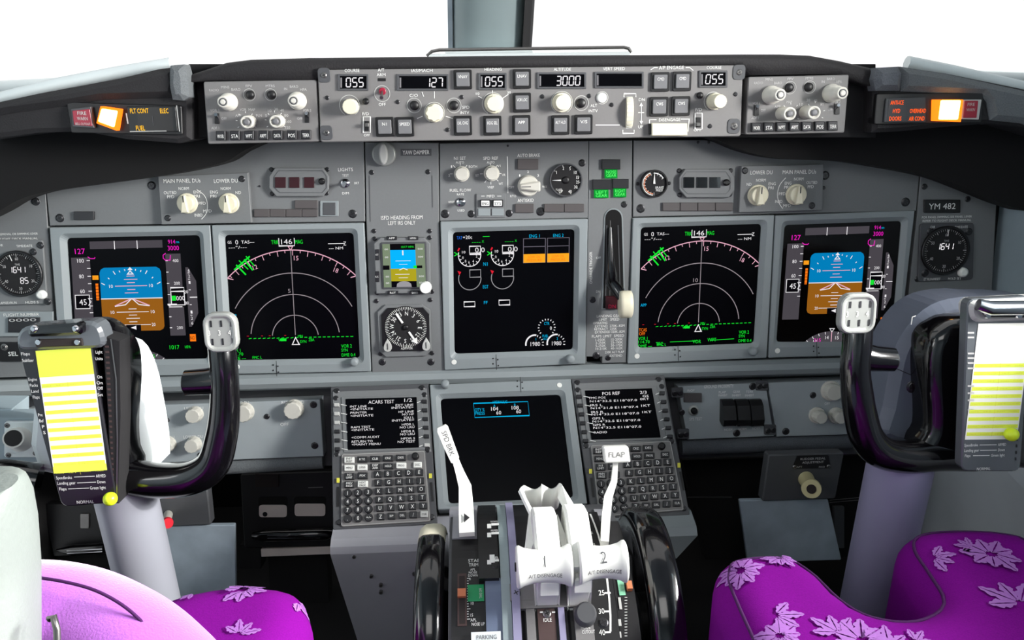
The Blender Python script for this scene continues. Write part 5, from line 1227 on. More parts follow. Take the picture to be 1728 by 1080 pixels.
# knee rolls
def roll(label, pts, rr_, m):
    T = Thing('knee_roll', label, 'padded roll', Frame(LP.O, 12), 'padded rolls under the lower panels')
    P = [T.l(x, y, -.008) for x, y in pts]; b = B(); b.tube([(p.x, p.y, -.012) for p in P], rr_, m, 16, flat=(1.0, .9), up=(0, 1, 0)); T.part('padding', b)
roll('padded grey fabric roll along the lower edge of the left knob panel', [(160, 800), (300, 793), (400, 788), (545, 779)], .013, 'bolster')
roll('padded dark roll along the lower edge of the right knob panels', [(1150, 756), (1300, 750), (1440, 745), (1620, 738)], .014, 'pad_grey')

# air outlet at the far left
T = Thing('air_outlet', 'pale round air outlet nozzle on a square flange beside the left control yoke', 'air outlet', Frame(at(38, 740, 1.18), 10, 12))
b = B(); T_box(T, b, 7, 712, 72, 772, 0, .006, 'white_trim', .004, .001)
for x, y in ((12, 718), (62, 716), (60, 765), (14, 768)): T_screw(T, b, x, y, 4, .006, 'steel')
T.part('flange', b)
b = B(); c = T.l(24, 738, .03); c0 = T.l(36, 740, .0); k = T.k(30, 740); A_ = Vector((c0.x, c0.y, .002)); B_ = Vector((c.x, c.y, .034)); b.tube([tuple(A_), tuple(A_.lerp(B_, .4)), tuple(A_.lerp(B_, .9)), tuple(B_)], [24 * k, 21 * k, 19 * k, 18 * k], 'white_plastic', 28)
b.tube([tuple(B_), tuple(B_.lerp(A_, -.03))], 15 * k, 'black', 24); T.part('nozzle', b)
T2 = T; b = B(); T_box(T, b, -40, 705, 80, 780, -.05, -.0005, 'wall_grey', .003, .001); T_box(T, b, -60, 690, 20, 800, -.12, -.04, 'wall_grey'); T.part('mounting_block', b)

# ================================================================== footwell
FWF = Frame(at(500, 870, 1.50), 15)
def foot(name, label, cat, group=None, fr=FWF, px=500, py=870): return Thing(name, label, cat, fr.moved(px, py, 0), group)
T = foot('footwell_panel', 'black footwell panel with two rounded pale openings below the left knob panel', 'footwell panel', 'footwell panels', FWF, 490, 865)
b = B(); o = quad_round(T.q([(405, 800), (570, 795), (570, 922), (412, 925)]), .006); b.prism(o, -.02, 0, 'black', .002)
for x0, x1 in ((437, 484), (497, 549)):
    T_box(T, b, x0 - 1, 838, x1 + 1, 872, 0, .0008, 'void', .006, .0002); T_box(T, b, x0, 852 if x0 < 450 else 850, x1, 873 if x0 < 450 else 871, .0006, .0014, 'bare', .006, .0003)
c = T.l(447, 868, .002); b.lathe(c.x, c.y, [(.005, .001), (.004, .002)], 'black', 14)
T_line(T, b, [(520, 823), (545, 822)], 1.4, .001, 'steel'); T_box(T, b, 430, 800, 470, 822, 0, .004, 'void_brown', .002)
b.box(-.05, .06, -.36, -.02, -.06, -.019, 'void'); T.part('panel', b)
b = B(); p0, p1 = T.l(425, 906, .02), T.l(560, 902, .02); b.tube([(p0.x, p0.y, .012), (p0.x + .02, p0.y, .016), (p1.x - .01, p1.y, .016), (p1.x, p1.y, .012)], [.006, .011, .011, .007], 'black_gloss', 14)
for dy in (-.003, .002): b.ribbon([(p0.x + .03, p0.y + dy + .002), (p1.x - .02, p1.y + dy)], .0014, .0275, 'chrome')
T.part('cross_tube', b)
b = B(); b.prism(quad_round(T.q([(440, 927), (566, 922), (566, 935), (441, 940)]), .001), -.02, 0, 'bare', .001); T.part('footrest_bar', b)
b = B(); T_box(T, b, 405, 920, 440, 960, -.04, -.004, 'void'); T.part('bracket', b)
T = foot('footwell_panel', 'small dark footwell panel with a chrome tube left of the left yoke column', 'footwell panel', 'footwell panels', FWF, 130, 890)
b = B(); b.prism(quad_round(T.q([(70, 850), (260, 845), (270, 930), (90, 940)]), .004), -.02, 0, 'black', .002); T_box(T, b, 135, 867, 150, 892, 0, .003, 'steel', .002); b.box(-.05, .06, -.34, -.02, -.06, -.019, 'void'); T.part('panel', b)
b = B(); p0, p1 = T.l(92, 931, .02), T.l(175, 926, .02); b.tube([(p0.x, p0.y, .012), (p0.x + .03, p0.y, .016), (p1.x, p1.y, .016)], [.002, .010, .010], 'black_gloss', 14)
for dy in (-.003, .002): b.ribbon([(p0.x + .025, p0.y + dy + .001), (p1.x, p1.y + dy)], .0014, .0265, 'chrome')
T.part('cross_tube', b)
T = foot('footwell_panel', 'dark footwell panel left of the right yoke column behind the ivory crank', 'footwell panel', 'footwell panels', FWF, 1300, 850)
b = B(); b.prism(quad_round(T.q([(1150, 775), (1500, 765), (1500, 940), (1190, 945)]), .004), -.02, 0, 'void', .002); T_line(T, b, [(1400, 844), (1470, 838)], 1.2, .001, 'steel'); T_line(T, b, [(1400, 848), (1470, 842)], 1.2, .001, 'steel'); T_box(T, b, 1408, 855, 1425, 925, 0, .01, 'grey_dark', .001); T_rect(T, b, 1160, 838, 1235, 840, .001, 'steel'); b.box(-.05, .06, -.38, -.02, -.06, -.019, 'void'); T.part('panel', b)
def kick(q, label, m):
    T = foot('kick_plate', label, 'metal plate', 'kick plates', Frame(at(sum(p[0] for p in q) / 4, sum(p[1] for p in q) / 4, 1.36), 5), sum(p[0] for p in q) / 4, sum(p[1] for p in q) / 4)
    b = B(); b.prism(quad_round(T.q(q), .003), -.008, 0, m, .001); T.part('plate', b)
kick([(262, 888), (396, 886), (398, 1010), (285, 1020)], 'dark slate kick plate behind the left yoke column', 'deck_green')
kick([(1248, 845), (1397, 842), (1420, 945), (1262, 950)], 'scuffed slate kick plate between the ivory crank and the right purple cushion', 'deck_green')
def crankbox(q, label, base, front, topm, plate):
    T = Thing('pedal_adjust_unit', label, 'crank unit', Frame(at(base[0], base[1], 1.33), 8), 'rudder pedal adjusters')
    b = B(); b.prism(quad_round(T.q(q), .004), -.02, 0, 'grey_dark', .002)
    if plate:
        b.prism(quad_round(T.q([(1337, 791), (1345, 769), (1398, 768), (1402, 790)], .001), .002), 0, .0015, 'black'); T_text(T, b, 'RUDDER PEDAL', 1372, 774, 3.5, .002, 'letter_dim', 42); T_text(T, b, 'ADJUSTMENT', 1372, 780, 3.5, .002, 'letter_dim', 36); T_text(T, b, 'AFT', 1349, 788, 3, .002, 'letter_dim', 9); T_text(T, b, 'FWD', 1387, 788, 3, .002, 'letter_dim', 10)
        T_screw(T, b, 1341, 788, 3, .001, 'steel'); T_screw(T, b, 1398, 787, 3, .001, 'steel')
    T.part('housing', b)
    b = B(); p0 = T.l(base[0], base[1], .0); p1 = T.l(front[0], front[1], .06); k = T.k(*base)
    m_ = 'beige'; n = 20
    pts = [(p0.x, p0.y, 0), (p0.x + (p1.x - p0.x) * .35, p0.y + (p1.y - p0.y) * .35, .02), (p0.x + (p1.x - p0.x) * .6, p0.y + (p1.y - p0.y) * .6, .038), (p0.x + (p1.x - p0.x) * .85, p0.y + (p1.y - p0.y) * .85, .05), (p1.x, p1.y, .056)]
    s_ = 1 if plate else .55
    b.tube(pts, [.013 * s_, .012 * s_, .010 * s_, .0155 * s_, .0150 * s_], m_ if plate else 'white_knob', 22)
    d = (Vector(pts[4]) - Vector(pts[3])).normalized(); e = Vector(pts[4])
    b.tube([tuple(e - d * .001), tuple(e + d * (.0008 if plate else .008))], [.0075 if plate else .009, .0075 if plate else .008], topm, 18)
    T.part('crank_knob', b)
crankbox([(1297, 768), (1425, 764), (1410, 842), (1286, 846)], 'rudder pedal adjuster with a cream spool-shaped crank knob', (1360, 808), (1371, 827), 'void_brown', True)
crankbox([(255, 830), (350, 826), (356, 886), (262, 890)], 'rudder pedal adjuster with a small red-tipped knob behind the left yoke column', (284, 868), (281, 884), 'red_plastic', False)

# ================================================================== pedestal body
PW = Frame((0, .95, .22), 90)
T = Thing('centre_pedestal', 'grey centre pedestal body under the keypads and the throttle levers', 'pedestal', PW)
def wp(T, b): return shiftb(b, T.fr.O)
fpO = lambda x, y: FP.w(*FP.l(x, y), 0)
a0, a1 = fpO(562, 895), fpO(738, 888); c0, c1 = fpO(1004, 880), fpO(1168, 868)
def side_body(tl, tr, poly_px, m, zface):
    pass
# left body: ledge, rounded nose, front face down to the floor
b = B()
def nose(xa, xb, y, z, xa2, xb2, m):
    L = []
    for x_t, x_b in ((xa, xa2), (xb, xb2)):
        L.append([(x_t, y + .10, z - .04), (x_t, y + .02, z + .004), (x_t, y - .02, z - .002), (x_t, y - .032, z - .008), (x_t, y - .036, z - .018), (x_b, y - .02, .225), (x_b, y + .10, .225)])
    b.loops(L[::-1], m)
nose(a0.x, a1.x + .02, (a0.y + a1.y) / 2, (a0.z + a1.z) / 2, a0.x + .045, a1.x + .02, 'grey_ped')
T.part('left_shell', wp(T, b))
b = B(); y, z = (c0.y + c1.y) / 2, (c0.z + c1.z) / 2
L = [[(c0.x - .02, y + .1, z - .04), (c0.x - .02, y + .01, z + .004), (c0.x - .02, y - .025, z - .002), (c0.x - .02, y - .034, z - .012), (c0.x - .02, y - .034, z - .10), (c0.x - .02, y + .1, z - .10)],
     [(c1.x, y + .1, z - .02), (c1.x, y + .01, z + .004), (c1.x, y - .025, z - .002), (c1.x, y - .034, z - .012), (c1.x - .03, y - .034, z - .052), (c1.x - .05, y + .1, z - .10)]]
b.loops(L[::-1], 'grey_frame'); T.part('right_shell', wp(T, b))
b = B(); b.box(a1.x - .02, c0.x + .02, .966, y + .02, .225, z - .03, 'grey_ped'); T.part('core', wp(T, b))
for x, y_ in ((598, 938), (627, 971), (699, 967), (643, 986), (643, 997)):
    r = ray(x, y_); Y = (a0.y + a1.y) / 2 - .036; p_ = CAM + r * (Y / r.y); b = B(); 
# fasteners on the left shell
b = B()
for x, y_ in ((598, 938), (627, 971), (699, 967), (643, 986), (643, 998)):
    p_ = atY(x, y_, (a0.y + a1.y) / 2 - .0335); b.tube([(p_.x, p_.y + .008, p_.z), (p_.x, p_.y - .004, p_.z)], .0028, 'steel', 10)
T.part('fasteners', wp(T, b))

# ================================================================== throttle quadrant
YC, ZC, RD = .86, .43, .22
def drum(px, py, h=0.0):
    r = ray(px, py); R = RD + h; oy, oz = CAM.y - YC, CAM.z - ZC
    A = r.y ** 2 + r.z ** 2; Bq = 2 * (oy * r.y + oz * r.z); Cq = oy * oy + oz * oz - R * R
    d = Bq * Bq - 4 * A * Cq
    t = (-Bq - math.sqrt(max(0, d))) / (2 * A)
    p_ = CAM + r * t; th = math.atan2(-(p_.y - YC), p_.z - ZC)
    return Vector((p_.x, -th * RD))
def wrap(b, O):
    nv = []
    for x, s_, h in b.v:
        th = -s_ / RD; R = RD + h; nv.append((x - O[0], YC - R * math.sin(th) - O[1], ZC + R * math.cos(th) - O[2]))
    b.v = nv; return b
def strip_(b, x0, x1, s0, s1, h0, h1, m, n=14, xs=None):
    """curved slab on the drum"""
    L = []
    for i in range(n + 1):
        s_ = s0 + (s1 - s0) * i / n
        a, c_ = (x0, x1) if xs is None else xs(i / n)
        L.append([(a, s_, h0), (c_, s_, h0), (c_, s_, h1), (a, s_, h1)])
    b.loops(L[::-1], m)
QO = Vector((0, YC, .22))
T = Thing('throttle_quadrant', 'throttle quadrant with white thrust levers, black trim wheels, speed brake and flap levers', 'throttle quadrant', Frame(QO, 90))
def dx(px, py=960): return drum(px, py).x
SB = -.205  # lower end of the drum surface in arc length
ST = .10
b = B()
strip_(b, dx(757), dx(1062), SB, ST, -.03, -.002, 'grey_dark', 20)
T.part('drum_core', wrap(b, QO))
b = B(); b.box(dx(757), dx(1062), YC - .20, YC + .10, .23, ZC + .06, 'grey_ped'); T.part('base_box', shiftb(b, QO))
# deck continuing aft, below the frame
th = -SB / RD; e0 = (YC - RD * math.sin(th), ZC + RD * math.cos(th)); b = B()
b.loops([[(dx(740), e0[0] + .01, e0[1] + .004), (dx(1080), e0[0] + .01, e0[1] + .004), (dx(1080), e0[0] + .01, .3), (dx(740), e0[0] + .01, .3)], [(dx(740), .30, e0[1] - .03), (dx(1080), .30, e0[1] - .03), (dx(1080), .30, .3), (dx(740), .30, .3)]], 'blue_panel')
T.part('aft_deck', shiftb(b, QO))
def dtext(b, t_, px, py, hpx, h=.001, m='letter', wpx=None, rot=0.0):
    p_ = drum(px, py, h); q_ = drum(px + 10, py, h); k = (q_.x - p_.x) / 10
    b.text(t_, p_.x, p_.y, hpx * k * 1.15, h, m, wpx * k if wpx else None, 'c', rot)
def dbox(b, x0, y0, x1, y1, h0, h1, m, n=6):
    a, c_ = drum(x0, y0, h1), drum(x1, y1, h1); strip_(b, a.x, c_.x, c_.y, a.y, h0, h1, m, n)
# stabiliser trim indicator
b = B(); a = drum(760, 905); strip_(b, dx(762), dx(818), SB, drum(780, 910).y, -.004, .0, 'black', 18); strip_(b, dx(762), dx(806), drum(780, 909.5).y, ST, -.004, .0015, 'grey_ped', 12); T.part('trim_panel', wrap(b, QO), None, 'black trim panel with STAB TRIM lettering and green band')
b = B()
dtext(b, 'STAB', 800, 946, 6, .001, 'letter', 20); dtext(b, 'TRIM', 799, 953, 6, .001, 'letter', 16); dtext(b, 'APL', 798, 961, 4, .001, 'letter', 9); dtext(b, 'NOSE', 798, 966, 4, .001, 'letter', 14); dtext(b, 'DOWN', 798, 971, 4, .001, 'letter', 16); dtext(b, '0', 793, 977, 4); dtext(b, '5', 794, 996, 4); dtext(b, '10', 797, 1018, 4.5); dtext(b, '15', 796, 1038, 4.5); dtext(b, 'APL', 799, 1046, 4.5, .001, 'letter', 10); dtext(b, 'NOSE UP', 807, 1053, 4.5, .001, 'letter', 22)
dbox(b, 789, 987, 817, 1014, .0002, .0012, 'green_band'); dtext(b, 'TAKE OFF', 811, 1001, 4, .0016, 'letter_dim', 18, 1.57)
for i in range(17): p_ = drum(788, 976 + i * 4.3, .001); b.ribbon([(p_.x, p_.y), (p_.x + (.004 if i % 4 == 0 else .002), p_.y)], .0007, .001, 'letter')
T.part('trim_lettering', wrap(b, QO))
b = B(); dbox(b, 772, 968, 788, 1056, -.001, .0014, 'brown_slot', 8); dbox(b, 775, 972, 785, 1052, .0, .0018, 'void_brown', 8); T.part('trim_slot', wrap(b, QO))
b = B(); dbox(b, 772, 993, 786, 1006, .001, .006, 'orange_plastic', 2); T.part('trim_pointer', wrap(b, QO), None, 'orange trim pointer')
# speed brake band
b = B(); dbox(b, 806, 853, 842, 975, .0, .010, 'black', 14)
H = .0106
for y_, t_ in ((882, 'DOWN'), (897, 'ARMED'), (943, 'UP')):
    dbox(b, 822, y_ + 2, 829, y_ + 9, .0100, .0104, 'letter', 1); dbox(b, 829, y_ + 1, 842, y_ + 4, .0100, .0104, 'letter', 1); dtext(b, t_, 834, y_ - 2, 4, H, 'letter', 12)
dbox(b, 826, 936, 835, 949, .01, .0105, 'letter', 1); dtext(b, 'UP', 838, 943, 4, H)
p_ = drum(836, 955, .01); b.screw(p_.x, p_.y, .0035, .010, 'black'); T.part('speed_brake_track', wrap(b, QO))
for i_, (x0, x1, y0, m_, h) in enumerate(((842, 858, 856, 'pillar', .008), (858, 872, 852, 'lavender_metal', .012))):
    b = B(); a = drum(x0, y0, h); strip_(b, dx(x0 + 1, 940), dx(x1, 940), SB, a.y + .01, -.002, h, m_, 16); T.part('divider_plate', wrap(b, QO))
b = B(); strip_(b, dx(818), dx(862), SB, drum(830, 976, .004).y, -.003, .004, 'blue_panel', 8); T.part('lower_cover', wrap(b, QO))
# lever slots area
b = B(); strip_(b, dx(872), dx(978), SB, ST, -.004, .001, 'black', 16); T.part('lever_slots', wrap(b, QO))
# bracket and idle panel
b = B(); a = drum(860, 985, .01); strip_(b, dx(860, 1000), dx(984, 1000), drum(900, 1012, .01).y, a.y, .0, .010, 'grey_mcp', 4, None); strip_(b, dx(872, 1020), dx(975, 1020), drum(900, 1026, .01).y, drum(900, 1011, .01).y, .0, .0098, 'grey_mcp', 3)
for x in (871, 922, 971): p_ = drum(x, 1001, .01); b.screw(p_.x, p_.y, .0045, .010, 'grey_dark')
T.part('lever_bracket', wrap(b, QO))
b = B(); dbox(b, 887, 1024, 906, 1090, .0, .008, 'grey_mcp'); dbox(b, 906, 1022, 941, 1090, .0, .006, 'brown_slot'); dbox(b, 941, 1022, 957, 1090, .0, .009, 'lavender_metal')
dtext(b, 'IDLE', 924, 1046, 5, .0066, 'letter', 14); p_ = drum(923, 1035, .007); b.screw(p_.x, p_.y, .004, .0062, 'steel'); dbox(b, 911, 1032, 917, 1034, .006, .0065, 'letter', 1); dbox(b, 931, 1032, 937, 1034, .006, .0065, 'letter', 1); dbox(b, 957, 1028, 966, 1090, .0, .003, 'void'); dbox(b, 880, 1028, 888, 1090, 0, .003, 'void'); T.part('idle_panel', wrap(b, QO))
b = B(); dbox(b, 966, 1010, 1005, 1090, .0, .008, 'grey_mcp'); dtext(b, 'HORN', 988, 1059, 4.5, .0086, 'letter', 15); dtext(b, 'CUTOUT', 993, 1066, 4.5, .0086, 'letter', 22)
T.part('cutout_plate', wrap(b, QO))
b = B(); p_ = drum(989, 1034, .02); b.lathe(p_.x, p_.y, [(.0125, .008), (.0122, .018), (.010, .020)], 'grey_dark', 22); T.part('horn_cutout_button', wrap(b, QO))
b = B(); dbox(b, 795, 1067, 846, 1095, .003, .008, 'white_trim', 3); dtext(b, 'PARKING', 821, 1075, 6, .0086, 'grey_dark', 34); T.part('parking_brake_plate', wrap(b, QO))
# flap scale
b = B(); strip_(b, dx(978), dx(1030), SB, .045, -.002, .002, 'black', 20)
for t_, x, y_, hh in (('1', 1000, 879, 4), ('2', 999, 899, 5), ('5', 1003, 919, 5), ('15', 1008, 972, 6), ('25', 1015, 1000, 8), ('30', 1015, 1031, 8), ('40', 1016, 1067, 8)): dtext(b, t_, x, y_, hh, .0026)
P = [drum(x, y_, .002) for x, y_ in ((996, 868), (1003, 885), (1010, 905), (1017, 930), (1024, 975), (1028, 1010), (1030, 1040), (1030, 1066))]; b.ribbon(P, .0022, .0027, 'letter')
for y_ in (1001, 1032, 1067): p_ = drum(1026, y_, .002); b.ribbon([(p_.x - .004, p_.y), (p_.x + .003, p_.y)], .002, .0028, 'letter')
p_ = drum(1018, 1051, .002); b.screw(p_.x, p_.y, .005, .002)
T.part('flap_scale', wrap(b, QO))
b = B(); strip_(b, dx(1031), dx(1064), SB, .02, -.002, .000, 'black_matte', 16); dbox(b, 1041, 975, 1056, 1004, .0, .0015, 'mint', 3); dbox(b, 1043, 1008, 1050, 1028, .0, .0014, 'ring', 2); dbox(b, 1043, 1045, 1049, 1056, 0, .0014, 'ring', 1); dbox(b, 1043, 1066, 1049, 1076, 0, .0014, 'ring', 1)
for i in range(14): p_ = drum(1057, 1008 + i * 5, .001); b.ribbon([(p_.x - .002, p_.y), (p_.x + .001, p_.y)], .0006, .001, 'letter')
T.part('trim_scale', wrap(b, QO))
b = B(); dbox(b, 1057, 980, 1068, 993, .001, .008, 'orange_plastic', 2); T.part('trim_pointer', wrap(b, QO), None, 'orange trim pointer')
# trim wheels
def wheel(x0, x1, y, z, R, label, band):
    n = 64; prof = [(x0 + .001, R - .030), (x0, R - .012), (x0 + .002, R - .005), (x0 + .008, R - .0006), ((x0 + x1) / 2, R), (x1 - .008, R - .0006), (x1 - .002, R - .005), (x1, R - .012), (x1 - .001, R - .030), (x1 - .010, R - .034), (x1 - .012, .03), (x0 + .012, .03), (x0 + .010, R - .034)]
    b = B(); L = []
    for i in range(n):
        a = 2 * PI * i / n; L.append([(px_, y - r_ * math.sin(a), z + r_ * math.cos(a)) for px_, r_ in prof])
    b.loops((L + [L[0]])[::-1], 'black_gloss', True, False, False)
    b.tube([(x0 + .008, y, z), (x1 - .008, y, z)], .035, 'black', 20)
    w_ = T.part('trim_wheel', shiftb(b, QO), None, label)
    if band:
        b = B(); L = []
        for i in range(9):
            a = math.radians(band[0] + (band[1] - band[0]) * i / 8); L.append([(px_, y - (r_ + .0006) * math.sin(a), z + (r_ + .0006) * math.cos(a)) for px_, r_ in prof[:9]])
        b.loops(L[::-1], 'ivory', True, True, True, closed=False); T.part('wheel_band', shiftb(b, QO), w_, 'ivory band on the wheel rim')
xl0, xl1 = at(706, 960, 1.02).x, at(753, 960, 1.02).x
wheel(xl0, xl1, .84, .513, .14, 'glossy black trim wheel with an ivory band', (-60, -10))
xr0, xr1 = at(1066, 960, 1.03).x, at(1120, 960, 1.03).x
wheel(xr0, xr1, .84, .523, .145, 'plain glossy black trim wheel', None)

# thrust levers
def spool(b, x0, x1, y, z, r, m='white_plastic'):
    n = 24; L = []
    for f_, rf in ((0, .70), (.0, .98), (.02, 1.06), (.06, 1.06), (.14, .94), (.3, .84), (.5, .80), (.7, .84), (.86, .94), (.94, 1.06), (.98, 1.06), (1.0, .98), (1.0, .70)):
        L.append([(x0 + (x1 - x0) * f_, y - r * rf * math.sin(2 * PI * i / n), z + r * rf * math.cos(2 * PI * i / n)) for i in range(n)])
    b.loops(L, m, True)
def plate(b, pts, th_, m, t=None):
    """pts: list of (px,py,t) -> solid sheet with thickness along the view-up normal"""
    W = [at(*p) for p in pts]; n = (W[1] - W[0]).cross(W[2] - W[0]).normalized()
    if n.dot(CAM - W[0]) < 0: W = W[::-1]; n = -n
    b.loops([[tuple(p - n * th_) for p in W], [tuple(p) for p in W]], m)
for i_, (x0, x1, yc, num) in enumerate(((871, 965, 957, '1'), (975, 1057, 950, '2'))):
    t_ = .88
    A, C_ = at(x0, yc, t_), at(x1, yc, t_); r = .0215
    b = B()
    # stem from the drum to the handle
    sx0, sx1 = ((905, 948), (962, 1003))[i_]
    S0, S1 = at(sx0, yc + 5, t_).x, at(sx1, yc + 5, t_).x
    prof = [(A.y + .004, A.z - .02), (A.y - .012, A.z + .004), (A.y + .01, A.z + .018), (A.y + .055, A.z + .030), (A.y + .085, A.z + .020), (A.y + .10, A.z - .03), (A.y + .07, A.z - .10), (A.y + .02, A.z - .09)]
    sh = (0, 0) 
    wtop = .55
    L = []
    for xx in (S0, S0 + .003, S1 - .003, S1):
        ins = 0 if xx in (S0 + .003, S1 - .003) else .003
        L.append([(xx, y_ + (ins if k_ < 3 else -ins if k_ > 4 else 0), z_ - ins) for k_, (y_, z_) in enumerate(prof)])
    b.loops(L[::-1], 'white_plastic', False)
    b.box(S0 + .004, S1 - .004, A.y - .012, A.y + .004, A.z - .030, A.z - .012, 'white_plastic', .002)
    lv = T.part('thrust_lever', shiftb(b, QO), None, 'white thrust lever numbered ' + num)
    b = B(); spool(b, A.x, C_.x, A.y, A.z, r)
    # numerals on the face turned to the camera
    for tt, dy, hh, ww in ((num, .004, .012, None), ('A/T DISENGAGE', -.0105, .004, .036), ):
        cx = (A.x + C_.x) / 2; v, f, gx0, gx1, gy0, gy1 = glyphs(tt); sc = hh / .7; sx = sc * .8 if not ww else ww / (gx1 - gx0)
        vs = []
        for a_, c2 in v:
            x_ = (a_ - (gx0 + gx1) / 2) * sx; s_ = dy + (c2 - .35) * sc; th_ = math.radians(50) - s_ / (r * .8)
            fr_ = (x_ + (C_.x - A.x) / 2) / (C_.x - A.x); rf = .80 + abs(fr_ - .5) ** 2 * .9
            vs.append((cx + x_, A.y - (r * rf + .0013) * math.sin(th_), A.z + (r * rf + .0013) * math.cos(th_)))
        b.add(vs, f, 'grey_dark' if tt == num else 'ink')
    T.part('lever_handle', shiftb(b, QO), lv)
    if i_ == 0:
        b = B(); c_ = at(876, 960, t_); b.tube([(A.x - .0015, A.y, A.z), (A.x + .002, A.y, A.z)], .005, 'black', 14); T.part('disengage_button', shiftb(b, QO), lv)
    # reverse lever: scooped top joined to side flanges
    b = B()
    if i_ == 0: top = [(877, 826), (884, 820), (893, 824), (903, 827), (912, 822), (914, 818)]; low = [(895, 862), (899, 864), (903, 866), (907, 866), (912, 864), (914, 862)]
    else: top = [(914, 818), (920, 821), (930, 826), (938, 823), (944, 817), (949, 819)]; low = [(914, 862), (918, 864), (924, 866), (932, 864), (938, 860), (942, 856)]
    dp = (0, .016, .022, .022, .014, 0) if True else 0
    up_ = smoothpath([at(x, y_, 1.00 + d) for (x, y_), d in zip(top, dp)], 4); lo_ = smoothpath([at(x, y_, 1.0 + d) for (x, y_), d in zip(low, dp)], 4)
    bk = ROT @ Vector((0, 0, -1))
    L = [[tuple(p) for p in up_], [tuple(p) for p in lo_], [tuple(p + bk * .006) for p in lo_], [tuple(p + bk * .006) for p in up_]]
    L = [[L[k_][j_] for k_ in range(4)] for j_ in range(len(up_))]
    b.loops(L, 'white_plastic', True)
    if i_ == 0:
        fl_ = [(877, 826, 1.0), (895, 864, .975), (888, 925, .915), (882, 940, .90), (894, 936, .90), (905, 900, .94), (916, 870, .96), (900, 862, .985), (884, 832, 1.0)]
        rf_ = [(932, 872, .95), (941, 868, .955), (955, 905, .92), (960, 935, .895), (950, 932, .895), (944, 905, .92)]
    else:
        fl_ = [(949, 819, 1.0), (975, 862, .975), (966, 880, .95), (957, 878, .95), (960, 866, .965), (944, 836, 1.0)]
        rf_ = [(969, 874, .95), (984, 866, .955), (989, 880, .95), (986, 905, .925), (990, 930, .90), (974, 930, .90), (968, 900, .93)]
    plate(b, fl_, .004, 'white_plastic'); plate(b, rf_, .005, 'white_plastic')
    rv = T.part('reverse_lever', shiftb(b, QO), lv)
    if i_ == 1:
        b = B(); plate(b, [(963, 889, .925), (982, 886, .925), (981, 904, .915), (964, 906, .915)], .001, 'yellow_paint'); T.part('yellow_mark', shiftb(b, QO), lv)
# speed brake lever
b = B()
def bar(b, pts, wd, th_, m, side=None):
    """flat bar through (px,py,t) points; wd list of widths in metres across the view"""
    L = []; W = [at(*p) for p in pts]; rt = ROT @ Vector((1, 0, 0))
    for i, p in enumerate(W):
        t_ = (W[min(len(W) - 1, i + 1)] - W[max(0, i - 1)]).normalized(); u = rt - t_ * rt.dot(t_); u.normalize(); v = t_.cross(u)
        h_ = th_[i] if hasattr(th_, '__len__') else th_
        L.append([tuple(p + u * wd[i] / 2 + v * h_ / 2), tuple(p - u * wd[i] / 2 + v * h_ / 2), tuple(p - u * wd[i] / 2 - v * h_ / 2), tuple(p + u * wd[i] / 2 - v * h_ / 2)])
    b.loops(L, m)
bar(b, [(788, 902, .995), (787, 862, 1.03), (785, 822, 1.055), (776, 797, 1.06), (768, 774, 1.06)], [.019, .019, .0165, .011, .008], .007, 'white_plastic')
p0 = at(793, 873, 1.052)
lv = T.part('speed_brake_lever', shiftb(b, QO), None, 'tall white speed brake lever')
b = B(); plate(b, [(783, 866, 1.018), (783, 881, 1.005), (792, 873, 1.011)], .0008, 'ink'); T.part('lever_arrow', shiftb(b, QO), lv, 'black triangle')
b = B(); bar(b, [(770, 778, 1.058), (768, 776, 1.057), (757, 750, 1.055), (747, 724, 1.053), (745, 719, 1.053)], [.006, .0105, .0125, .0135, .010], [.008, .012, .014, .015, .012], 'white_plastic')
A_, B_ = at(761, 762, 1.046), at(751, 734, 1.044)
fr_ = Frame((0, 0, 0)); fr_.O = (A_ + B_) / 2; fr_.U = (A_ - B_).normalized(); n_ = (CAM - fr_.O).normalized(); fr_.V = n_.cross(fr_.U).normalized(); fr_.N = fr_.U.cross(fr_.V)
bt = B(); bt.text('SPD BRK', 0, 0, .0065, .0012, 'ink', .034); bt.v = [tuple(fr_.w(*p)) for p in bt.v]; b.v_n = len(b.v)
n0 = len(b.v); b.mats.append('ink') if 'ink' not in b.mats else None
b.v += bt.v; k_ = b.mats.index('ink')
for f in bt.f: b.f.append([i + n0 for i in f]); b.m.append(k_); b.s.append(False)
T.part('lever_grip', shiftb(b, QO), lv)
b = B(); bar(b, [(772, 858, 1.075), (772, 895, 1.075)], [.02, .02], .02, 'grey_ped'); bar(b, [(790, 899, 1.07), (790, 912, 1.065)], [.02, .022], .02, 'grey_frame'); T.part('lever_guide', shiftb(b, QO))
# flap lever
b = B(); bar(b, [(1020, 918, .985), (1022, 880, 1.01), (1026, 842, 1.04), (1036, 812, 1.05), (1039, 776, 1.05)], [.010, .011, .011, .008, .006], [.012, .012, .012, .008, .006], 'white_plastic'); lv = T.part('flap_lever', shiftb(b, QO), None, 'white flap lever')
b = B(); A_ = at(1039, 764, 1.045); fr_ = Frame(A_, 20); bb = B()
bb.prism(quad_round([(-.0175, .009), (.0155, .009), (.018, -.012), (-.0155, -.012)], .003), -.006, .008, 'white_plastic', .002); bb.text('FLAP', 0, -.001, .007, .0086, 'grey_mcp', .021); bb.v = [tuple(fr_.w(*p)) for p in bb.v]; T.part('flap_knob', shiftb(bb, QO), lv, 'white block knob reading FLAP')
b = B(); bar(b, [(1012, 862, 1.07), (1012, 890, 1.07)], [.014, .014], .02, 'grey_ped'); T.part('lever_guide', shiftb(b, QO))

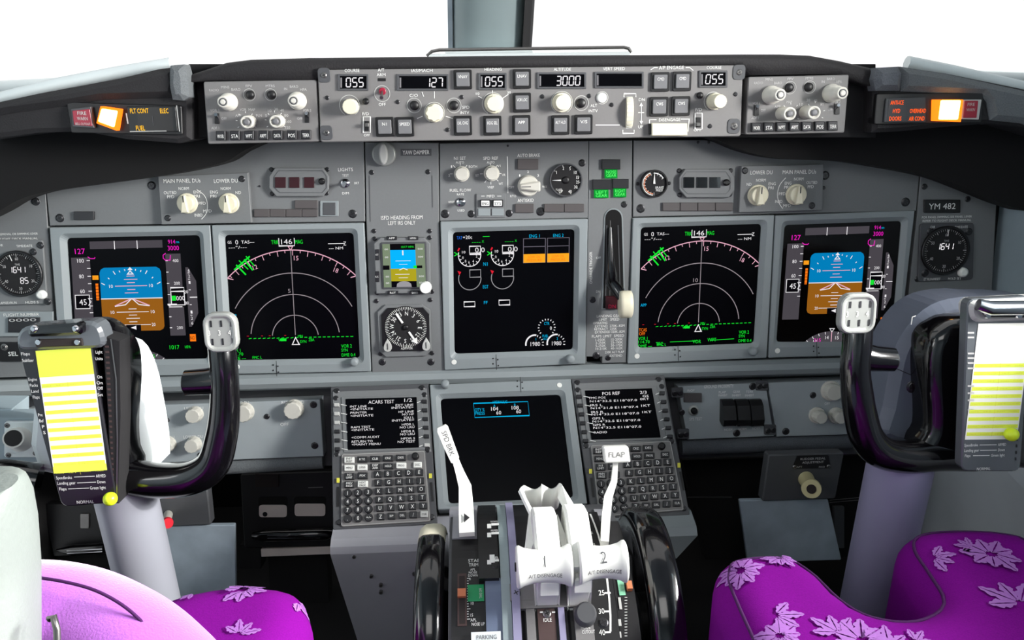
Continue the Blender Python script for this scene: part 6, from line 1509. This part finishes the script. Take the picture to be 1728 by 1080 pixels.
# ================================================================== control yokes
def yoke(side):
    left = side < 0
    px0, py0, t0 = (120, 700, 1.0) if left else (1690, 650, 1.0)
    fr = Frame(at(px0, py0, t0), 8, 0)
    lab = 'left black control yoke on a grey column holding a black-framed yellow striped checklist' if left else 'right black control yoke on a grey column, its hub holding a pale yellow striped checklist'
    bx_ = at(px0, py0, t0).x
    T = Thing('control_yoke', lab, 'control yoke', fr, 'control yokes')
    def L3(px, py, h): p_ = T.l(px, py, h); return Vector((p_.x, p_.y, h))
    # column (world vertical, down to the floor)
    inv = T.o.matrix_world.inverted()
    ctr = (212, 1519)[0 if left else 1]; topy = (835, 785)[0 if left else 1]
    ct = at(ctr, topy, 1.06); b = B(); rad = .0385 if left else .041
    pts = [(ct.x, ct.y + .002, ct.z + .02), (ct.x, ct.y, ct.z), (ct.x, ct.y + .01, .50), (ct.x, ct.y + .02, .33)]
    b.tube([tuple(inv @ Vector(p)) for p in pts], rad, 'alu' if left else 'lavender_metal', 28)
    T.part('column', b, None, 'grey metal column')
    b = B(); pts = [(ct.x, ct.y + .02, .34), (ct.x, ct.y + .02, .222)]; b.tube([tuple(inv @ Vector(p)) for p in pts], [rad * 1.02, rad * 1.5], 'black_matte', 24); T.part('floor_boot', b)
    # cowl behind the hub
    if left: cw = [(60, 800), (60, 640), (90, 600), (150, 590), (200, 596), (226, 640), (240, 700), (250, 760), (252, 800)]
    else: cw = [(1488, 742), (1497, 690), (1506, 640), (1516, 596), (1535, 560), (1566, 526), (1610, 507), (1680, 505), (1790, 530), (1800, 720), (1700, 760), (1560, 760)]
    o = [T.l(x, y, -.045) for x, y in cw]
    if sum(o[i].cross(o[(i + 1) % len(o)]) for i in range(len(o))) < 0: o = o[::-1]
    o2 = [Vector(p) for p in smoothpath([(p.x, p.y, 0) for p in o + [o[0]]], 3)][:-1]; o2 = [Vector((p.x, p.y)) for p in o2]
    b = B(); b.prism(o2, -.12, -.045, 'white_trim' if left else 'slate', .012)  # left cowl coloured white for the sunlight on it, right one slate
    if not left:
        b.ribbon([T.l(x, y, -.044) for x, y in ((1508, 620), (1540, 634), (1580, 641))], .001, -.0445, 'ink'); c = T.l(1541, 653, -.044); b.screw(c.x, c.y, .007, -.045, 'screw')
        b.ribbon([T.l(x, y, -.044) for x, y in ((1538, 548), (1540, 535), (1546, 533))], .0012, -.0445, 'letter')
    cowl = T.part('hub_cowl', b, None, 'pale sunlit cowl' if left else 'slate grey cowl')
    if not left:
        b = B(); C = (1690, 640); pts = []
        for i in range(22):
            a = math.radians(-88 + i * 3.6); x, y = C[0] + 128 * math.sin(a) * 1.0, C[1] - 112 * math.cos(a)
            pts.append(T.l(x, y, -.036))
        pts = pts[9:]
        b.ribbon(pts, .012, -.040, 'black'); 
        for i in range(0, len(pts) - 1):
            d = (pts[i + 1] - pts[i]).normalized(); n_ = Vector((-d.y, d.x)); b.ribbon([pts[i] - n_ * .004, pts[i] + n_ * .004], .0018, -.0395, 'letter')
        b.ribbon([p + Vector((0, 0)) for p in pts], .001, -.0394, 'letter'); T.part('degree_scale', b, cowl)
    # hub
    if left: hb = [(55, 600), (75, 560), (130, 548), (165, 550), (192, 570), (210, 600), (214, 650), (210, 720), (214, 770), (222, 800), (200, 832), (120, 838), (90, 800)]
    else: hb = [(1566, 640), (1567, 600), (1576, 570), (1596, 552), (1625, 540), (1700, 540), (1780, 560), (1790, 700), (1770, 790), (1640, 790), (1560, 785), (1556, 752), (1568, 730), (1569, 690)]
    o = [T.l(x, y, -.004) for x, y in hb]
    if sum(o[i].cross(o[(i + 1) % len(o)]) for i in range(len(o))) < 0: o = o[::-1]
    o2 = [Vector((p[0], p[1])) for p in smoothpath([(p.x, p.y, 0) for p in o + [o[0]]], 3)][:-1]
    b = B()
    Ls = []
    for h_, d in ((-.05, 0), (-.02, 0), (-.010, .003), (-.004, .008), (-.002, .016)): Ls.append([(p.x, p.y, h_) for p in (inset(o2, d) if d else o2)])
    b.loops(Ls, 'black_gloss', True, True, True); T.part('hub', b)
    # horns
    def horn(pts, rad_, name='horn'):
        P = [L3(x, y, h) for x, y, h in pts]; b = B(); Q = smoothpath(P, 5); n = len(Q)
        R_ = []
        for i in range(n):
            f_ = i / (n - 1) * (len(rad_) - 1); k_ = min(int(f_), len(rad_) - 2); R_.append(rad_[k_] + (rad_[k_ + 1] - rad_[k_]) * (f_ - k_))
        b.tube([tuple(q) for q in Q], [r * 1.1 for r in R_], 'black_gloss', 22, flat=(1, .92)); return b
    if left:
        b = horn([(150, 812, -.03), (215, 806, -.02), (270, 811, -.01), (325, 806, 0), (360, 782, .004), (374, 735, .006), (379, 690, .008), (379, 645, .010), (377, 612, .010), (374, 580, .006)], [.022, .023, .022, .0215, .020, .0185, .0170, .0165, .0165]); hn = T.part('horn', b)
        b = B(); q = [L3(382, 640, .006), L3(350, 644, .006), L3(313, 646, .008)]; b.tube([tuple(v) for v in q], [.019, .0165, .0155], 'black_gloss', 18); b.tube([tuple(q[2] + Vector((.001, 0, 0))), tuple(q[2] - Vector((.0015, 0, 0)))], .012, 'black', 16); T.part('finger_stub', b, hn)
        mir = lambda x: 2 * 108 - x
        b = horn([(mir(150), 812, -.03), (mir(215), 806, -.02), (mir(270), 811, -.01), (mir(325), 806, 0), (mir(360), 782, .004), (mir(374), 735, .006), (mir(379), 660, .008), (mir(376), 590, .012)], [.022, .023, .022, .0215, .020, .0185, .0165, .0165]); T.part('horn', b)
        pl = [(344, 540), (394, 530), (402, 588), (352, 600)]; pq = [(345, 545), (396, 545)]
        px_, py_, w_, h_ = 371, 562, 56, 68; rot = .0
    else:
        b = horn([(1640, 768, -.03), (1580, 766, -.02), (1530, 770, -.01), (1487, 762, 0), (1463, 738, .004), (1452, 700, .006), (1446, 660, .008), (1443, 620, .010), (1446, 585, .010), (1448, 550, .006)], [.021, .022, .0215, .021, .0195, .0185, .0170, .0165, .0165]); hn = T.part('horn', b)
        b = B(); q = [L3(1445, 600, .006), L3(1475, 605, .006), L3(1508, 607, .008)]; b.tube([tuple(v) for v in q], [.019, .0160, .0145], 'black_gloss', 18); b.tube([tuple(q[2] - Vector((.001, 0, 0))), tuple(q[2] + Vector((.0015, 0, 0)))], .0115, 'black', 16); T.part('finger_stub', b, hn)
        mir = lambda x: 2 * 1690 - x
        b = horn([(mir(1640), 768, -.03), (mir(1530), 770, -.01), (mir(1487), 762, 0), (mir(1463), 738, .004), (mir(1446), 660, .008), (mir(1446), 585, .012)], [.021, .0215, .021, .0195, .0170, .0165]); T.part('horn', b)
        px_, py_, w_, h_ = 1449, 530, 60, 66
    # grip head with number plate
    b = B(); c = T.l(px_, py_, .03); k = T.k(px_, py_)
    o = rr(c.x, c.y, w_ * k, h_ * k, .014, 5); Ls = []
    cb = T.l(px_ + (4 if left else -3), py_ + 6, -.0)
    for h2, s_, m2 in ((-.020, .70, 0), (-.006, .89, 0), (.010, .99, 0)):
        Ls.append([(cb.x + (p.x - c.x) * s_ if s_ < .9 else p.x * .5 + (cb.x + (p.x - c.x)) * .5, cb.y + (p.y - c.y) * s_ if s_ < .9 else p.y * .5 + (cb.y + (p.y - c.y)) * .5, h2) for p in o])
    Ls.append([(p.x, p.y, .022) for p in o])
    b.loops(Ls, 'black_gloss', True, True, True); hd = T.part('grip_head', b, hn)
    b = B(); i1 = inset(o, .004); i2 = inset(o, .007)
    b.loops([[(p.x, p.y, .020) for p in o], [(p.x, p.y, .0285) for p in inset(o, .0005)], [(p.x, p.y, .030) for p in inset(o, .002)], [(p.x, p.y, .030) for p in i1], [(p.x, p.y, .0282) for p in i2]], 'plate_silver', False, True, True)
    for j, dx_ in enumerate((-.012, 0.0, .012)):
        for dy_ in (.011, -.011):
            b.ribbon([(c.x + dx_ + .002, c.y + dy_ - .004), (c.x + dx_ + .002, c.y + dy_ + .004)], .0024, .0287, 'ink')
        b.text('334'[j] if left else '334'[j], c.x + dx_ - .001, c.y, .0065, .0288, 'white_plastic'); 
    T.part('number_plate', b, hd, 'silver plate with 3 3 4')
    # checklist holder
    H = .030
    if left:
        card = [(26, 572), (150, 560), (198, 848), (104, 856)]; sheet = [(60, 592), (153, 586), (181, 793), (91, 799)]
        clip = [(30, 548), (170, 540), (182, 590), (28, 600)]; ball = (186, 842)
    else:
        card = [(1633, 505), (1745, 500), (1722, 796), (1622, 795)]; sheet = [(1651, 546), (1741, 545), (1716, 741), (1628, 742)]
        clip = [(1632, 506), (1790, 500), (1790, 540), (1634, 545)]; ball = (1707, 733)
    b = B(); b.prism(quad_round(T.q(card, H), .010), H - .014, H, 'card_black' if left else 'card_clear', .0015)
    if left:
        sd = [(172, 566), (203, 575), (205, 700), (200, 850), (186, 850), (182, 700)]
        o = T.q(sd, H - .002); o = o if sum(o[i].cross(o[(i + 1) % len(o)]) for i in range(len(o))) > 0 else o[::-1]; b.prism(o, H - .03, H - .002, 'black_matte', .001)
        for i in range(28): y_ = 585 + i * 9; T_line(T, b, [(177 + i * .5, y_), (184 + i * .35, y_)], 3.5, H - .0012, 'brown_slot')
        T_line(T, b, [(187, 572), (196, 640), (198, 740), (197, 848)], 2, H - .001, 'steel')
    else:
        for i in range(13): T_rect(T, b, 1722 - i * .8, 640 + i * 11, 1725 - i * .8, 645 + i * 11, H + .0005, 'ink')
    brd = T.part('checklist_board', b)
    s = Scr(T, sheet, H + .0004); s.rect(0, 0, 1, 1, 'paper'); n = 11 if left else 10
    T2_ = []
    if left: s.rect(0, 0, 1, .235 * .9, 'paper_green', .0002)
    for i in range(n):
        v = (.235 + i * .072) if left else .34 + i * .066
        if left and i == n - 1: s.rect(0, v - .01, 1, 1, 'paper_green', .0002)
        else: s.rect(.02, v + (.03 if left else .0), .98, v + (.062 if left else .032), 'paper_green', .0002)
        vy = v + (.046 if left else .016)
        for u, w2 in ((.12, .14), (.36, .16), (.62, .15), (.86, .15)): s.text(('PUMPS', 'ON', 'FLAPS', 'SET', 'TRIM', 'LIGHTS')[(i * 3 + int(u * 10)) % 6], u, vy, .018, 'yellow_paint' if not left else 'yellow_paint', w2, dz=.0003)
        s.line([(.5, vy - .02), (.5, vy + .02)], .006, 'yellow_paint', dz=.0003)
    T.part('checklist_sheet', s.b, brd, 'white paper sheet with lime yellow stripes')
    b = B(); rows = []
    if left:
        for t_, x, y_, w2 in (('Flaps', 43, 597, 14), ('Stabilizer', 47, 608, 19), ('Engine', 55, 640, 14), ('Packs', 57, 650, 13), ('Land', 59, 660, 12), ('Flaps', 61, 670, 11), ('Pre', 68, 700, 7), ('Bef', 70, 710, 7), ('P', 73, 720, 4), ('S', 75, 730, 4),
                              ('Light', 167, 594, 11), ('Units', 167, 605, 12), ('On', 168, 636, 8), ('On', 168, 646, 10), ('Off', 169, 655, 9), ('Set', 169, 666, 9), ('NORMAL CHECKLIST', 103, 586, 50)): T_text(T, b, t_, x, y_, 5, H + .0006, 'letter', w2)
        for t_, x, y_, w2 in (('Speedbrake', 108, 806, 26), ('ARMED', 170, 803, 16), ('Landing gear', 112, 815, 30), ('Down', 171, 813, 13), ('Flaps', 106, 825, 12), ('Green light', 165, 823, 26), ('NORMAL', 144, 847, 28)): T_text(T, b, t_, x, y_, 5, H + .0006, 'letter', w2)
        for y_, x0, x1 in ((805, 125, 160), (815, 130, 162), (825, 115, 150)): T_line(T, b, [(x0, y_), (x1, y_ - 1.5)], 1, H + .0006)
    else:
        for t_, x, y_, w2 in (('Speedbrake', 1639, 751, 22), ('ARMED', 1691, 750, 13), ('Landing gear', 1640, 760, 24), ('Down', 1690, 759, 11), ('Flaps', 1633, 769, 9), ('Green light', 1684, 768, 22), ('NORMAL', 1660, 791, 22)): T_text(T, b, t_, x, y_, 4.5, H + .0006, 'letter', w2)
        for y_, x0, x1 in ((751, 1653, 1682), (760, 1654, 1682), (769, 1642, 1670)): T_line(T, b, [(x0, y_), (x1, y_ - .5)], 1, H + .0006)
        for y_ in (560, 568, 595, 603, 611, 620, 650, 662, 674, 690): T_rect(T, b, 1633, y_, 1644, y_ + 3, H + .0006, 'letter_dim')
    T.part('checklist_lettering', b, brd)
    b = B()
    if left:
        b.prism(quad_round(T.q([(30, 552), (166, 541), (180, 588), (24, 592)], H + .006), .014), H - .02, H + .006, 'card_clear', .004)
        b.prism(quad_round(T.q([(46, 552), (136, 545), (138, 566), (44, 570)], H + .018), .006), H + .004, H + .018, 'black_gloss', .004)
        for x in (56, 126): c = T.l(x, 556, H + .02); b.lathe(c.x, c.y, [(.0045, H + .016), (.004, H + .0195), (.002, H + .021)], 'chrome', 14)
        b.prism(quad_round(T.q([(58, 573), (138, 571), (140, 584), (60, 586)], H + .008), .002), H + .004, H + .008, 'void_brown', .001)
        for x in (63, 129): c = T.l(x, 578, H + .01); b.lathe(c.x, c.y, [(.004, H + .007), (.003, H + .0095)], 'chrome', 14)
    else:
        b.prism(quad_round(T.q([(1636, 508), (1790, 500), (1790, 540), (1640, 545)], H + .004), .012), H - .02, H + .004, 'ring', .004)
        b.tube([tuple(L3(1650, 514, H + .012)), tuple(L3(1670, 520, H + .014)), tuple(L3(1790, 519, H + .014))], [.007, .0085, .0085], 'chrome', 16)
        b.prism(quad_round(T.q([(1660, 526), (1790, 526), (1790, 536), (1666, 536)], H + .010), .002), H + .004, H + .010, 'black', .001)
        for x in (1669, 1722): c = T.l(x, 533, H + .013); b.lathe(c.x, c.y, [(.004, H + .009), (.003, H + .0125)], 'chrome', 14)
    T.part('clip', b, brd)
    b = B(); c = T.l(ball[0], ball[1], H + .008); r = .0085; b.lathe(c.x, c.y, [(r * math.cos(a), H + .008 + r * math.sin(a)) for a in [math.radians(-70 + 20 * i) for i in range(9)]], 'lime', 20, cap=True); T.part('marker_knob', b, brd, 'lime yellow round marker')
yoke(-1); yoke(1)

# ================================================================== seats
def cushion(b, outline, ztop, R, depth, m, side=None, steps=6):
    n = len(outline)
    if sum(outline[i].cross(outline[(i + 1) % n]) for i in range(n)) < 0: outline = outline[::-1]
    L = [[(p.x, p.y, ztop - depth) for p in outline], [(p.x, p.y, ztop - R) for p in outline]]
    for i in range(1, steps + 1):
        pass
    b.loops(L, m, True, True, False)
    def zf(p):
        d = max(0, dist_in(outline, p)); q = max(0, 1 - d / R)
        return ztop - R + R * math.sqrt(max(0, 1 - q * q))
    b.cdt(outline, zf, m)
    return outline
def dist_in(o, p):
    d = 9.0; n = len(o); ins = False
    for i in range(n):
        a, c = o[i], o[(i + 1) % n]; e = c - a; t = max(0, min(1, (p - a).dot(e) / max(1e-9, e.dot(e)))); d = min(d, (p - a - e * t).length)
        if (a.y > p.y) != (c.y > p.y) and p.x < (c.x - a.x) * (p.y - a.y) / (c.y - a.y) + a.x: ins = not ins
    return d if ins else -d
def leafset(b, o, ztop, R, cx, cy, size, rot, kind, m='lilac'):
    """floral print following the cushion surface"""
    def z(p):
        d = dist_in(o, p)
        if d < 0: return None
        q = max(0, 1 - d / R) if d < R else 0
        return ztop - R + R * math.sqrt(max(0, 1 - q * q)) + .0012
    leaves = []
    if kind == 'flower':
        for i in range(9): leaves.append((rot + i * 2 * PI / 9, .15, 1.0 - .25 * (i % 3) / 2, .20))
    else:
        for i in range(4): leaves.append((rot + (i - 1.5) * .75, .1, 1.0 - .15 * (i % 2), .17))
    for li_, (a, r0, r1, wd) in enumerate(leaves):
        d = Vector((math.cos(a), math.sin(a))); n_ = Vector((-d.y, d.x)); c0 = Vector((cx, cy)); rows = []
        N = 10
        for i in range(N + 1):
            f = i / N; w_ = wd * math.sin(PI * f) ** .7 * (1 + .25 * math.sin(f * 22)); rows.append((c0 + d * size * (r0 + (r1 - r0) * f) + n_ * size * w_, c0 + d * size * (r0 + (r1 - r0) * f) + n_ * size * w_ * .12, c0 + d * size * (r0 + (r1 - r0) * f) - n_ * size * w_ * .12, c0 + d * size * (r0 + (r1 - r0) * f) - n_ * size * w_))
        for i in range(N):
            for k in (0, 2):
                q = [rows[i][k], rows[i][k + 1], rows[i + 1][k + 1], rows[i + 1][k]]; zz = [z(p) for p in q]
                if all(v is not None for v in zz): b.add([(p.x, p.y, v + .0004 * li_) for p, v in zip(q, zz)], [(3, 2, 1, 0)], m)
def atZ(px, py, Z):
    r = ray(px, py); t = (Z - CAM.z) / r.z; p = CAM + r * t; return Vector((p.x, p.y))
ZS = .685
T = Thing('pilot_seat', 'right pilot seat with a purple floral cushion cut out around the yoke column', 'seat', Frame((.42, .45, .22), 90), 'pilot seats')
R = .045
oo = [atZ(x, y, ZS - .02) for x, y in ((1206, 990), (1225, 955), (1262, 936), (1340, 926), (1420, 930), (1465, 960), (1500, 1010), (1530, 1050), (1575, 1058), (1605, 1035), (1530, 970), (1535, 930), (1600, 905), (1728, 900), (1800, 905))]
oo = [Vector((.252, .60)), Vector((.253, .70)), Vector((.258, .735)), Vector((.276, .765)), Vector((.318, .775)), Vector((.358, .768)), Vector((.380, .735)), Vector((.392, .69)), Vector((.408, .668)), Vector((.44, .662)), Vector((.472, .68)), Vector((.480, .72)), Vector((.486, .765)), Vector((.506, .797)), Vector((.55, .81)), Vector((.63, .80)), Vector((.66, .76)), Vector((.665, .60)), Vector((.65, .36)), Vector((.25, .36))]
so = [Vector((p[0], p[1])) for p in smoothpath([(p.x, p.y, 0) for p in oo + [oo[0]]], 4)][:-1]
b = B(); so = cushion(b, so, ZS, R, .16, 'purple')
for qx_, qy_, sz, ro, kd in ((1250, 962, .028, 2.2, 'flower'), (1315, 942, .022, 1.0, 'flower'), (1308, 1040, .030, -.4, 'leaf'), (1316, 1075, .026, .6, 'flower'), (1415, 1070, .030, 1.9, 'leaf'), (1455, 1084, .034, 1.2, 'flower'), (1500, 1092, .030, .9, 'leaf'), (1545, 1085, .02, .4, 'leaf'), (1575, 938, .026, -.4, 'leaf'), (1672, 938, .034, .8, 'flower'), (1640, 925, .02, 2.5, 'leaf'), (1722, 1020, .040, 2.0, 'leaf')):
    c_ = atZ(qx_, qy_, ZS); leafset(b, so, ZS, R, c_.x, c_.y, sz, ro, kd)
T.part('cushion', shiftb(b, T.fr.O))
b = B(); sm_ = [(p.x, p.y, ZS - .0105) for p in inset(so, .0155)]; b.tube(sm_ + [sm_[0]], .0018, 'purple_dark', 6, caps=False); T.part('piping', shiftb(b, T.fr.O))
b = B(); b.box(.25, .64, .38, .76, ZS - .19, ZS - .15, 'black_matte', .01); b.box(.30, .60, .42, .70, .222, ZS - .19, 'void', .01); T.part('seat_base', shiftb(b, T.fr.O))
b = B()
b.loops([[tuple(Vector((.44 + .20 * math.cos(a) * w_, y_ + .05 * math.sin(a), z_))) for a in [2 * PI * i / 20 for i in range(20)]] for z_, y_, w_ in ((.62, .32, .9), (.75, .27, 1.0), (.95, .20, 1.0), (1.10, .17, .9), (1.15, .165, .7))], 'purple', True); T.part('backrest', shiftb(b, T.fr.O)) if False else None

T = Thing('pilot_seat', 'left pilot seat with pale grey back shell, pink-purple armrest cover and purple floral cushion', 'seat', Frame((-.42, .45, .22), 90), 'pilot seats')
oo = [Vector((-x, y)) for x, y in ((.190, .60), (.182, .68), (.188, .715), (.210, .747), (.275, .758), (.335, .745), (.358, .72), (.365, .69), (.385, .67), (.41, .66), (.44, .67), (.462, .70), (.468, .74), (.49, .77), (.55, .78), (.63, .77), (.66, .73), (.665, .60), (.65, .36), (.25, .36))]
so = [Vector((p[0], p[1])) for p in smoothpath([(p.x, p.y, 0) for p in oo + [oo[0]]], 4)][:-1]
b = B(); so = cushion(b, so, ZS, R, .15, 'purple')
for qx_, qy_, sz, ro, kd in ((412, 994, .026, 4.0, 'flower'), (500, 996, .020, -.3, 'leaf'), (325, 1000, .015, 3.6, 'leaf'), (403, 1072, .022, 1.4, 'leaf')):
    c_ = atZ(qx_, qy_, ZS); leafset(b, so, ZS, R, c_.x, c_.y, sz, ro, kd)
T.part('cushion', shiftb(b, T.fr.O))
b = B(); b.box(-.64, -.25, .38, .70, ZS - .19, ZS - .15, 'black_matte', .01); b.box(-.60, -.30, .42, .68, .222, ZS - .19, 'void', .01); T.part('seat_base', shiftb(b, T.fr.O))
# armrest cover: curved pink-purple wool bolster
P = [at(20, 975, .60), at(80, 978, .60), at(140, 992, .60), at(200, 1022, .59), at(250, 1062, .58), at(300, 1120, .57), at(320, 1200, .56)]
b = B(); b.tube([tuple(p - (ROT @ Vector((0, .030, 0)))) for p in smoothpath(P, 5)], .040, 'pink_wool', 24, flat=(1.0, 1.15)); T.part('armrest_cover', shiftb(b, T.fr.O), None, 'fluffy pink-purple armrest cover with a seam')
b = B(); up = ROT @ Vector((0, 1, 0)); tw = -(ROT @ Vector((0, 0, -1))); rt = ROT @ Vector((1, 0, 0))
sp = [at(x, y, .568) for x, y in ((60, 974), (110, 982), (160, 996), (205, 1020), (240, 1050), (268, 1085))]
b.tube([tuple(p) for p in smoothpath(sp, 5)], .0012, 'purple_dark', 6); T.part('seam', shiftb(b, T.fr.O))
b = B()
# back shell: tall rounded slab seen edge-on
L = []
for z_, w_, d_, yy in ((.30, .055, .07, .33), (.60, .060, .07, .345), (.80, .060, .07, .35), (.92, .058, .065, .355), (.950, .052, .060, .358), (.972, .044, .052, .36), (.984, .034, .042, .36), (.991, .022, .028, .361), (.994, .010, .012, .362)):
    lo_x, hi_x = -1.0, 0.0
    tgt = {.950: 76, .972: 66, .984: 55, .991: 44, .994: 33}.get(z_, 82)
    for _i in range(30):
        mx_ = (lo_x + hi_x) / 2; vv = ROT.transposed() @ (Vector((mx_, yy + .075 + d_ * .45, z_)) - CAM)
        if 864 + FPX * vv.x / -vv.z < tgt: lo_x = mx_
        else: hi_x = mx_
    xc = mx_ - w_
    yy += .075
    L.append([(xc + w_ * abs(math.cos(a)) ** .9 * (1 if math.cos(a) > 0 else -1), yy + d_ * abs(math.sin(a)) ** .9 * (1 if math.sin(a) > 0 else -1), z_) for a in [2 * PI * i / 28 for i in range(28)]])
b.loops(L, 'leather', True); T.part('back_shell', shiftb(b, T.fr.O), None, 'pale grey grained back shell')
b = B(); b.tube([tuple(at(82, 1045, .5)), tuple(at(90, 1040, .5)), tuple(at(96, 1062, .5)), tuple(at(97, 1100, .5))], .0022, 'steel', 8); T.part('shell_hook', shiftb(b, T.fr.O))
